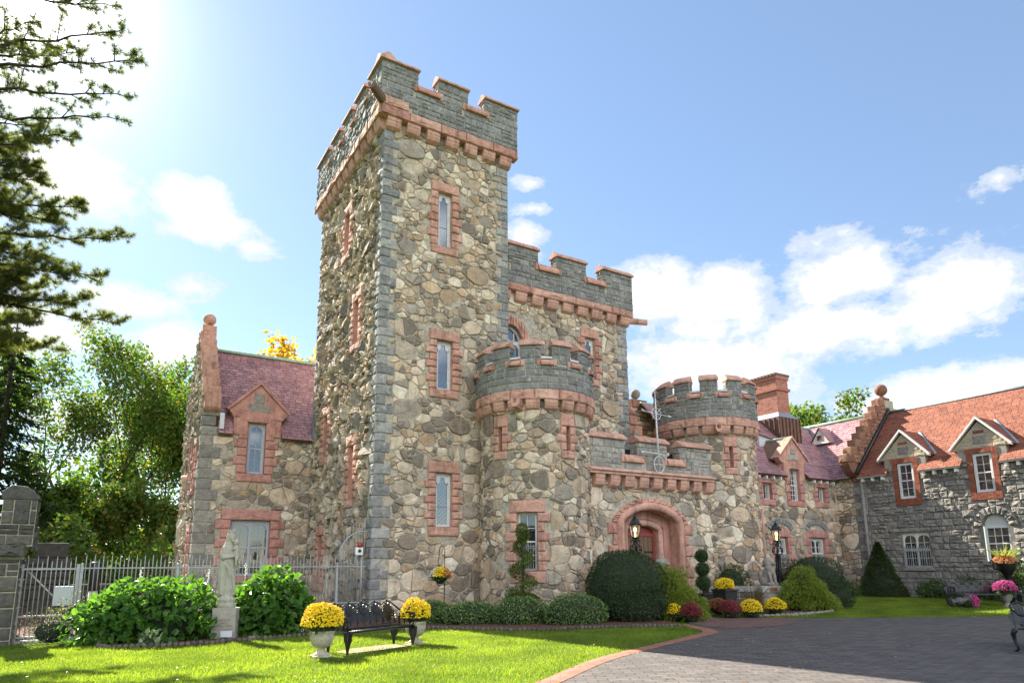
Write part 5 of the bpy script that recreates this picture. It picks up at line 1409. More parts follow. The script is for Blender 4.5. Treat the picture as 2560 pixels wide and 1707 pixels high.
flat_poly('entrance_apron', smooth_line([(6.9, -6.75), (6.75, -7.6), (7.4, -8.1), (8.4, -8.15), (9.6, -7.85), (10.5, -7.2), (10.9, -6.6), (9.9, -5.6), (9.5, -4.9), (8.6, -4.0), (8.0, -4.9), (7.3, -6.1), (6.9, -6.75)], 4), .02, paver_mat('red_grey_pavers', (.13, .075, .066), (.18, .10, .085), (.045, .032, .03), .24, .12, 24))
def mulch_mat():
    mt, t, b, out = new_mat('bark_mulch'); p = pos(t); n = t.noise(p, 28, 6, .75); n1 = t.noise(p, 3, 3, .5)
    t.link(t.ramp(n, [(.3, (.03, .014, .01)), (.5, (.11, .045, .028)), (.7, (.20, .085, .05))]), b.inputs['Base Color']); b.inputs['Roughness'].default_value = .95; bump(t, b, n, 1.0, .04); return mt
MULCH = mulch_mat()
bed_edge = smooth_line([(-7.1, -2.6), (-6.95, -3.5), (-5.5, -4.0), (-4.24, -3.75), (-2.72, -3.42), (-1.2, -3.22), (.39, -3.4), (1.53, -4.75), (2.53, -5.55), (4.3, -5.95), (5.6, -6.5), (6.35, -6.75)], 5)
flat_poly('flower_bed', bed_edge + [(6.6, -6.4), (7.6, -4.6), (8.0, -2.4), (0, -.05), (-7.2, .05)], .03, MULCH)
bed2 = smooth_line([(10.4, -4.9), (10.9, -5.7), (12.3, -6.0), (14.0, -5.85), (15.6, -5.35), (16.6, -4.4), (17.8, -2.9), (19.5, -2.2), (21.5, -2.3), (22.5, -3.5), (22.6, -7), (22.5, -14)], 4)
flat_poly('flower_bed', bed2 + [(24.3, -14), (24.3, -.1), (15, -.1), (12.5, -2.6)], .03, MULCH)
em = MB(); rg = random.Random(4)
def edging(line, size, mb):
    d = 0; nxt = 0
    for a, b in zip(line, line[1:]):
        L = math.hypot(b[0] - a[0], b[1] - a[1])
        while nxt < d + L:
            t = (nxt - d) / L; x, y = a[0] + (b[0] - a[0]) * t, a[1] + (b[1] - a[1]) * t
            mb.ball((x + rg.uniform(-.01, .01), y + rg.uniform(-.01, .01), float(tz(x, y)) + .03), (size * rg.uniform(.45, .6), size * .45, .055 * rg.uniform(.8, 1.4)), 7, 5, rot=Matrix.Rotation(rg.uniform(0, 3), 3, 'Z')); nxt += size
        d += L
edging(bed_edge, .12, em); tag(obj('bed_edging', em, stone_mat('edging_stone', [(.11, .095, .078), (.15, .13, .108), (.085, .075, .062)])), 'low scalloped stone edging along the mulch bed below the tower', 'edging')
em = MB(); edging(bed2[3:14], .2, em); tag(obj('bed_edging', em, stone_mat('pale_edging_stone', [(.22, .205, .18), (.27, .25, .225)])), 'pale scalloped edging around the golden shrub near the lion', 'edging')

def pip(px, py, poly):
    ins = np.zeros(len(px), bool); n = len(poly)
    for i in range(n):
        x0, y0 = poly[i]; x1, y1 = poly[(i + 1) % n]
        c = ((y0 > py) != (y1 > py)); xi = (x1 - x0) * (py - y0) / ((y1 - y0) if abs(y1 - y0) > 1e-9 else 1e-9) + x0
        ins ^= c & (px < xi)
    return ins
GRASS = leaf_mat('grass_blades', [(.13, .20, .022), (.17, .24, .03), (.21, .26, .035), (.15, .22, .025), (.24, .26, .06)], trans=.5, rough=.5, tcol=1.6, var=.8)
def grass(name, poly, n, hgt, wid):
    xs_ = [p[0] for p in poly]; ys_ = [p[1] for p in poly]
    x = nr.uniform(min(xs_), max(xs_), n); y = nr.uniform(min(ys_), max(ys_), n); k = pip(x, y, poly); x, y = x[k], y[k]; n = len(x)
    z = tz(x, y); a = nr.uniform(0, 2 * np.pi, n); h = hgt * nr.uniform(.5, 1.3, n) * (1 + .35 * np.sin(x * 2.1 + np.sin(y * 1.7)) * np.sin(y * 2.3)); w = wid * nr.uniform(.7, 1.3, n)
    lx, ly = nr.normal(0, .45, n) * h, nr.normal(0, .45, n) * h
    V = np.stack([np.stack([x - np.cos(a) * w, y - np.sin(a) * w, z], 1), np.stack([x + np.cos(a) * w, y + np.sin(a) * w, z], 1), np.stack([x + lx, y + ly, z + h], 1)], 1).reshape(-1, 3)
    return tag(numpy_mesh(name, V, np.arange(3 * n).reshape(-1, 3), GRASS), kind='stuff')
lawn1 = [(p[0], p[1]) for p in bo if p[0] > -7] + [p for p in reversed(bed_edge)] + [(-7.2, -1.2), (-9.8, -1.0), (-10.5, -10), (-8, -15.5)]
grass('lawn_grass', lawn1, 330000, .042, .0045)
lawn2 = [(11.2, -6.73), (12.8, -7.8), (14.56, -8.9), (17.16, -10.14), (21, -12.0), (22.5, -12.7)] + list(reversed(bed2))
grass('lawn_grass', lawn2, 150000, .05, .007)
k = 420; x = nr.uniform(-9, 8, k); y = nr.uniform(-14, -3.6, k); P = np.stack([x, y, tz(x, y) + .035], 1); ang = nr.uniform(0, 6.28, k); D = np.stack([np.cos(ang), np.sin(ang), nr.normal(0, .25, k)], 1)
T_ = np.array([(0, 0, 0), (.45, .5, .1), (1, 0, 0), (.45, -.5, .1)]); B_ = np.stack([-np.sin(ang), np.cos(ang), nr.normal(0, .3, k)], 1); s_ = nr.uniform(.035, .075, k)[:, None]
V = np.stack([P + (D * t[0] + B_ * t[1] * .7) * s_ + np.array([0, 0, t[2] * .05]) for t in T_], 1).reshape(-1, 3)
tag(numpy_mesh('fallen_leaves', V, np.arange(4 * k).reshape(-1, 4)[:, ::-1], leaf_mat('fallen_leaf', [(.30, .20, .05), (.22, .13, .05), (.36, .27, .07), (.16, .09, .04)], trans=.3)), kind='stuff')
# worn patch of bare earth under the bench
flat_poly('bare_earth', [(-3.1, -7.35), (-2.4, -7.2), (-1.6, -6.85), (-1.35, -6.55), (-1.9, -6.35), (-2.7, -6.6), (-3.2, -6.95)], .02, plain('dry_earth', (.30, .24, .16), .95, nsc=25, namt=.5, bstr=.6))

# ================================================================== fence and gate on the left
FY = .1; FF = Front(FY)
lw = thing('retaining_wall', CW((-5, FY, GZ)), 'low dark stone wall below the grey iron fence beside the gabled wing', 'wall')
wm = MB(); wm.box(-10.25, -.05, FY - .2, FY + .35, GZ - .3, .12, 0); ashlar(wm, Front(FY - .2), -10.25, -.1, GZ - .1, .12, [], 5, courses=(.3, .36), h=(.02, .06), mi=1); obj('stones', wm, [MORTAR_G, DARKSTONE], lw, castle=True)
fence = thing('iron_fence', CW((-5, FY, .2)), 'long grey iron picket fence on a low wall behind the hydrangeas', 'fence')
def pickets(mb, x0, x1, z0, ztop, pitch=.127, alt=.16, y=FY):
    n = int((x1 - x0) / pitch)
    for i in range(n + 1):
        x = x0 + i * (x1 - x0) / n; zt = ztop - (alt if i % 2 else 0)
        mb.tube([(x, y, z0), (x, y, zt - .12), (x, y, zt)], [.017, .017, .004], 5)
pk = MB(); pickets(pk, -10.15, -1.5, .14, 2.10); obj('picket_panel', pk, SILVER, fence, castle=True)
rl = MB()
for z in (.2, 1.64): rl.box(-10.25, -1.4, FY - .03, FY + .03, z - .02, z + .02)
obj('rails', rl, SILVER, fence, castle=True)
for x in (-10.25, -7.3, -4.4, -1.42): p_ = MB(); p_.box(x - .045, x + .045, FY - .045, FY + .045, .1, 1.72); p_.lathe((x, FY, 1.72), [(.06, 0), (.05, .04), (.01, .09)], 8); obj('post', p_, SILVER, fence, castle=True)
ag = thing('arched_fence_panel', CW((-.8, FY, .2)), 'tall grey picket panel with an arched top against the tower corner', 'fence panel')
pk = MB()
for i in range(9):
    x = -1.32 + i * .125; zt = 2.2 + 1.0 * math.sqrt(max(0, 1 - ((x + .32) / 1.02) ** 2)); pk.tube([(x, FY - .05, .15), (x, FY - .05, zt + .12), (x, FY - .05, zt + .3)], [.017, .017, .004], 5)
pickets(pk, -1.28, -.32, .15, 2.05, y=FY - .06); obj('picket_panel', pk, SILVER, ag, castle=True)
ar = MB(); ar.tube([(-1.34, FY - .05, 1.6)] + [(-.32 - 1.02 * math.cos(R(t)), FY - .05, 2.1 + .98 * math.sin(R(t))) for t in range(0, 91, 9)] + [(-.2, FY - .05, 3.08)], .028, 6)
for z in (.2, 1.64): ar.box(-1.38, -.25, FY - .09, FY - .03, z - .02, z + .02)
ar.tube([(-.42, FY - .08, .1), (-.42, FY - .08, 2.3)], .04, 6); obj('frame', ar, SILVER, ag, castle=True)
sgn = thing('alarm_box', CW((-.56, FY - .12, 2.3)), 'small white box with a red beacon on the arched fence panel', 'alarm box')
a_ = MB(); a_.box(-.74, -.42, FY - .22, FY - .1, 2.1, 2.42); obj('case', a_, WHITE, sgn, castle=True, bevel=.01)
a_ = MB(); a_.lathe((-.56, FY - .16, 2.42), [(.1, 0), (.1, .1), (.07, .2), (.01, .22)], 10); obj('beacon', a_, plain('red_lens', (.35, .02, .02), .25), sgn, castle=True)
a_ = MB(); a_.tube([(-.57, FY - .2, 2.27), (-.57, FY - .24, 2.27)], .07, 10); obj('dial', a_, IRON, sgn, castle=True)
gt = thing('iron_gate', CW((-11.1, FY, -.6)), 'grey iron gate with diagonal brace and a metal box, beside the stone pier', 'gate')
pk = MB(); pickets(pk, -11.78, -10.45, -.62, 2.05, pitch=.132); obj('picket_panel', pk, SILVER, gt, castle=True)
fr = MB()
for z in (-.56, .10, 1.62): fr.box(-11.9, -10.32, FY - .03, FY + .03, z - .03, z + .03)
for x in (-11.92, -10.36): fr.box(x - .05, x + .05, FY - .05, FY + .05, -.75, 1.78)
fr.tube([(-11.75, FY + .04, 1.55), (-10.45, FY + .04, .15)], .025, 5); obj('frame', fr, SILVER, gt, castle=True)
a_ = MB(); a_.box(-10.98, -10.42, FY - .14, FY - .03, .42, 1.05); obj('lock_plate', a_, plain('galvanised_plate', (.42, .43, .43), .5, .3), gt, castle=True, bevel=.006)
a_ = MB(); a_.box(-11.95, -10.3, FY - .25, FY + .4, -.95, -.66); tag(obj('threshold', a_, GRANITE, castle=True, bevel=.01), 'flat stone threshold under the iron gate', 'step')
# bollard post behind the fence
bo_ = thing('marker_post', CW((-9.4, FY + 1.2, -.5)), 'black capped pale post standing just behind the iron fence', 'post')
a_ = MB(); a_.lathe((-9.85, FY + 1.2, 0), [(.14, -.5), (.14, .85)], 12); obj('pole', a_, PALEPAINT, bo_, castle=True)
a_ = MB(); a_.lathe((-9.85, FY + 1.2, 0), [(.17, .85), (.17, 1.8), (.12, 1.86)], 12); obj('sleeve', a_, TAR, bo_, castle=True)
# gate pier
pr_ = thing('gate_pier', CW((-12.8, .6, -.8)), 'weathered grey stone gate pier with a corbelled battlement at left edge', 'gate pier')
pm = MB(); px0, px1, py0, py1 = -14.2, -11.98, -.3, 1.3; rg2 = random.Random(9)
pm.box(px0, px1, py0, py1, -1.2, 2.2); ashlar(pm, Front(py0), px0, px1, -1.0, 1.95, [], 1, courses=(.4, .5, .6), width=(.5, 1.0), h=(.03, .08), gap=.02, mi=1); ashlar(pm, Right(px1), py0, py1, -1.0, 1.95, [], 2, courses=(.4, .5), width=(.5, 1.0), h=(.03, .08), gap=.02, mi=1)
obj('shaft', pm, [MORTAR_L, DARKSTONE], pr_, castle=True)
pm = MB()
for x in (-13.6, -12.35): rect(pm, Front(py0 - .12), x - .3, x + .5, 2.0, 2.4, rg2, h=.16, lump=.5, mi=1)
pm.box(px0, px1 + .28, py0 - .12, py1, 2.35, 3.05); ashlar(pm, Front(py0 - .12), px0, px1 + .28, 2.38, 3.05, [], 3, courses=(.33,), width=(.5, .9), h=(.03, .09), mi=1); ashlar(pm, Right(px1 + .28), py0, py1, 2.2, 3.05, [], 4, courses=(.4,), width=(.5, .8), h=(.03, .1), mi=1)
for a, b in ((-12.62, px1 + .28), (-14.2, -13.1)):
    pm.box(a, b, py0 - .1, py0 + .55, 3.05, 3.85); ashlar(pm, Front(py0 - .1), a, b, 3.05, 3.85, [], 6, courses=(.8,), width=(.4, .6), h=(.03, .07), mi=1); ashlar(pm, Right(b), py0 - .1, py0 + .55, 3.05, 3.85, [], 8, courses=(.4,), width=(.4, .6), h=(.02, .06), mi=1)
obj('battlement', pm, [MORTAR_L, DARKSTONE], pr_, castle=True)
pm = MB()
for a, b in ((-12.62, px1 + .28), (-14.2, -13.1)): pm.prism([(a - .05, py0 - .17, 3.85), (b + .06, py0 - .17, 3.85), (b + .06, py0 - .17, 3.98), (b - .3, py0 - .17, 4.28), (a + .2, py0 - .17, 4.32), (a - .05, py0 - .17, 4.1)], (0, .8, 0))
obj('cap_stone', pm, DARKSTONE, pr_, castle=True, bevel=.03, recalc=True)
gw = thing('garden_wall', (-9, 5.0, 0), 'dark crenellated garden wall in shade behind the iron gate', 'wall')
pm = MB(); GW_ = Front(5.0); pm.box(-16, -4.4, 5.02, 5.4, -1, 1.15); ashlar(pm, GW_, -16, -4.4, -.4, 1.15, [], 3, courses=(.3, .4), h=(.02, .06), mi=0); pm.box(-16, -7.9, 5.05, 5.38, 1.15, 1.95); ashlar(pm, GW_, -16, -7.9, 1.15, 1.95, [], 4, courses=(.4,), h=(.02, .06), mi=0)
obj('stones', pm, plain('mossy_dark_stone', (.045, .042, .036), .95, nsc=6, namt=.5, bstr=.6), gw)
for k in range(5):
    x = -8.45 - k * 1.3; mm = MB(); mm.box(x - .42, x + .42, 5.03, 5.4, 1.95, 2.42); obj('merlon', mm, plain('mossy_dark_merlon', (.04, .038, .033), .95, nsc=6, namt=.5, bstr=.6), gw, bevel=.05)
bk_ = thing('earth_bank', (-9, 3, 0), 'dark shaded earth and leaf litter strip between the fence and the garden wall', 'earth'); bk_['kind'] = 'stuff'; mm = MB(); mm.add([(-16, .4, -.05), (-4.3, .4, .03), (-4.3, 5.0, .4), (-16, 5.0, .3)], [(0, 1, 2, 3)]); obj('litter', mm, MULCH, bk_)

# ================================================================== plants
def unit(v): return v / np.maximum(np.linalg.norm(v, axis=1, keepdims=True), 1e-9)
def leaf_arrays(P, D, N, L, W, shape='diamond', fold=.2):
    """P bases, D directions, N leaf normals -> vertex and face arrays"""
    D = unit(D); B = unit(np.cross(D, N)); N = unit(np.cross(B, D)); n = len(P); L = np.broadcast_to(np.asarray(L, float), (n,))[:, None]; W = np.broadcast_to(np.asarray(W, float), (n,))[:, None]
    if shape == 'diamond': T = [(0, 0, 0), (.45, .5, fold), (1, 0, 0), (.45, -.5, fold)]; F = [(0, 3, 2, 1)]
    elif shape == 'ovate': T = [(0, 0, 0), (.3, .5, fold), (.68, .42, fold * .8), (1.02, 0, -.18), (.3, -.5, fold), (.68, -.42, fold * .8)]; F = [(0, 3, 2, 1), (0, 4, 5, 3)]
    elif shape == 'blossom':
        T = [(.0, 0, .55)] + [(.5 * math.cos(t * math.pi / 3), .5 * math.sin(t * math.pi / 3), 0) for t in range(6)]; F = [(0, 1, 2, 3), (0, 3, 4, 5), (0, 5, 6, 1)]
    V = np.stack([P + D * L * t[0] + B * W * t[1] + N * W * t[2] for t in T], 1).reshape(-1, 3)
    k = len(T); Fa = (np.arange(n)[:, None, None] * k + np.array(F)[None]).reshape(-1, 4)
    return V, Fa
def rdir(n): return unit(nr.normal(size=(n, 3)))
def lump(d, seed, amt): 
    r2 = np.random.default_rng(seed); f = np.zeros(len(d))
    for _ in range(7): f += np.sin(d @ (r2.normal(size=3) * 3.2) + r2.uniform(0, 6))
    return 1 + amt * f / 2.6
def ellipsoid_quads(c, r, nu=14, nv=8):
    m_ = MB(); m_.ball(c, r, nu, nv); V = np.array(m_.v); F = np.array(m_.f); return V, F
def join(parts):
    V = []; F = []; M = []; b = 0
    for v, f, m_ in parts: V.append(v); F.append(f + b); M.append(np.full(len(f), m_)); b += len(v)
    return np.concatenate(V), np.concatenate(F), np.concatenate(M)
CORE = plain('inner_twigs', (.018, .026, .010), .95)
BARK = stone_mat('tree_bark', [(.05, .038, .028), (.075, .058, .042), (.04, .03, .022)], nsc=5, bstr=.8)

def shrub(name, loc, label, cat, blobs, n, L, W, mat, group=None, shape='diamond', up=.25, spread=.7, inner=.16, lumps=.08, core=.82, droop=0.0, flat=False, seed=1, hang=None):
    """foliage over a set of ellipsoids (centre, radii) round a dark twiggy core"""
    t = thing(name, loc, label, cat, group); Ps = []; Ns = []; parts = []
    tot = sum(b[1][0] * b[1][2] for b in blobs)
    for i, (c, r) in enumerate(blobs):
        k = int(n * r[0] * r[2] / tot); d = rdir(k); d = d[d[:, 2] > -.75]; rr = lump(d, seed * 31 + i, lumps) * (1 - inner * nr.random(len(d)) ** 2)
        p = d * np.array(r) * rr[:, None] + np.array(c); p = p[p[:, 2] > .01] if not flat else p
        d = (p - np.array(c)) / np.array(r) / np.array(r); Ps.append(p); Ns.append(unit(d))
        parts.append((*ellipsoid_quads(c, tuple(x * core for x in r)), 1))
    P = np.concatenate(Ps); N = np.concatenate(Ns); k = len(P)
    D = N * spread + rdir(k) * .8 + np.array([0, 0, up]); D[:, 2] -= droop
    LN = N + rdir(k) * .55 + np.array([0, 0, .3])
    V, F = leaf_arrays(P, D, LN, L * nr.uniform(.7, 1.3, k) * np.where(nr.random(k) < .05, nr.uniform(1.3, 2.3 if shape == 'diamond' else 1.35, k), 1), W * nr.uniform(.75, 1.25, k), shape)
    V, F, M = join([(V, F, 0)] + parts); V = V + np.array(loc)
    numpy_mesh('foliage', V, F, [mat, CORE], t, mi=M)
    return t

YEW = leaf_mat('yew_green', [(.022, .045, .012), (.035, .065, .018), (.018, .035, .010), (.05, .08, .025)], trans=.15, rough=.55)
BOX = leaf_mat('variegated_leaf', [(.05, .12, .022), (.08, .17, .035), (.20, .27, .09), (.04, .095, .02), (.32, .38, .15), (.07, .15, .03)], trans=.2)
BOXD = leaf_mat('boxwood_leaf', [(.03, .07, .015), (.05, .10, .025), (.025, .055, .012)], trans=.2)
GOLD = leaf_mat('golden_cypress', [(.16, .21, .022), (.21, .25, .03), (.11, .16, .02), (.25, .28, .04)], trans=.3, tcol=1.4)
HYDR = leaf_mat('hydrangea_leaf', [(.055, .13, .022), (.075, .165, .028), (.045, .11, .022), (.095, .19, .035), (.065, .15, .03)], trans=.42, rough=.35, tcol=1.8)
SPRUCE = leaf_mat('dwarf_spruce', [(.035, .06, .012), (.05, .08, .016), (.028, .05, .012)], trans=.15)
SPIRAL = leaf_mat('spiral_conifer', [(.09, .125, .022), (.13, .165, .03), (.07, .10, .02)], trans=.25)
FERN = leaf_mat('fern_green', [(.05, .09, .02), (.07, .12, .025), (.10, .14, .04), (.04, .07, .02)], trans=.35)
RUSTY = leaf_mat('autumn_shrub', [(.09, .06, .025), (.07, .08, .025), (.12, .07, .03), (.05, .06, .02)], trans=.3)
YFL = leaf_mat('yellow_petals', [(.82, .56, .008), (.88, .64, .012), (.76, .47, .006), (.90, .72, .03)], trans=.25, rough=.7, tcol=1.0)
RFL = leaf_mat('dark_red_petals', [(.16, .012, .02), (.22, .02, .03), (.11, .008, .015), (.28, .04, .05)], trans=.2, rough=.7, tcol=1.0)
OFL = leaf_mat('orange_petals', [(.58, .22, .07), (.66, .30, .11), (.48, .16, .05)], trans=.2, rough=.7, tcol=1.0)
PFL = leaf_mat('magenta_petals', [(.48, .04, .22), (.58, .08, .30), (.38, .025, .16)], trans=.2, rough=.7, tcol=1.0)
WFL = leaf_mat('white_petals', [(.7, .68, .6), (.6, .6, .52)], trans=.2, rough=.7, tcol=1.0)
RUFL = leaf_mat('rust_petals', [(.22, .07, .02), (.28, .10, .03), (.16, .05, .02)], trans=.2, rough=.7, tcol=1.0)

def mum(loc, r, h, mat, label, group=None, n=480, bs=.05, squash=1.0, name='chrysanthemum', mats2=None, rot=None):
    """a dome of blossoms over its foliage; loc = middle of the dome's base"""
    t = thing(name, loc, label, 'flowers', group)
    n = int(n * 1.9); bs *= .82; d = rdir(int(n * 1.9)); d = d[d[:, 2] > -.14][:n]; k = len(d)
    rr = lump(d, int(abs(loc[0] * 100)) + 3, .07) * nr.uniform(.90, 1.03, k)
    P = d * np.array([r, r, h]) * rr[:, None]; P[:, 2] += .02
    N = unit(d / np.array([r, r, h]) + rdir(k) * .35)
    D = unit(np.cross(N, rdir(k)))
    V, F = leaf_arrays(P, D, N, bs * nr.uniform(.7, 1.2, k), bs * nr.uniform(.7, 1.2, k), 'blossom')
    if rot is not None: V = V @ rot.T
    if mats2:                           # more than one flower colour across the dome
        mi = np.repeat(np.digitize(P[:, 0] * .85 - P[:, 1] * .52 + nr.normal(0, .04, k), [x * r for x in mats2[1]]), 3); numpy_mesh('blossoms', V + np.array(loc), F, mats2[0], t, mi=mi)
    else: numpy_mesh('blossoms', V + np.array(loc), F, mat, t)
    d = rdir(340); k = len(d); P = d * np.array([r, r, h]) * (.62 + .30 * nr.random(k))[:, None]; P = P[P[:, 2] > -.35 * h]; k = len(P)
    V, F = leaf_arrays(P, unit(P) + rdir(k) * .6 - np.array([0, 0, .2]), rdir(k), .075, .04)
    c = ellipsoid_quads((0, 0, -.0), (r * .72, r * .72, h * .78)); V, F, M = join([(V, F, 0), (*c, 1)])
    if rot is not None: V = V @ rot.T
    numpy_mesh('foliage', V + np.array(loc), F, [FERN, CORE], t, mi=M)
    return t

# hydrangeas beside the statue
for loc, r, lab in (((-6.02, -2.15, 0), (1.40, .95, 1.02), 'large leafy hydrangea bush left of the white statue'), ((-3.4, -2.25, 0), (.86, .8, 1.05), 'leafy hydrangea bush right of the white statue, behind the yellow urn')):
    shrub('hydrangea_bush', loc, lab, 'bush', [((0, 0, .42), r), ((.25, -.1, .35), (r[0] * .85, r[1], r[2] * .8)), ((-.35, .1, .3), (r[0] * .9, r[1], r[2] * .75))], 2700, .18, .145, HYDR, 'hydrangeas', 'ovate', up=-.05, spread=.75, inner=.28, lumps=.12, core=.72, droop=.12, seed=int(loc[0] * 10) % 50)
shrub('hosta', (-6.15, -3.55, 0), 'small white-edged leafy plant in front of the hydrangea', 'plant', [((0, 0, .08), (.2, .2, .2))], 70, .15, .08, leaf_mat('hosta_leaf', [(.10, .17, .08), (.4, .45, .3)], trans=.3), shape='ovate', core=.3)
shrub('flowering_shrub', (-8.0, -1.6, -.1), 'thin pale shrub with white specks beside the iron gate', 'shrub', [((0, 0, .35), (.75, .6, .55)), ((.4, .2, .7), (.45, .4, .5))], 1500, .05, .03, leaf_mat('pale_leaf', [(.07, .10, .04), (.10, .13, .06), (.35, .36, .28), (.05, .08, .03)], trans=.3), inner=.7, core=.45)
for i, (x, y, z) in enumerate(((-6.4, -2.0, 1.45), (-4.9, -1.9, 1.4), (-4.0, -1.7, 1.55))):
    mb = MB(); mb.tube([(x, y, z - .4), (x + .02, y, z + .15)], .012, 5)
    for k in range(7): mb.ball((x + rg.uniform(-.03, .05), y, z - .12 + k * .05), .022, 6, 4)
    tag(obj('flower_spike', mb, WHITE), 'small white flower spike rising above the hydrangea leaves', 'flower', 'white spikes over the hydrangeas')
# clipped variegated hedges
for loc, r, lab in (((1.25, -1.75, 0), (.62, .48, .64), 'first small variegated shrub, directly behind the right yellow urn'), ((2.05, -2.75, 0), (.80, .52, .62), 'second low variegated shrub, below the hanging flower basket'), ((3.2, -3.55, 0), (.80, .55, .76), 'third clipped variegated shrub, below the spiral topiary'), ((4.45, -4.5, 0), (.92, .62, .84), 'largest clipped variegated shrub, next to the big dark yew ball')):
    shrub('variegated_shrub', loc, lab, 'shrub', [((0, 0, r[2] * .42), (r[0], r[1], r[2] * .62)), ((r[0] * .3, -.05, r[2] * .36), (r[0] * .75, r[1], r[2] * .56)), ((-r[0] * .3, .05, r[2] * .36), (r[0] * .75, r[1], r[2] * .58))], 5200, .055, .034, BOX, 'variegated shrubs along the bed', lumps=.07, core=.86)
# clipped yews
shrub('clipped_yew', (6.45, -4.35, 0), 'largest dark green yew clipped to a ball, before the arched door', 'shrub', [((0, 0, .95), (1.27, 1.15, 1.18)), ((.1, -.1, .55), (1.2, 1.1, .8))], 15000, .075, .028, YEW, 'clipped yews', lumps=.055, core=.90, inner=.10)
shrub('clipped_yew', (15.55, -4.35, 0), 'dark rounded yew right of the second lamp post and golden shrub', 'shrub', [((0, 0, .85), (1.12, 1.05, 1.03)), ((.25, -.2, .5), (1.05, 1.0, .8))], 13000, .075, .028, YEW, 'clipped yews', lumps=.06, core=.90, inner=.10, seed=3)
shrub('round_shrub', (8.55, -4.3, 0), 'small dark green ball shrub behind the first golden cypress', 'shrub', [((0, 0, .62), (.42, .42, .42))], 2600, .05, .028, BOXD, lumps=.04, core=.88)
# golden thread cypress: drooping sprays
def cypress(loc, blobs, n, lab, seed):
    t = thing('golden_cypress', loc, lab, 'shrub', 'golden thread cypresses'); parts = []; Vs = []
    tot = sum(b[1][0] * b[1][2] for b in blobs)
    for i, (c, r) in enumerate(blobs):
        k = int(n * r[0] * r[2] / tot); d = rdir(k); d = d[d[:, 2] > -.6]; k = len(d)
        p = d * np.array(r) * (lump(d, seed + i, .24) * nr.uniform(.70, 1.05, k))[:, None] + np.array(c); ok = p[:, 2] > .03; p, d = p[ok], d[ok]; k = len(p)
        out = unit(d * np.array([1, 1, .3]) + rdir(k) * .45)
        for j in range(3):              # three segments arching over
            D = out + np.array([0, 0, .45 - .75 * j]); q = p + rdir(k) * .02
            V, F = leaf_arrays(q, D, rdir(k) + np.array([0, 0, .5]), .085, .022); Vs.append((V, F, 0)); p = p + unit(D) * .06
        parts.append((*ellipsoid_quads(c, tuple(x * .70 for x in r)), 1))
    V, F, M = join(Vs + parts); numpy_mesh('foliage', V + np.array(loc), F, [GOLD, CORE], t, mi=M)
cypress((7.75, -5.0, 0), [((-.15, 0, .95), (.42, .4, .6)), ((0, 0, .5), (.62, .6, .62)), ((.25, -.25, .3), (.55, .5, .45))], 9500, 'feathery golden cypress at the right side of the big yew ball', 5)
cypress((14.15, -4.95, 0), [((-.1, 0, .95), (.45, .42, .48)), ((0, 0, .5), (.75, .7, .6)), ((.45, -.25, .28), (.62, .5, .42)), ((-.45, 0, .4), (.4, .4, .45))], 12000, 'feathery golden cypress to the right of the lion pedestal', 9)
# spiral topiary in a bowl
st_ = thing('spiral_topiary', (3.72, -2.85, 0), 'spiral clipped conifer in a wide stone bowl before the round turret', 'topiary')
Vs = []; nseg = 2600; u = nr.random(nseg); ang = u * 2 * np.pi * 2.9 + 1.2; zc = .62 + u * 2.05; rr = .30 * (1 - u) + .05
base = np.stack([np.cos(ang) * rr, np.sin(ang) * rr, zc], 1); d = rdir(nseg); p = base + d * (.205 * (1 - u * .4) * np.cbrt(nr.uniform(.25, 1, nseg)))[:, None] * np.array([1, 1, .72])
V, F = leaf_arrays(p, d + np.array([0, 0, .5]), rdir(nseg), .085, .034); 
d = rdir(1500); p = d * np.array([.47, .47, .2]) + np.array([0, 0, .6]); V2, F2 = leaf_arrays(p, d + rdir(1500) * .6, rdir(1500), .09, .035)
p = rdir(700) * np.array([.18, .18, .28]) + np.array([0, 0, 2.62]); V3, F3 = leaf_arrays(p, rdir(700) + np.array([0, 0, .6]), rdir(700), .08, .032)
sx = (V[:, 2:3] > .75)
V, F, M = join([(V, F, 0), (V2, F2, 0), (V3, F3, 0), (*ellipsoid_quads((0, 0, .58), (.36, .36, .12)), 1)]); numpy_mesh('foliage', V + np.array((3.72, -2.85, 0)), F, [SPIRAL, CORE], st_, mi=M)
mb = MB(); mb.tube([(3.72, -2.85, .3), (3.74, -2.86, 1.5), (3.72, -2.85, 2.6)], [.05, .04, .01], 7); obj('trunk', mb, BARK, st_)
mb = MB(); mb.lathe((3.72, -2.85, 0), [(.2, 0), (.22, .08), (.12, .16), (.12, .24), (.36, .40), (.44, .52), (.44, .57), (.39, .57), (.3, .48)], 24); obj('bowl', mb, GRANITE, st_)
# dwarf spruce cone and shrubs against the right-hand walls
tsp = thing('dwarf_spruce', (22.9, -2.6, .15), 'dark conical dwarf spruce in the corner before the grey wall', 'tree')
d = rdir(9000); zz_ = nr.random(9000) ** 1.4 * 2.35; a = nr.uniform(0, 2 * np.pi, 9000); rr = (1 - zz_ / 2.42) * 1.0 * (1 + .07 * np.sin(a * 5 + zz_ * 4) + .05 * np.sin(zz_ * 13 + a * 2)) * nr.uniform(.88, 1.04, 9000)
p = np.stack([np.cos(a) * rr, np.sin(a) * rr, zz_ + .05], 1); N = np.stack([np.cos(a), np.sin(a), np.full(9000, .4)], 1); V, F = leaf_arrays(p, N + rdir(9000) * .6, rdir(9000), .09, .03)
mb = MB(); mb.lathe((0, 0, 0), [(.92, .05), (.7, .7), (.35, 1.5), (.02, 2.3)], 16); V, F, M = join([(V, F, 0), (np.array(mb.v), np.array(mb.f[:-2]), 1)]); numpy_mesh('foliage', V + np.array((22.9, -2.6, .15)), F, [SPRUCE, CORE], tsp, mi=M)
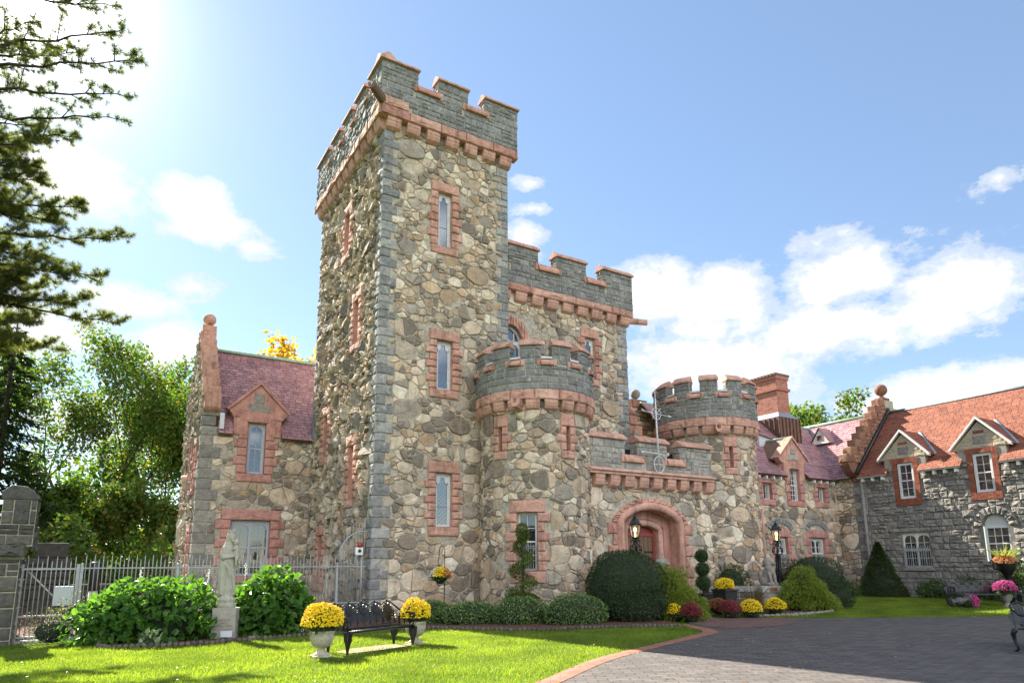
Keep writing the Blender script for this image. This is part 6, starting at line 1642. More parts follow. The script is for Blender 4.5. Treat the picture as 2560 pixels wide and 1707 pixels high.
shrub('autumn_shrub', (18.6, -1.5, .1), 'tall loose brownish shrub between the lower windows and the grey corner', 'shrub', [((0, 0, .9), (1.0, .7, 1.0)), ((.9, -.1, .8), (.8, .6, .95)), ((-.8, 0, .7), (.6, .5, .8))], 4200, .075, .045, RUSTY, inner=.6, lumps=.16, core=.55)
shrub('yellow_leafed_shrub', (16.2, -1.3, .05), 'upright yellowish shrub beside the barred lower window', 'shrub', [((0, 0, 1.2), (.42, .4, 1.0)), ((.3, 0, .7), (.5, .4, .7))], 1500, .07, .04, leaf_mat('yellowing_leaf', [(.16, .16, .03), (.10, .12, .03), (.22, .18, .04), (.14, .07, .03)], trans=.35), inner=.6, lumps=.2, core=.4)
shrub('dark_shrub', (13.1, -2.6, 0), 'dark green shrub behind the seated lion and second lamp post', 'shrub', [((0, 0, .8), (.75, .6, .95))], 2500, .08, .04, BOXD, inner=.3, core=.75)
shrub('pale_variegated_shrub', (18.1, -3.55, .05), 'small pale variegated shrub at the edge of the far lawn', 'shrub', [((0, 0, .42), (.36, .34, .46))], 1700, .055, .034, BOX, lumps=.12, core=.75)
for i, (x, y, r, h, lab) in enumerate(((21.2, -1.7, .9, .55, 'low green fern clump left of the conical spruce'), (23.2, -4.6, .75, .5, 'low green fern clump right of the conical spruce'), (23.4, -6.1, .8, .62, 'low leafy clump under the barred twin window'), (23.5, -9.8, .9, .6, 'low leafy clump behind the far end of the garden bench'), (23.5, -11.3, .9, .6, 'low leafy clump at the right edge behind the iron urn'), (19.9, -1.2, .7, .6, 'low green clump at the foot of the brownish shrub'))):
    shrub('fern_clump', (x, y, .15), lab, 'plant', [((0, 0, h * .3), (r, r * .8, h))], 1300, .16, .05, FERN, 'low plants along the right-hand walls', up=.1, spread=.8, inner=.4, lumps=.2, core=.6, seed=i + 3)
rs_ = shrub('rose_bush', (23.3, -7.8, .15), 'tall thin rose bush with white blooms before the grey wall', 'bush', [((0, 0, .8), (.75, .6, .75)), ((.1, .2, 1.3), (.5, .45, .65))], 1500, .085, .05, FERN, inner=.7, lumps=.2, core=.35)
d = rdir(26); p = d * np.array([.75, .6, .85]) + np.array([23.3, -7.8, 1.35]); V, F = leaf_arrays(p, rdir(26), np.tile([-.6, -.6, .4], (26, 1)), .11, .11, 'blossom'); tag(numpy_mesh('white_petals', V, F, WFL, rs_), kind='stuff')

# ---------------------------------------------------------------- urns, pots and mums
CAST = plain('cast_stone', (.40, .36, .28), .85, nsc=10, namt=.35, bstr=.3)
def stone_urn(loc, lab):
    t = thing('stone_urn', loc, lab, 'urn', 'cast stone urns beside the bench'); mb = MB(); x, y, z = loc
    mb.box(x - .17, x + .17, y - .17, y + .17, z, z + .035)
    obj('plinth', mb, CAST, t, bevel=.008)
    mb = MB(); mb.lathe(loc, [(.155, .035), (.15, .055), (.10, .09), (.075, .12), (.068, .15), (.085, .165), (.15, .19), (.19, .24), (.21, .32), (.222, .40), (.22, .42), (.235, .435), (.24, .47), (.225, .48), (.20, .47), (.19, .42)], 32)
    for k in range(10):
        a = 2 * math.pi * k / 10; mb.ball((x + .2 * math.cos(a), y + .2 * math.sin(a), z + .335), (.028, .028, .03), 8, 5)
    obj('bowl', mb, CAST, t)
    return t
stone_urn((-3.6, -7.4, 0), 'cast stone urn at the left end of the near bench'); stone_urn((-1.3, -6.45, 0), 'cast stone urn at the right end of the near bench')
mum((-3.6, -7.4, .60), .37, .37, YFL, 'big yellow chrysanthemum dome in the left stone urn', 'yellow chrysanthemums', 760, .05)
mum((-1.3, -6.45, .59), .32, .34, YFL, 'yellow chrysanthemum dome in the right stone urn, behind the bench arm', 'yellow chrysanthemums', 600, .048)
POT = plain('clay_pot', (.20, .14, .09), .8, nsc=8)
BLACKP = plain('black_planter_paint', (.02, .02, .022), .55, nsc=6, namt=.3)
def pot(loc, r, h, mat, lab, group=None):
    t = MB(); t.lathe(loc, [(r * .7, 0), (r * .95, h * .85), (r, h * .85), (r, h), (r * .85, h)], 18); return tag(obj('flower_pot', t, mat), lab, 'pot', group)
for (x, y, r, h, mt, lab, pl) in ((9.62, -5.55, .36, .30, RFL, 'dark red chrysanthemum beside the black planters', 'flower pot under the dark red chrysanthemum near the planters'), (10.2, -5.85, .36, .33, YFL, 'yellow chrysanthemum dome on the paving, left of the stone pedestal', 'flower pot under the left yellow ground chrysanthemum'), (12.0, -5.35, .36, .30, YFL, 'yellow chrysanthemum dome in front of the lion pedestal', 'flower pot under the yellow chrysanthemum before the pedestal'), (7.52, -5.95, .30, .30, RFL, 'dark red chrysanthemum at the tip of the golden cypress', 'flower pot under the red chrysanthemum by the golden cypress')):
    pot((x, y, .01), .15, .17, POT, pl, 'small pots under the ground mums'); mum((x, y, .22), r, h, mt, lab, 'yellow chrysanthemums' if mt is YFL else 'red chrysanthemums', 560, .042)
mum((7.3, -5.5, .25), .22, .25, YFL, 'small yellow chrysanthemum half hidden behind the golden cypress', 'yellow chrysanthemums', 260, .042)
mum((9.85, -4.85, .28), .34, .28, RUFL, 'faded rust coloured chrysanthemum behind the red one', None, 420, .045)
shrub('ornamental_grass', (11.75, -4.75, 0), 'dry brown grass clump before the low stone wall', 'grass plant', [((0, 0, .1), (.3, .3, .55))], 420, .55, .016, leaf_mat('dry_grass', [(.17, .12, .06), (.11, .08, .04), (.10, .10, .04)], trans=.3), up=.9, core=.2, inner=.9)
# planters by the door
pl = thing('square_planter', (11.0, -3.2, 0), 'black panelled square planter holding the triple-ball topiary', 'planter')
mb = MB(); x, y = 11.0, -3.2; mb.box(x - .28, x + .28, y - .28, y + .28, 0, .58); mb.box(x - .32, x + .32, y - .32, y + .32, .58, .64)
for sx_, sy_ in ((0, -1), (-1, 0)):
    for k in (-1, 1):
        if sx_ == 0: mb.box(x + k * .24 - .04, x + k * .24 + .04, y - .31, y - .28, .04, .56)
        else: mb.box(x - .31, x - .28, y + k * .24 - .04, y + k * .24 + .04, .04, .56)
obj('box', mb, BLACKP, pl, bevel=.008)
tp = thing('ball_topiary', (11.0, -3.2, .6), 'boxwood topiary of three stacked balls beside the arched door', 'topiary')
mb = MB(); mb.tube([(x, y, .6), (x, y, 2.0)], .025, 7); obj('stem', mb, BARK, tp)
for zc, r in ((1.0, .25), (1.47, .235), (1.93, .22)):
    k = 1500; d = rdir(k); p = d * (r * nr.uniform(.85, 1.03, k))[:, None] + np.array([x, y, zc]); V, F = leaf_arrays(p, d * .6 + rdir(k) * .8, d + rdir(k) * .5, .04, .026)
    V, F, M = join([(V, F, 0), (*ellipsoid_quads((x, y, zc), r * .86), 1)]); numpy_mesh('ball', V, F, [BOXD, CORE], tp, mi=M)
pl = thing('tapered_planter', (10.55, -4.55, 0), 'tall black tapered planter under the yellow chrysanthemum by the door', 'planter')
mb = MB(); x, y = 10.55, -4.55; mb.add([(x - .19, y - .19, 0), (x + .19, y - .19, 0), (x + .19, y + .19, 0), (x - .19, y + .19, 0), (x - .29, y - .29, .78), (x + .29, y - .29, .78), (x + .29, y + .29, .78), (x - .29, y + .29, .78)], [(0, 3, 2, 1), (4, 5, 6, 7), (0, 1, 5, 4), (1, 2, 6, 5), (2, 3, 7, 6), (3, 0, 4, 7)]); mb.box(x - .32, x + .32, y - .32, y + .32, .78, .83); obj('box', mb, BLACKP, pl, bevel=.008)
mum((10.55, -4.55, .88), .34, .30, YFL, 'yellow chrysanthemum dome in the tall black planter', 'yellow chrysanthemums', 520, .042)
# low wall and pedestals with the lions
def pedestal(x, y, rz, lab, plaque):
    t = thing('lion_pedestal', (x, y, 0), lab, 'pedestal', 'lion pedestals', rz); mb = MB()
    ashlar(mb, Front(-.30), -.36, .36, .0, .64, [], 3, courses=(.22,), width=(.3, .5), h=(.015, .03), mi=0); ashlar(mb, Left(-.36), -.3, .3, 0, .64, [], 4, courses=(.22,), width=(.3, .5), h=(.015, .03)); mb.box(-.36, .36, -.3, .3, 0, .64)
    obj('base', mb, ASHLAR, t, local=True); mb = MB(); mb.box(-.42, .42, -.36, .36, .64, .86); obj('cap', mb, plain('pale_concrete', (.42, .41, .38), .85, nsc=6, namt=.25, bstr=.2), t, local=True, bevel=.015)
    if plaque:
        mb = MB(); mb.box(-.14, .14, -.375, -.36, .68, .82); pq = obj('plaque', mb, plain('copper_plaque', (.30, .13, .07), .45, .3), t, local=True); mb = MB()
        for k in range(4): mb.box(-.11, .11, -.379, -.375, .70 + k * .03, .708 + k * .03)
        obj('lettering', mb, RUST, pq, local=True)
    return t
pedestal(13.6, -3.9, R(-28), 'stone pedestal with a copper plaque carrying the right lion', True); pedestal(8.62, -3.55, R(-28), 'stone pedestal carrying the left lion, hidden by the golden cypress', False)
lw = thing('low_terrace_wall', (12.3, -3.2, 0), 'low stone wall with a pale cap running from planters to lion pedestal', 'wall'); mb = MB()
Mw = Flat((11.35, -3.15, 0), (1.9, -.62, 0), (0, 0, 1)); ashlar(mb, Mw, 0, 2.0, 0, .68, [], 4, courses=(.22,), width=(.3, .6), h=(.02, .05), mi=1); mb.mbox(Mw, 0, 2.0, 0, .68, -.35, 0, 0); mb.mbox(Mw, -.05, 2.05, .68, .86, -.4, .06, 2); obj('stones', mb, [MORTAR, DARKSTONE, ASHLAR], lw)

def capsule(mb, a, b, ra, rb, n=10): 
    a, b = Vector(a), Vector(b); mb.tube([a + (b - a) * t for t in (0, .25, .5, .75, 1)], [ra + (rb - ra) * t for t in (0, .25, .5, .75, 1)], n); mb.ball(a, ra, n, 7); mb.ball(b, rb, n, 7)
STONEW = stone_mat('weathered_white_stone', [(.36, .34, .275), (.40, .38, .31)], nsc=6, namt=.3, bstr=.35, bdist=.012, stain=(.30, .28, .22))
LIONS = stone_mat('weathered_grey_stone', [(.26, .235, .20), (.30, .27, .235)], nsc=7, namt=.55, bstr=.5, bdist=.015, stain=(.10, .095, .09))
def lion(loc, rz, lab):
    t = thing('lion_statue', loc, lab, 'statue', 'seated stone lions', rz); mb = MB()      # faces -Y in its own frame
    mb.box(-.17, .17, -.36, .34, 0, .05)
    capsule(mb, (0, .12, .22), (0, -.10, .62), .20, .17, 14)                              # trunk, sloping up to the chest
    capsule(mb, (0, -.12, .50), (0, -.14, .66), .165, .15)
    for s in (-1, 1):
        mb.ball((s * .13, .14, .20), (.10, .19, .17), 12, 8, rot=Matrix.Rotation(.3, 3, 'X')); capsule(mb, (s * .15, .02, .09), (s * .15, -.16, .075), .06, .05)   # haunch, hind foot
        mb.ball((s * .15, -.19, .075), (.058, .075, .045))
        capsule(mb, (s * .095, -.14, .52), (s * .10, -.22, .28), .075, .058); capsule(mb, (s * .10, -.22, .28), (s * .10, -.24, .11), .056, .05)
        mb.ball((s * .10, -.285, .085), (.062, .085, .05))
        for k in (-1, 0, 1): mb.ball((s * .10 + k * .034, -.345, .075), (.02, .03, .024), 7, 5)
        mb.ball((s * .11, -.10, .99), (.035, .025, .045), 8, 6)                           # ears
    mb.ball((0, -.08, .80), (.215, .20, .225), 18, 12); mb.ball((0, -.12, .64), (.19, .16, .20), 16, 10)     # mane
    for k in range(46):
        a = rg.uniform(0, 6.28); b = rg.uniform(-1.1, 1.2); p = Vector((math.cos(a) * math.cos(b) * .20, -.06 + math.sin(a) * math.cos(b) * .17, .77 + math.sin(b) * .22))
        if p.y < -.19 and .74 < p.z < .95: continue
        mb.ball(p, (.042, .042, .07), 7, 5, rot=Matrix.Rotation(rg.uniform(-.4, .4), 3, 'X'))
    mb.ball((0, -.20, .84), (.125, .11, .13), 14, 10); mb.ball((0, -.30, .795), (.075, .075, .06), 12, 8); mb.ball((0, -.365, .825), (.032, .022, .022), 8, 6)      # face, muzzle, nose
    mb.ball((0, -.28, .735), (.055, .05, .03), 10, 6)
    for s in (-1, 1): mb.ball((s * .055, -.29, .885), (.03, .022, .018), 8, 6); mb.ball((s * .04, -.345, .785), (.035, .03, .03), 8, 6)
    mb.tube([(.08, .30, .10), (.2, .30, .08), (.24, .15, .09), (.22, 0, .09)], [.035, .03, .028, .03], 8); mb.ball((.21, -.03, .095), (.045, .06, .045))
    obj('body', mb, LIONS, t, local=True, mods=(('REMESH', dict(mode='VOXEL', voxel_size=.0125, use_smooth_shade=True)), ('SMOOTH', dict(factor=.5, iterations=2))))
    return t
lion((13.6, -3.9, .86), R(-8), 'seated stone lion on the plaque pedestal, right of the door'); lion((8.62, -3.55, .86), R(28), 'seated stone lion left of the door, only its head above the shrubs')

# ---------------------------------------------------------------- statue of the crowned woman with a child
sx_, sy_ = -4.55, -2.75
pd = thing('statue_pedestal', (sx_, sy_, 0), 'plain pale stone block with worn lettering under the white statue', 'pedestal', rz=R(-24)); mb = MB(); mb.box(-.27, .27, -.22, .22, 0, .70); obj('block', mb, plain('pale_stone_block', (.34, .31, .265), .9, nsc=7, namt=.25, bstr=.25), pd, local=True, bevel=.015)
def text(body, size, loc, rot, mt, parent, name='lettering', ext=.002):
    c = bpy.data.curves.new(name, 'FONT'); c.body = body; c.size = size; c.align_x = 'CENTER'; c.align_y = 'CENTER'; c.extrude = ext; c.materials.append(mt)
    o = bpy.data.objects.new(name, c); COL.objects.link(o); o.rotation_euler = rot; o.location = loc; bpy.context.view_layer.update()
    me = bpy.data.meshes.new_from_object(o.evaluated_get(bpy.context.evaluated_depsgraph_get())); mx = o.matrix_world.copy(); me.transform(mx); bpy.data.objects.remove(o); return me
LET = plain('worn_lettering', (.17, .15, .125), .9)
lt = MB()
for (s_, z) in (('IN MEMORY OF', .43), ('REV.', .36), ('CHARLES W. CLEMENT', .29), ('AND JULIA E. CLEMENT', .22)):
    me_ = text(s_, .046, (0, -.2215, z), (R(90), 0, 0), LET, pd); lt = MB(); lt.add([tuple(v.co) for v in me_.vertices], [tuple(p.vertices) for p in me_.polygons]); obj('lettering', lt, LET, pd, local=True)
fc = thing('notice_card', (sx_ - .02, sy_ - .3, 0), 'small white notice card on a stake at the statue pedestal foot', 'card', rz=R(-24)); mb = MB(); mb.box(-.13, .13, -.012, 0, .05, .19); obj('card', mb, plain('pale_card', (.55, .58, .64), .6), fc, local=True); mb = MB(); mb.tube([(-.1, .01, -.02), (-.1, .005, .12)], .008, 6); mb.tube([(.1, .01, -.02), (.1, .005, .12)], .008, 6); obj('stake', mb, IRON, fc, local=True)
stt = thing('woman_and_child_statue', (sx_ - .02, sy_, .70), 'white stone statue of a crowned woman holding a child', 'statue', rz=R(12)); mb = MB()
def loft(mb, rows, n=40):
    vs = []
    for (z, x, y, rx, ry, fo, ph) in rows:
        for j in range(n):
            a = 2 * math.pi * j / n; k = 1 + 1.5 * fo * (abs(math.sin(a * 5 + ph)) * 1.1 - .6 + math.sin(a * 3 + ph * 2.2) * .35)
            vs.append((x + rx * k * math.cos(a), y + ry * k * math.sin(a), z))
    fs = [(i * n + j, i * n + (j + 1) % n, (i + 1) * n + (j + 1) % n, (i + 1) * n + j) for i in range(len(rows) - 1) for j in range(n)]
    mb.add(vs, fs + [tuple(reversed(range(n))), tuple((len(rows) - 1) * n + j for j in range(n))], 0, True)
mb.lathe((0, 0, 0), [(.24, 0), (.25, .06), (.215, .16), (.2, .22), (.16, .25)], 20)
for k in range(12): a = k * .52; mb.ball((.19 * math.cos(a), .19 * math.sin(a), .18), (.06, .06, .06), 8, 6)
loft(mb, [(.20, 0, 0, .19, .16, .10, 0), (.32, .005, 0, .17, .15, .11, .2), (.55, .01, -.01, .165, .145, .10, .5), (.80, .015, -.01, .18, .15, .085, .9), (1.0, .01, 0, .175, .15, .07, 1.3), (1.15, 0, .01, .165, .14, .05, 1.6), (1.30, -.01, .02, .17, .13, .03, 2), (1.42, -.01, .03, .14, .11, .02, 2), (1.50, 0, .02, .075, .075, 0, 2), (1.56, .0, .01, .06, .06, 0, 0)])
# cloak falling from the head over her right side
loft(mb, [(.30, -.09, .06, .15, .14, .10, 1), (.6, -.08, .05, .165, .15, .09, 1.6), (.95, -.06, .05, .19, .155, .08, 2.2), (1.25, -.04, .05, .20, .15, .05, 2.8), (1.42, -.02, .06, .165, .125, .03, 3), (1.55, 0, .05, .115, .11, .02, 3), (1.70, .01, .03, .105, .115, .01, 3), (1.78, .01, .03, .07, .08, 0, 3)])
mb.ball((.02, -.035, 1.65), (.085, .098, .115), 16, 12); mb.ball((.035, -.13, 1.64), (.014, .025, .022), 8, 6); mb.ball((.032, -.12, 1.595), (.03, .02, .012), 8, 6); mb.ball((.03, -.10, 1.56), (.035, .03, .025), 8, 6)
for s in (-1, 1): mb.ball((.028 + s * .033, -.125, 1.675), (.015, .008, .008), 6, 5)
mb.lathe((.012, .0, 1.745), [(.085, 0), (.09, .03), (.09, .05), (.07, .05)], 18)
for k in range(8): a = k * math.pi / 4; mb.tube([(.012 + .085 * math.cos(a), .085 * math.sin(a), 1.78), (.012 + .105 * math.cos(a), .105 * math.sin(a), 1.85)], [.022, .006], 6); mb.ball((.012 + .107 * math.cos(a), .107 * math.sin(a), 1.855), .013, 6, 5)
capsule(mb, (-.17, .0, 1.38), (-.2, -.06, 1.17), .068, .06); capsule(mb, (-.2, -.06, 1.17), (.02, -.19, 1.2), .055, .036); mb.ball((.05, -.20, 1.21), (.045, .022, .03))
for k in range(4): capsule(mb, (.05, -.205, 1.225 - k * .014), (.105, -.20, 1.24 - k * .017), .009, .007, 6)
capsule(mb, (.17, .0, 1.38), (.24, -.05, 1.18), .065, .058); capsule(mb, (.24, -.05, 1.18), (.13, -.17, 1.16), .055, .04); mb.ball((.11, -.19, 1.15), (.04, .03, .03))
capsule(mb, (.15, -.12, 1.24), (.13, -.11, 1.40), .085, .07, 12); mb.ball((.125, -.12, 1.53), (.066, .07, .075), 14, 10); mb.ball((.115, -.185, 1.525), (.011, .014, .012), 6, 5)      # the child
capsule(mb, (.17, -.16, 1.2), (.10, -.24, 1.12), .045, .035); capsule(mb, (.10, -.24, 1.12), (.11, -.23, .99), .034, .028); capsule(mb, (.20, -.14, 1.17), (.20, -.21, 1.03), .042, .028); capsule(mb, (.07, -.13, 1.40), (.015, -.17, 1.36), .03, .022)
for k, (x0, x1) in enumerate(((-.10, .14), (-.06, .15), (-.14, .06), (0.0, .16))): mb.tube([(x0, -.13, 1.12 - k * .06), ((x0 + x1) / 2, -.165, .95 - k * .09), (x1, -.14, .62 - k * .1), (x1 - .02, -.13, .3)], [.02, .028, .026, .02], 7)
loft(mb, [(.86, .19, -.10, .03, .06, .2, 0), (1.0, .2, -.10, .05, .07, .2, 1), (1.15, .2, -.08, .055, .07, .1, 2)], 20)
mb.v = [(p[0] * .84, p[1] * .84, p[2]) for p in mb.v]
obj('body', mb, STONEW, stt, local=True, mods=(('REMESH', dict(mode='VOXEL', voxel_size=.009, use_smooth_shade=True)), ('SMOOTH', dict(factor=.3, iterations=1))))

# ================================================================== benches
SILVI = plain('worn_iron', (.028, .028, .03), .4, .15, nsc=14, namt=.5)
def frond(mb, M, u, v0, hgt, w, n=6, h=.0, th=.012):
    """a fern leaf: stem with paired leaflets on a mapped surface"""
    mb.mbox(M, u - .012, u + .012, v0, v0 + hgt, h, h + th)
    for k in range(n):
        t = k / n; y = v0 + hgt * (.08 + .85 * t); L = w * (1 - .55 * abs(t - .35) * 1.6)
        for s in (-1, 1):
            q = [(u, y), (u + s * L * .55, y + .015 + L * .25), (u + s * L, y + L * .62), (u + s * L * .45, y + L * .62 + .01), (u, y + .035)]
            if s < 0: q = q[::-1]
            m_ = len(q); vs = [M(a, b, h) for a, b in q] + [M(a, b, h + th) for a, b in q]
            mb.add(vs, [tuple(reversed(range(m_))), tuple(range(m_, 2 * m_))] + [(i, (i + 1) % m_, m_ + (i + 1) % m_, m_ + i) for i in range(m_)])
def bench(loc, rz, L, lab, mat, style):
    t = thing('garden_bench', loc, lab, 'bench', None, rz); hw = L / 2; SZ = .43
    mb = MB(); n = int(L / .075)
    for y in (-.29, -.17, -.05, .07, .19): mb.box(-hw + .02, hw - .02, y - .012, y + .012, SZ - .012, SZ + .004)
    for i in range(n + 1):
        x = -hw + .03 + i * (L - .06) / n; mb.box(x - .014, x + .014, -.29, .24, SZ - .008, SZ + .012)
    for i in range(n):
        x = -hw + .03 + (i + .5) * (L - .06) / n
        for y in (-.23, -.11, .01, .13): mb.lathe((x, y, SZ), [(.022, 0), (.022, .008)], 6)
    mb.tube([(-hw, -.31, SZ - .015), (0, -.315, SZ - .012), (hw, -.31, SZ - .015)], .026, 8)
    obj('seat', mb, mat, t, local=True)
    mb = MB(); Mb = Flat((0, .25, SZ), (1, 0, 0), (0, .22, 1))
    nf = 5 if style != 'mesh' else 7; top = .47 if style != 'mesh' else .42
    for k in range(nf):
        u = -hw + L * (k + .5) / nf; w = L / nf
        frond(mb, Mb, u, .02, top * .95, w * .50, 9); frond(mb, Mb, u - w * .5, .02, top * .70, w * .36, 7, .004)
        mb.tube([Mb(u - w / 2 + w * i / 10, top - .045 + .06 * math.sin(math.pi * i / 10), .005) for i in range(11)], .014, 6)
        for s in (-1, 1): mb.tube([Mb(u + s * w * (.08 + .3 * i / 6), top * .5 + .17 * math.sin(i / 6 * 1.6), .012) for i in range(7)], .011, 5)
        mb.ball(Mb(u, top + .035, .006), (.022, .015, .03), 8, 6)
    frond(mb, Mb, hw - .01, .02, top * .6, w * .25, 5, .004)
    for v in (.03, .10, .17): mb.mbox(Mb, -hw, hw, v - .008, v + .008, -.004, .008)
    if style == 'mesh':
        for v in (.24, .31): mb.mbox(Mb, -hw, hw, v - .008, v + .008, -.004, .008)
    obj('backrest', mb, mat, t, local=True)
    for s in (-1, 1):
        mb = MB(); x = s * hw
        mb.tube([(x, .34, SZ + top - .05), (x + s * .03, .26, SZ + top - .12), (x + s * .035, .08, SZ + .26), (x + s * .03, -.14, SZ + .25), (x + s * .03, -.27, SZ + .24), (x + s * .03, -.31, SZ + .19), (x + s * .03, -.27, SZ + .155), (x + s * .03, -.24, SZ + .19)], [.018, .02, .022, .022, .022, .02, .016, .012], 8)
        Ms = Flat((x + s * .02, 0, SZ), (0, 1, 0), (0, 0, 1)); 
        for u_ in ((-.16, .0, .15) if style != 'cabriole' else ()): frond(mb, Ms, u_, .0, .24, .09, 4)
        mb.tube([(x, -.27, SZ), (x + s * .03, -.29, SZ + .12), (x + s * .03, -.25, SZ + .24)], .014, 6)
        obj('armrest', mb, mat, t, local=True)
        for y in (-.28, .28):
            mb = MB()
            if style == 'cabriole': mb.tube([(x, y, SZ - .02), (x, y - .07 * (1 if y < 0 else -1), SZ * .75), (x, y - .02 * (1 if y < 0 else -1), SZ * .4), (x, y + .03 * (1 if y < 0 else -1), .06), (x, y - .05 * (1 if y < 0 else -1), .02)], [.05, .042, .028, .02, .028], 8)
            else:
                P = [(-.115, SZ - .02), (-.10, SZ * .72), (-.055, SZ * .40), (-.022, .05), (-.03, 0), (.03, 0), (.022, .05), (.055, SZ * .40), (.10, SZ * .72), (.115, SZ - .02)]
                mb.prism([(x - .014, y + p[0], p[1]) for p in P], (.028, 0, 0)); mb.tube([(x, y, SZ), (x, y, 0)], [.035, .018], 6)
                for k in (-1, 1): mb.tube([(x, y + k * (.105 - .08 * i / 6), SZ * (.72 - .45 * i / 6) - .02 * math.sin(i)) for i in range(7)], .014, 6)
            obj('leg', mb, mat, t, local=True, recalc=True)
    return t
bench((-2.42, -6.86, 0), R(22.5), 1.75, 'black cast iron fern-pattern bench between the two stone urns', IRON, 'fern')
bench((20.1, -7.95, float(tz(20.1, -7.95))), R(-31), 2.25, 'long dark iron bench on the far right lawn', SILVI, 'mesh')
bench((7.95, -14.8, .0), R(-31), 1.5, 'dark iron bench cut off by the right edge of the picture', plain('dark_blue_iron', (.012, .015, .02), .4, .1, nsc=12), 'cabriole')
mum((8.78, -14.0, .50), .3, .28, YFL, 'yellow flowers behind the bench at the right picture edge', None, 380, .045); pot((8.78, -14.0, 0), .2, .4, BLACKP, 'dark pot behind the bench at the right picture edge')

# ---------------------------------------------------------------- lamp posts
BULB = None
def bulb_mat():
    mt, t, b, out = new_mat('lamp_bulb'); b.inputs['Base Color'].default_value = (1, .7, .3, 1); b.inputs['Emission Color'].default_value = (1.0, .55, .16, 1); b.inputs['Emission Strength'].default_value = 4; return mt
def lampglass():
    mt, t, b, out = new_mat('lamp_glass'); b.inputs['Base Color'].default_value = (.9, .88, .8, 1); b.inputs['Transmission Weight'].default_value = .9; b.inputs['Roughness'].default_value = .12; b.inputs['IOR'].default_value = 1.15; return mt
BULB = bulb_mat(); LGL = lampglass()
def lamp_post(loc, lab):
    t = thing('lamp_post', loc, lab, 'street lamp', 'lamp posts by the entrance'); x, y, z = loc; P = lambda a, b, c: (x + a, y + b, z + c)
    mb = MB(); mb.lathe(loc, [(.20, 0), (.20, .12), (.15, .18), (.13, .5), (.105, .55), (.105, .62), (.085, .66), (.08, 1.95), (.11, 2.0), (.10, 2.06)], 12)
    for k in range(6):
        a = k * math.pi / 3; mb.tube([P(.088 * math.cos(a), .088 * math.sin(a), .66), P(.083 * math.cos(a), .083 * math.sin(a), 1.95)], .022, 6)
    for zz_ in (1.0, 1.45): mb.lathe(loc, [(.10, zz_), (.12, zz_ + .03), (.10, zz_ + .06)], 12)
    obj('column', mb, IRON, t)
    mb = MB(); mb.tube([P(0, 0, 2.05), P(0, 0, 2.5)], .035, 8)
    for k in range(4):                  # scrolls that carry the lantern
        a = k * math.pi / 2 + .6; c, s = math.cos(a), math.sin(a)
        pts = [(.06, 2.02), (.13, 2.05), (.18, 2.13), (.175, 2.24), (.12, 2.29), (.09, 2.25), (.12, 2.22)]; mb.tube([P(c * r, s * r, h) for r, h in pts], .022, 6)
        pts = [(.14, 2.27), (.06, 2.33), (.05, 2.40), (.10, 2.47), (.15, 2.43), (.12, 2.39)]; mb.tube([P(c * r, s * r, h) for r, h in pts], .02, 6)
        mb.ball(P(c * .13, s * .13, 2.16), .035, 8, 6)
    mb.lathe(loc, [(.05, 2.48), (.125, 2.50), (.135, 2.53), (.11, 2.55)], 12)
    obj('scroll_bracket', mb, IRON, t)
    mb = MB(); r0, r1, za, zb_ = .115, .165, 2.55, 2.92
    ang = [k * math.pi / 3 + .2 for k in range(6)]
    for a in ang:
        c, s = math.cos(a), math.sin(a); mb.tube([P(c * r0, s * r0, za), P(c * (r0 + .045), s * (r0 + .045), (za + zb_) / 2 + .06), P(c * r1, s * r1, zb_)], .013, 6); mb.ball(P(c * (r1 + .015), s * (r1 + .015), zb_ + .02), .025, 6, 5)
    mb.lathe(loc, [(.185, 2.92), (.19, 2.945), (.165, 2.97), (.15, 3.04), (.10, 3.11), (.05, 3.14), (.065, 3.155), (.02, 3.19), (.03, 3.22), (.004, 3.33)], 6, smooth=False)
    ln = obj('lantern', mb, IRON, t)
    mb = MB()
    for a, b in zip(ang, ang[1:] + ang[:1]):
        q = [(r0, za), (r0 + .04, (za + zb_) / 2 + .06), (r1 - .005, zb_)]
        for (ra, ha), (rb, hb) in zip(q, q[1:]): mb.add([P(math.cos(a) * ra, math.sin(a) * ra, ha), P(math.cos(b) * ra, math.sin(b) * ra, ha), P(math.cos(b) * rb, math.sin(b) * rb, hb), P(math.cos(a) * rb, math.sin(a) * rb, hb)], [(0, 1, 2, 3)])
    obj('glass', mb, LGL, ln); mb = MB(); mb.ball(P(0, 0, 2.78), (.045, .045, .065), 10, 8); mb.tube([P(0, 0, 2.55), P(0, 0, 2.72)], .02, 6); obj('bulb', mb, BULB, ln)
    return t
lamp_post((14.3, -3.85, -.05), 'ornate black lamp post right of the seated lion'); lamp_post((7.15, -4.1, -.05), 'ornate black lamp post in front of the arched door')

# ---------------------------------------------------------------- hanging basket on a shepherd's crook
hk = thing('shepherd_hook', (1.57, -1.93, 0), 'thin black shepherd crook pole before the tower wall', 'garden hook'); mb = MB()
mb.tube([(1.57, -1.93, 0), (1.57, -1.93, 2.1)] + [(1.50 + .07 * math.cos(R(t)), -1.89 - .04 * math.cos(R(t)) * 1, 2.1 + .13 * math.sin(R(t))) for t in range(15, 181, 15)] + [(1.425, -1.845, 1.9), (1.40, -1.83, 1.75), (1.42, -1.84, 1.66), (1.45, -1.86, 1.68)], .011, 6); obj('pole', mb, IRON, hk)
bk = thing('hanging_basket', (1.46, -1.86, 1.12), 'small dark green flower basket on the shepherd crook', 'flower basket'); mb = MB(); mb.lathe((1.46, -1.86, 1.12), [(.10, 0), (.16, .2), (.17, .22), (.13, .2)], 16); obj('bowl', mb, plain('green_plastic', (.02, .05, .025), .4), bk)
mb = MB()
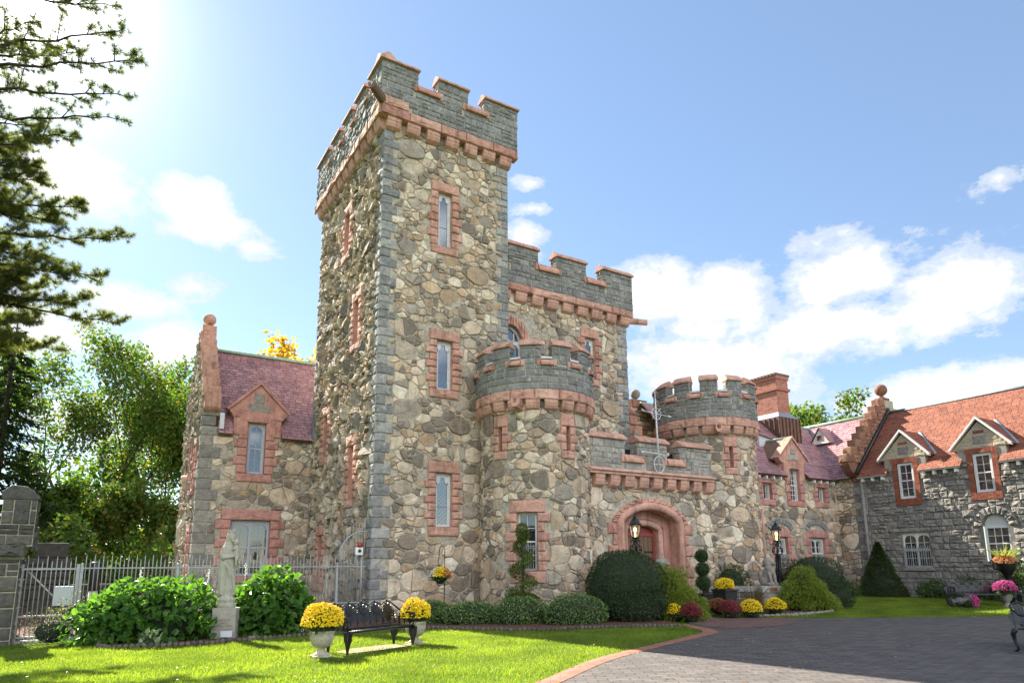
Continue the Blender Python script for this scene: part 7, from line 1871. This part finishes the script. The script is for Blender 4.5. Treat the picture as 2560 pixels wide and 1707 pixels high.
for k in range(3): a = k * 2.1; mb.tube([(1.46 + .16 * math.cos(a), -1.86 + .16 * math.sin(a), 1.33), (1.43, -1.845, 1.67)], .005, 4)
obj('chain', mb, IRON, bk)
mum((1.46, -1.86, 1.34), .32, .24, YFL, 'white, yellow and orange chrysanthemums in the hanging basket', None, 420, .045, mats2=([WFL, YFL, OFL], (-.45, .42)))

# ---------------------------------------------------------------- right-hand lawn pieces
zl = float(tz(19, -8)); ft = thing('fallen_urn', (18.55, -7.75, zl), 'dark cast urn lying on its side on the far lawn', 'urn'); mb = MB()
prof = [(.09, 0), (.15, .01), (.15, .05), (.06, .10), (.05, .18), (.12, .24), (.15, .32), (.13, .40), (.10, .44), (.14, .55), (.22, .66), (.23, .68), (.19, .66), (.1, .5)]
mb.lathe((0, 0, 0), prof, 18); mx = Matrix.Rotation(R(-30), 3, 'Z') @ Matrix.Rotation(R(84), 3, 'Y'); mb.v = [tuple(mx @ Vector(v) + Vector((-.15, .1, .2))) for v in mb.v]; obj('bowl', mb, plain('dark_lead', (.09, .085, .08), .5, .2, nsc=8), ft, local=True)
rot = np.array(Matrix.Rotation(R(-30), 3, 'Z') @ Matrix.Rotation(R(84), 3, 'Y'))
mum((18.98, -7.95, zl + .2), .28, .36, PFL, 'magenta and green flowers spilling from the fallen urn', None, 300, .05, rot=rot)
pu = thing('pedestal_urn', (20.65, -8.45, .08), 'weathered urn on a foot beside the right end of the far bench', 'urn'); mb = MB(); mb.lathe((20.65, -8.45, .05), [(.2, 0), (.2, .05), (.1, .1), (.08, .2), (.14, .26), (.2, .40), (.22, .56), (.25, .58), (.25, .61), (.2, .6)], 20); obj('bowl', mb, GRANITE, pu)
mum((20.65, -8.45, .68), .37, .32, PFL, 'magenta chrysanthemum dome in the urn by the far bench', None, 420, .055)
iu = thing('iron_urn', (22.1, -7.98, .1), 'tall black iron urn with curled side handles, behind magenta flowers', 'urn'); mb = MB(); c = (22.1, -7.98, .1)
mb.lathe(c, [(.28, 0), (.28, .5), (.2, .55), (.09, .62), (.07, .8), (.10, 1.0), (.16, 1.12), (.30, 1.28), (.34, 1.45), (.37, 1.55), (.35, 1.57), (.28, 1.5)], 20); obj('bowl', mb, IRON, iu)
for s in (-1, 1):
    mb = MB(); ax = Vector((.85, -.52, 0)); q = lambda a, h: tuple(Vector(c) + ax * (s * a) + Vector((0, 0, h)))
    mb.tube([q(.33, 1.3), q(.46, 1.28), q(.52, 1.40), q(.48, 1.55), q(.54, 1.63), q(.62, 1.58), q(.58, 1.52)], .03, 7); mb.tube([q(.3, 1.5), q(.42, 1.52), q(.5, 1.46)], .026, 6); obj('handle', mb, IRON, iu)
mum((22.1, -7.98, 1.62), .36, .30, OFL, 'faded orange chrysanthemums in the tall iron urn', None, 420, .055)
d = rdir(46) * np.array([1, 1, .25]); D = unit(d) + np.array([0, 0, .85]); V, F = leaf_arrays(np.tile([22.1, -7.95, 1.75], (46, 1)) + d * .05, D, rdir(46), nr.uniform(.55, .8, 46), .045); tag(numpy_mesh('spike_plant', V, F, leaf_mat('spiky_leaf', [(.20, .24, .06), (.26, .28, .10)], trans=.35)), 'spiky yellow-green plant rising from the iron urn', 'plant')

# ================================================================== trees
def grow(mb, p, d, L, r, depth, rgn, tips, spread=.6, split=(2, 3), segs=4, up=.12, taper=.62):
    pts = [Vector(p)]; rad = [r]; d = Vector(d).normalized()
    for i in range(segs):
        d = (d + Vector((rgn.uniform(-1, 1), rgn.uniform(-1, 1), rgn.uniform(-.6, 1) + up)) * .16).normalized(); pts.append(pts[-1] + d * (L / segs)); rad.append(r * (1 - (1 - taper) * (i + 1) / segs))
        if depth <= 2: tips.append((pts[-1].copy(), d.copy(), depth))
    mb.tube(pts, rad, 7 if r > .05 else 5, cap=False)
    if depth == 0: tips.append((pts[-1], d, 0)); return
    for k in range(rgn.randint(*split)):
        a = Vector((rgn.uniform(-1, 1), rgn.uniform(-1, 1), rgn.uniform(-.35, .8))); nd = (d + a * spread * 1.25).normalized()
        grow(mb, pts[-1 if k < 2 else -2], nd, L * rgn.uniform(.62, .85), rad[-1] * rgn.uniform(.6, .8), depth - 1, rgn, tips, spread, split, segs, up, taper)
def crown(name, tips, per, rad, L, W, mat, parent, clipf=None):
    T = np.array([t[0] for t in tips]); n = len(T) * per; P = np.repeat(T, per, 0) + rdir(n) * (rad * np.cbrt(nr.random(n)))[:, None] * np.array([1, 1, .75])
    if clipf is not None: P = P[clipf(P)]
    n = len(P); V, F = leaf_arrays(P, rdir(n) + np.array([0, 0, -.25]), rdir(n) + np.array([0, 0, .35]), L * nr.uniform(.7, 1.3, n), W * nr.uniform(.7, 1.3, n)); return numpy_mesh(name, V, F, mat, parent)
def tree(loc, lab, stems, depth, per, rad, L, W, mat, seed, name='oak_tree', group=None, spread=.6, r0=.28, up=.12, split=(2, 3)):
    t = thing(name, loc, lab, 'tree', group); rgn = random.Random(seed); mb = MB(); tips = []
    for (d, L0) in stems: grow(mb, loc, d, L0, r0, depth, rgn, tips, spread, up=up, split=split)
    obj('trunk', mb, BARK, t); crown('crown', tips, per, rad, L, W, mat, t); return t
OAK = leaf_mat('oak_leaf', [(.07, .125, .022), (.10, .16, .028), (.05, .095, .02), (.13, .18, .035), (.08, .13, .024), (.22, .15, .025)], trans=.5, tcol=1.35, ty=.92)
OAKY = leaf_mat('turning_leaf', [(.12, .15, .02), (.18, .17, .025), (.09, .12, .02), (.26, .16, .02)], trans=.5, tcol=1.6)
OAKG = leaf_mat('mid_green_leaf', [(.05, .09, .016), (.07, .12, .02), (.04, .07, .014), (.09, .14, .025), (.14, .13, .02)], trans=.5, tcol=1.6, ty=.9)
MAPLE = leaf_mat('yellow_maple_leaf', [(.50, .30, .03), (.58, .38, .05), (.42, .22, .02)], trans=.5, tcol=1.3)
DARKN = leaf_mat('hemlock_needles', [(.022, .04, .014), (.03, .055, .02), (.018, .032, .012)], trans=.3)
PINEN = leaf_mat('pine_needles', [(.085, .11, .035), (.11, .135, .045), (.07, .09, .03), (.16, .14, .06), (.09, .11, .04)], trans=.5, tcol=1.7)
tree((-6.2, 31.0, -2.0), 'tall two-stemmed oak with thin green crown, left of the gabled wing', [((-.55, 0, 1), 6.0), ((-.1, .1, 1), 6.5)], 4, 34, .95, .26, .165, OAK, 5, r0=.34, spread=.62)
tree((-11.5, 30.0, -1.8), 'leafy oak with a slim trunk behind the stone gate pier', [((.25, 0, 1), 5.5), ((-.2, .1, 1), 5.0)], 4, 34, .95, .26, .165, OAK, 11, r0=.28, spread=.6)
tree((-2.0, 36.0, -2.6), 'pale green tree showing between the oak and the gabled wing', [((-.2, 0, 1), 6.0), ((.15, .1, 1), 5.6)], 4, 32, .95, .26, .165, OAK, 23, r0=.26, name='birch_tree', spread=.6)
tree((-9.0, 24.0, 0), 'low young tree with yellow leaves behind the fence', [((.1, 0, 1), 2.6), ((-.3, .1, 1), 2.2)], 3, 40, .7, .24, .16, OAKG, 31, r0=.1, name='young_tree', spread=.7)
tree((-5.2, 22.5, 0), 'low young tree with green leaves beside the gabled wing', [((.1, 0, 1), 2.4), ((-.3, .1, 1), 2.2)], 3, 40, .7, .24, .16, OAK, 37, r0=.1, name='young_tree', spread=.7)
tree((2.5, 32.0, -3.4), 'yellow autumn maple showing above the ridge of the gabled wing', [((0, 0, 1), 8.2)], 4, 14, .8, .42, .3, MAPLE, 17, r0=.22, name='maple_tree', spread=.5, split=(2, 2))
tree((48.5, 15.6, -1.4), 'distant green tree above the purple slate roof', [((0, 0, 1), 6.4), ((.15, -.1, 1), 5.6)], 3, 34, .95, .36, .24, OAK, 43, name='distant_tree', r0=.3, spread=.6)
# hemlock: dark layered conifer on the left
hl = thing('hemlock_tree', (-11.6, 19.6, 0), 'dark shaded hemlock at the left edge above the gate pier', 'tree'); mb = MB(); mb.tube([(-11.6, 19.6, -.5), (-11.6, 19.6, 13.6)], [.28, .03], 8)
P = []; D = []
for k in range(110):
    z = 1.2 + 12.2 * (k / 110); L = 3.1 * (1 - z / 14.2) + .25; a = k * 2.4; c, s = math.cos(a), math.sin(a); mb.tube([(-11.6, 19.6, z), (-11.6 + c * L, 19.6 + s * L, z - .12 * L)], [.035, .008], 4)
    m_ = int(90 * L / 3 + 24); t_ = nr.random(m_) ** .7; w_ = nr.normal(0, .22, m_) * (1 - t_ * .6) * L * .8
    P.append(np.stack([-11.6 + c * L * t_ - s * w_, 19.6 + s * L * t_ + c * w_, z - .16 * L * t_ - .12 * np.abs(w_) + nr.normal(0, .05, m_)], 1)); D.append(np.tile([c, s, -.35], (m_, 1)))
obj('trunk', mb, BARK, hl); P = np.concatenate(P); D = np.concatenate(D); n = len(P); V, F = leaf_arrays(P, D + rdir(n) * .6, rdir(n) * .4 + np.array([0, 0, 1]), .34, .13); numpy_mesh('crown', V, F, DARKN, hl)
# big pine whose boughs come in from the left
pn = thing('pine_tree', (-13.6, 2.0, 0), 'big pine reaching in from the left edge, the low sun behind its boughs', 'tree'); mb = MB(); mb.tube([(-13.6, 2, -1), (-13.5, 2, 9), (-13.4, 1.9, 23)], [.42, .34, .12], 12)
tipsT = [(-8.54, -.43, 17.2), (-8.05, -1.9, 15.45), (-7.73, -2.68, 14.25), (-7.96, -1.37, 14.04), (-8.17, -.65, 13.75), (-9.02, .46, 13.51), (-9.74, -.28, 12.69), (-10.14, -1.2, 15.28), (-9.94, 2.19, 16.89),
         (-10.37, 2.46, 13.72), (-9.65, .84, 12.18), (-8.69, .84, 11.68), (-7.65, .79, 10.93), (-8.03, 2.19, 10.26), (-8.38, 2.41, 9.43), (-7.56, 3.08, 9.12), (-9.46, 1.89, 10.38), (-9.76, 3.25, 8.84), (-9.04, 3.99, 8.3), (-9.9, 1.2, 12.7), (-10.4, 2.2, 10.6), (-9.7, 2.6, 8.6), (-10.6, 3.4, 6.6), (-9.2, 1.3, 11.2), (-10.0, .2, 13.4), (-8.9, 1.6, 9.9), (-10.2, 2.8, 9.2), (-10.6, 2.4, 12.2), (-10.2, 3.4, 10.2), (-10.7, 1.4, 9.4), (-9.9, 2.0, 7.9), (-10.4, .8, 14.6), (-9.6, 3.2, 9.9), (-9.3, .4, 15.9), (-9.2, -1.6, 17.6), (-10.2, 1.2, 11.2), (-10.0, 2.0, 9.6), (-10.3, 3.0, 7.8)]
rgn = random.Random(77); tuft = []
for k, tp_ in enumerate(tipsT):
    tp_ = Vector(tp_); base = Vector((-13.5, 2, tp_.z + rgn.uniform(-.5, 1.0))); mid = base.lerp(tp_, .55) + Vector((0, 0, rgn.uniform(-.5, -.1))); n_ = 14; pts = []
    for i in range(n_ + 1):
        t = i / n_; pts.append(base * (1 - t) ** 2 + mid * 2 * t * (1 - t) + tp_ * t * t + Vector((rgn.uniform(-.05, .05), rgn.uniform(-.05, .05), rgn.uniform(-.06, .06))))
    mb.tube(pts, [.075 * (1 - .85 * i / n_) for i in range(n_ + 1)], 5, cap=False)
    for i in range(4, n_ + 1):
        ax = (pts[i] - pts[i - 1]).normalized()
        for s in (-1, 1):
            if rgn.random() < (.34 if tp_.z > 13.2 else .06): continue
            side = Vector((-ax.y, ax.x, 0)).normalized() * s; L = rgn.uniform(.5, 1.25) * (1.15 - .75 * i / n_); dd = (ax * .75 + side * rgn.uniform(.4, 1) + Vector((0, 0, rgn.uniform(-.25, .35)))).normalized()
            q = [pts[i] + dd * L * t + Vector((0, 0, .16 * L * t * t)) for t in (0, .33, .66, 1)]; mb.tube(q, [.018, .014, .01, .006], 4, cap=False)
            for t in ((.5, .68, .85, 1.0) if tp_.z > 13.2 else (.3, .45, .58, .7, .85, 1.0)):
                pp = pts[i] + dd * L * t + Vector((0, 0, .16 * L * t * t)); tuft.append((pp, (dd + Vector((0, 0, .3))).normalized()))
                if rgn.random() < .75:
                    sd_ = Vector((rgn.uniform(-1, 1), rgn.uniform(-1, 1), rgn.uniform(-.4, .8))).normalized() * rgn.uniform(.1, .22); tuft.append((pp + sd_, (dd + sd_ * 4).normalized()))
    tuft.append((tp_, (tp_ - pts[-2]).normalized()))
obj('trunk', mb, BARK, pn)
T = np.array([t[0] for t in tuft]); TD = np.array([t[1] for t in tuft]); m_ = 40; n = len(T) * m_; P = np.repeat(T, m_, 0); D = np.repeat(TD, m_, 0) * .75 + rdir(n); V, F = leaf_arrays(P - unit(D) * .01, D, rdir(n), nr.uniform(.12, .20, n), .011); numpy_mesh('needles', V, F, PINEN, pn)
# woodland beyond the garden wall: one mass of leaves
n = 26000; P = np.stack([nr.uniform(-40, -1, n), nr.uniform(36, 52, n), nr.uniform(-.5, 1, n)], 1); P[:, 2] = (nr.random(n) ** 1.1) * (6.5 + 2.2 * np.sin(P[:, 0] * .6) + 1.5 * np.sin(P[:, 0] * 1.7 + P[:, 1])); V, F = leaf_arrays(P, rdir(n), rdir(n), .55, .4)
tag(numpy_mesh('woodland', V, F, OAKG), kind='stuff')
n = 16000; P = np.stack([nr.uniform(-22, -4.2, n), nr.uniform(17, 22, n), nr.random(n) ** 1.2 * 3.2 - .3], 1); P[:, 2] *= (1 + .5 * np.sin(P[:, 0] * 1.3)) ; V, F = leaf_arrays(P, rdir(n), rdir(n), .26, .18); tag(numpy_mesh('undergrowth', V, F, OAK), kind='stuff')
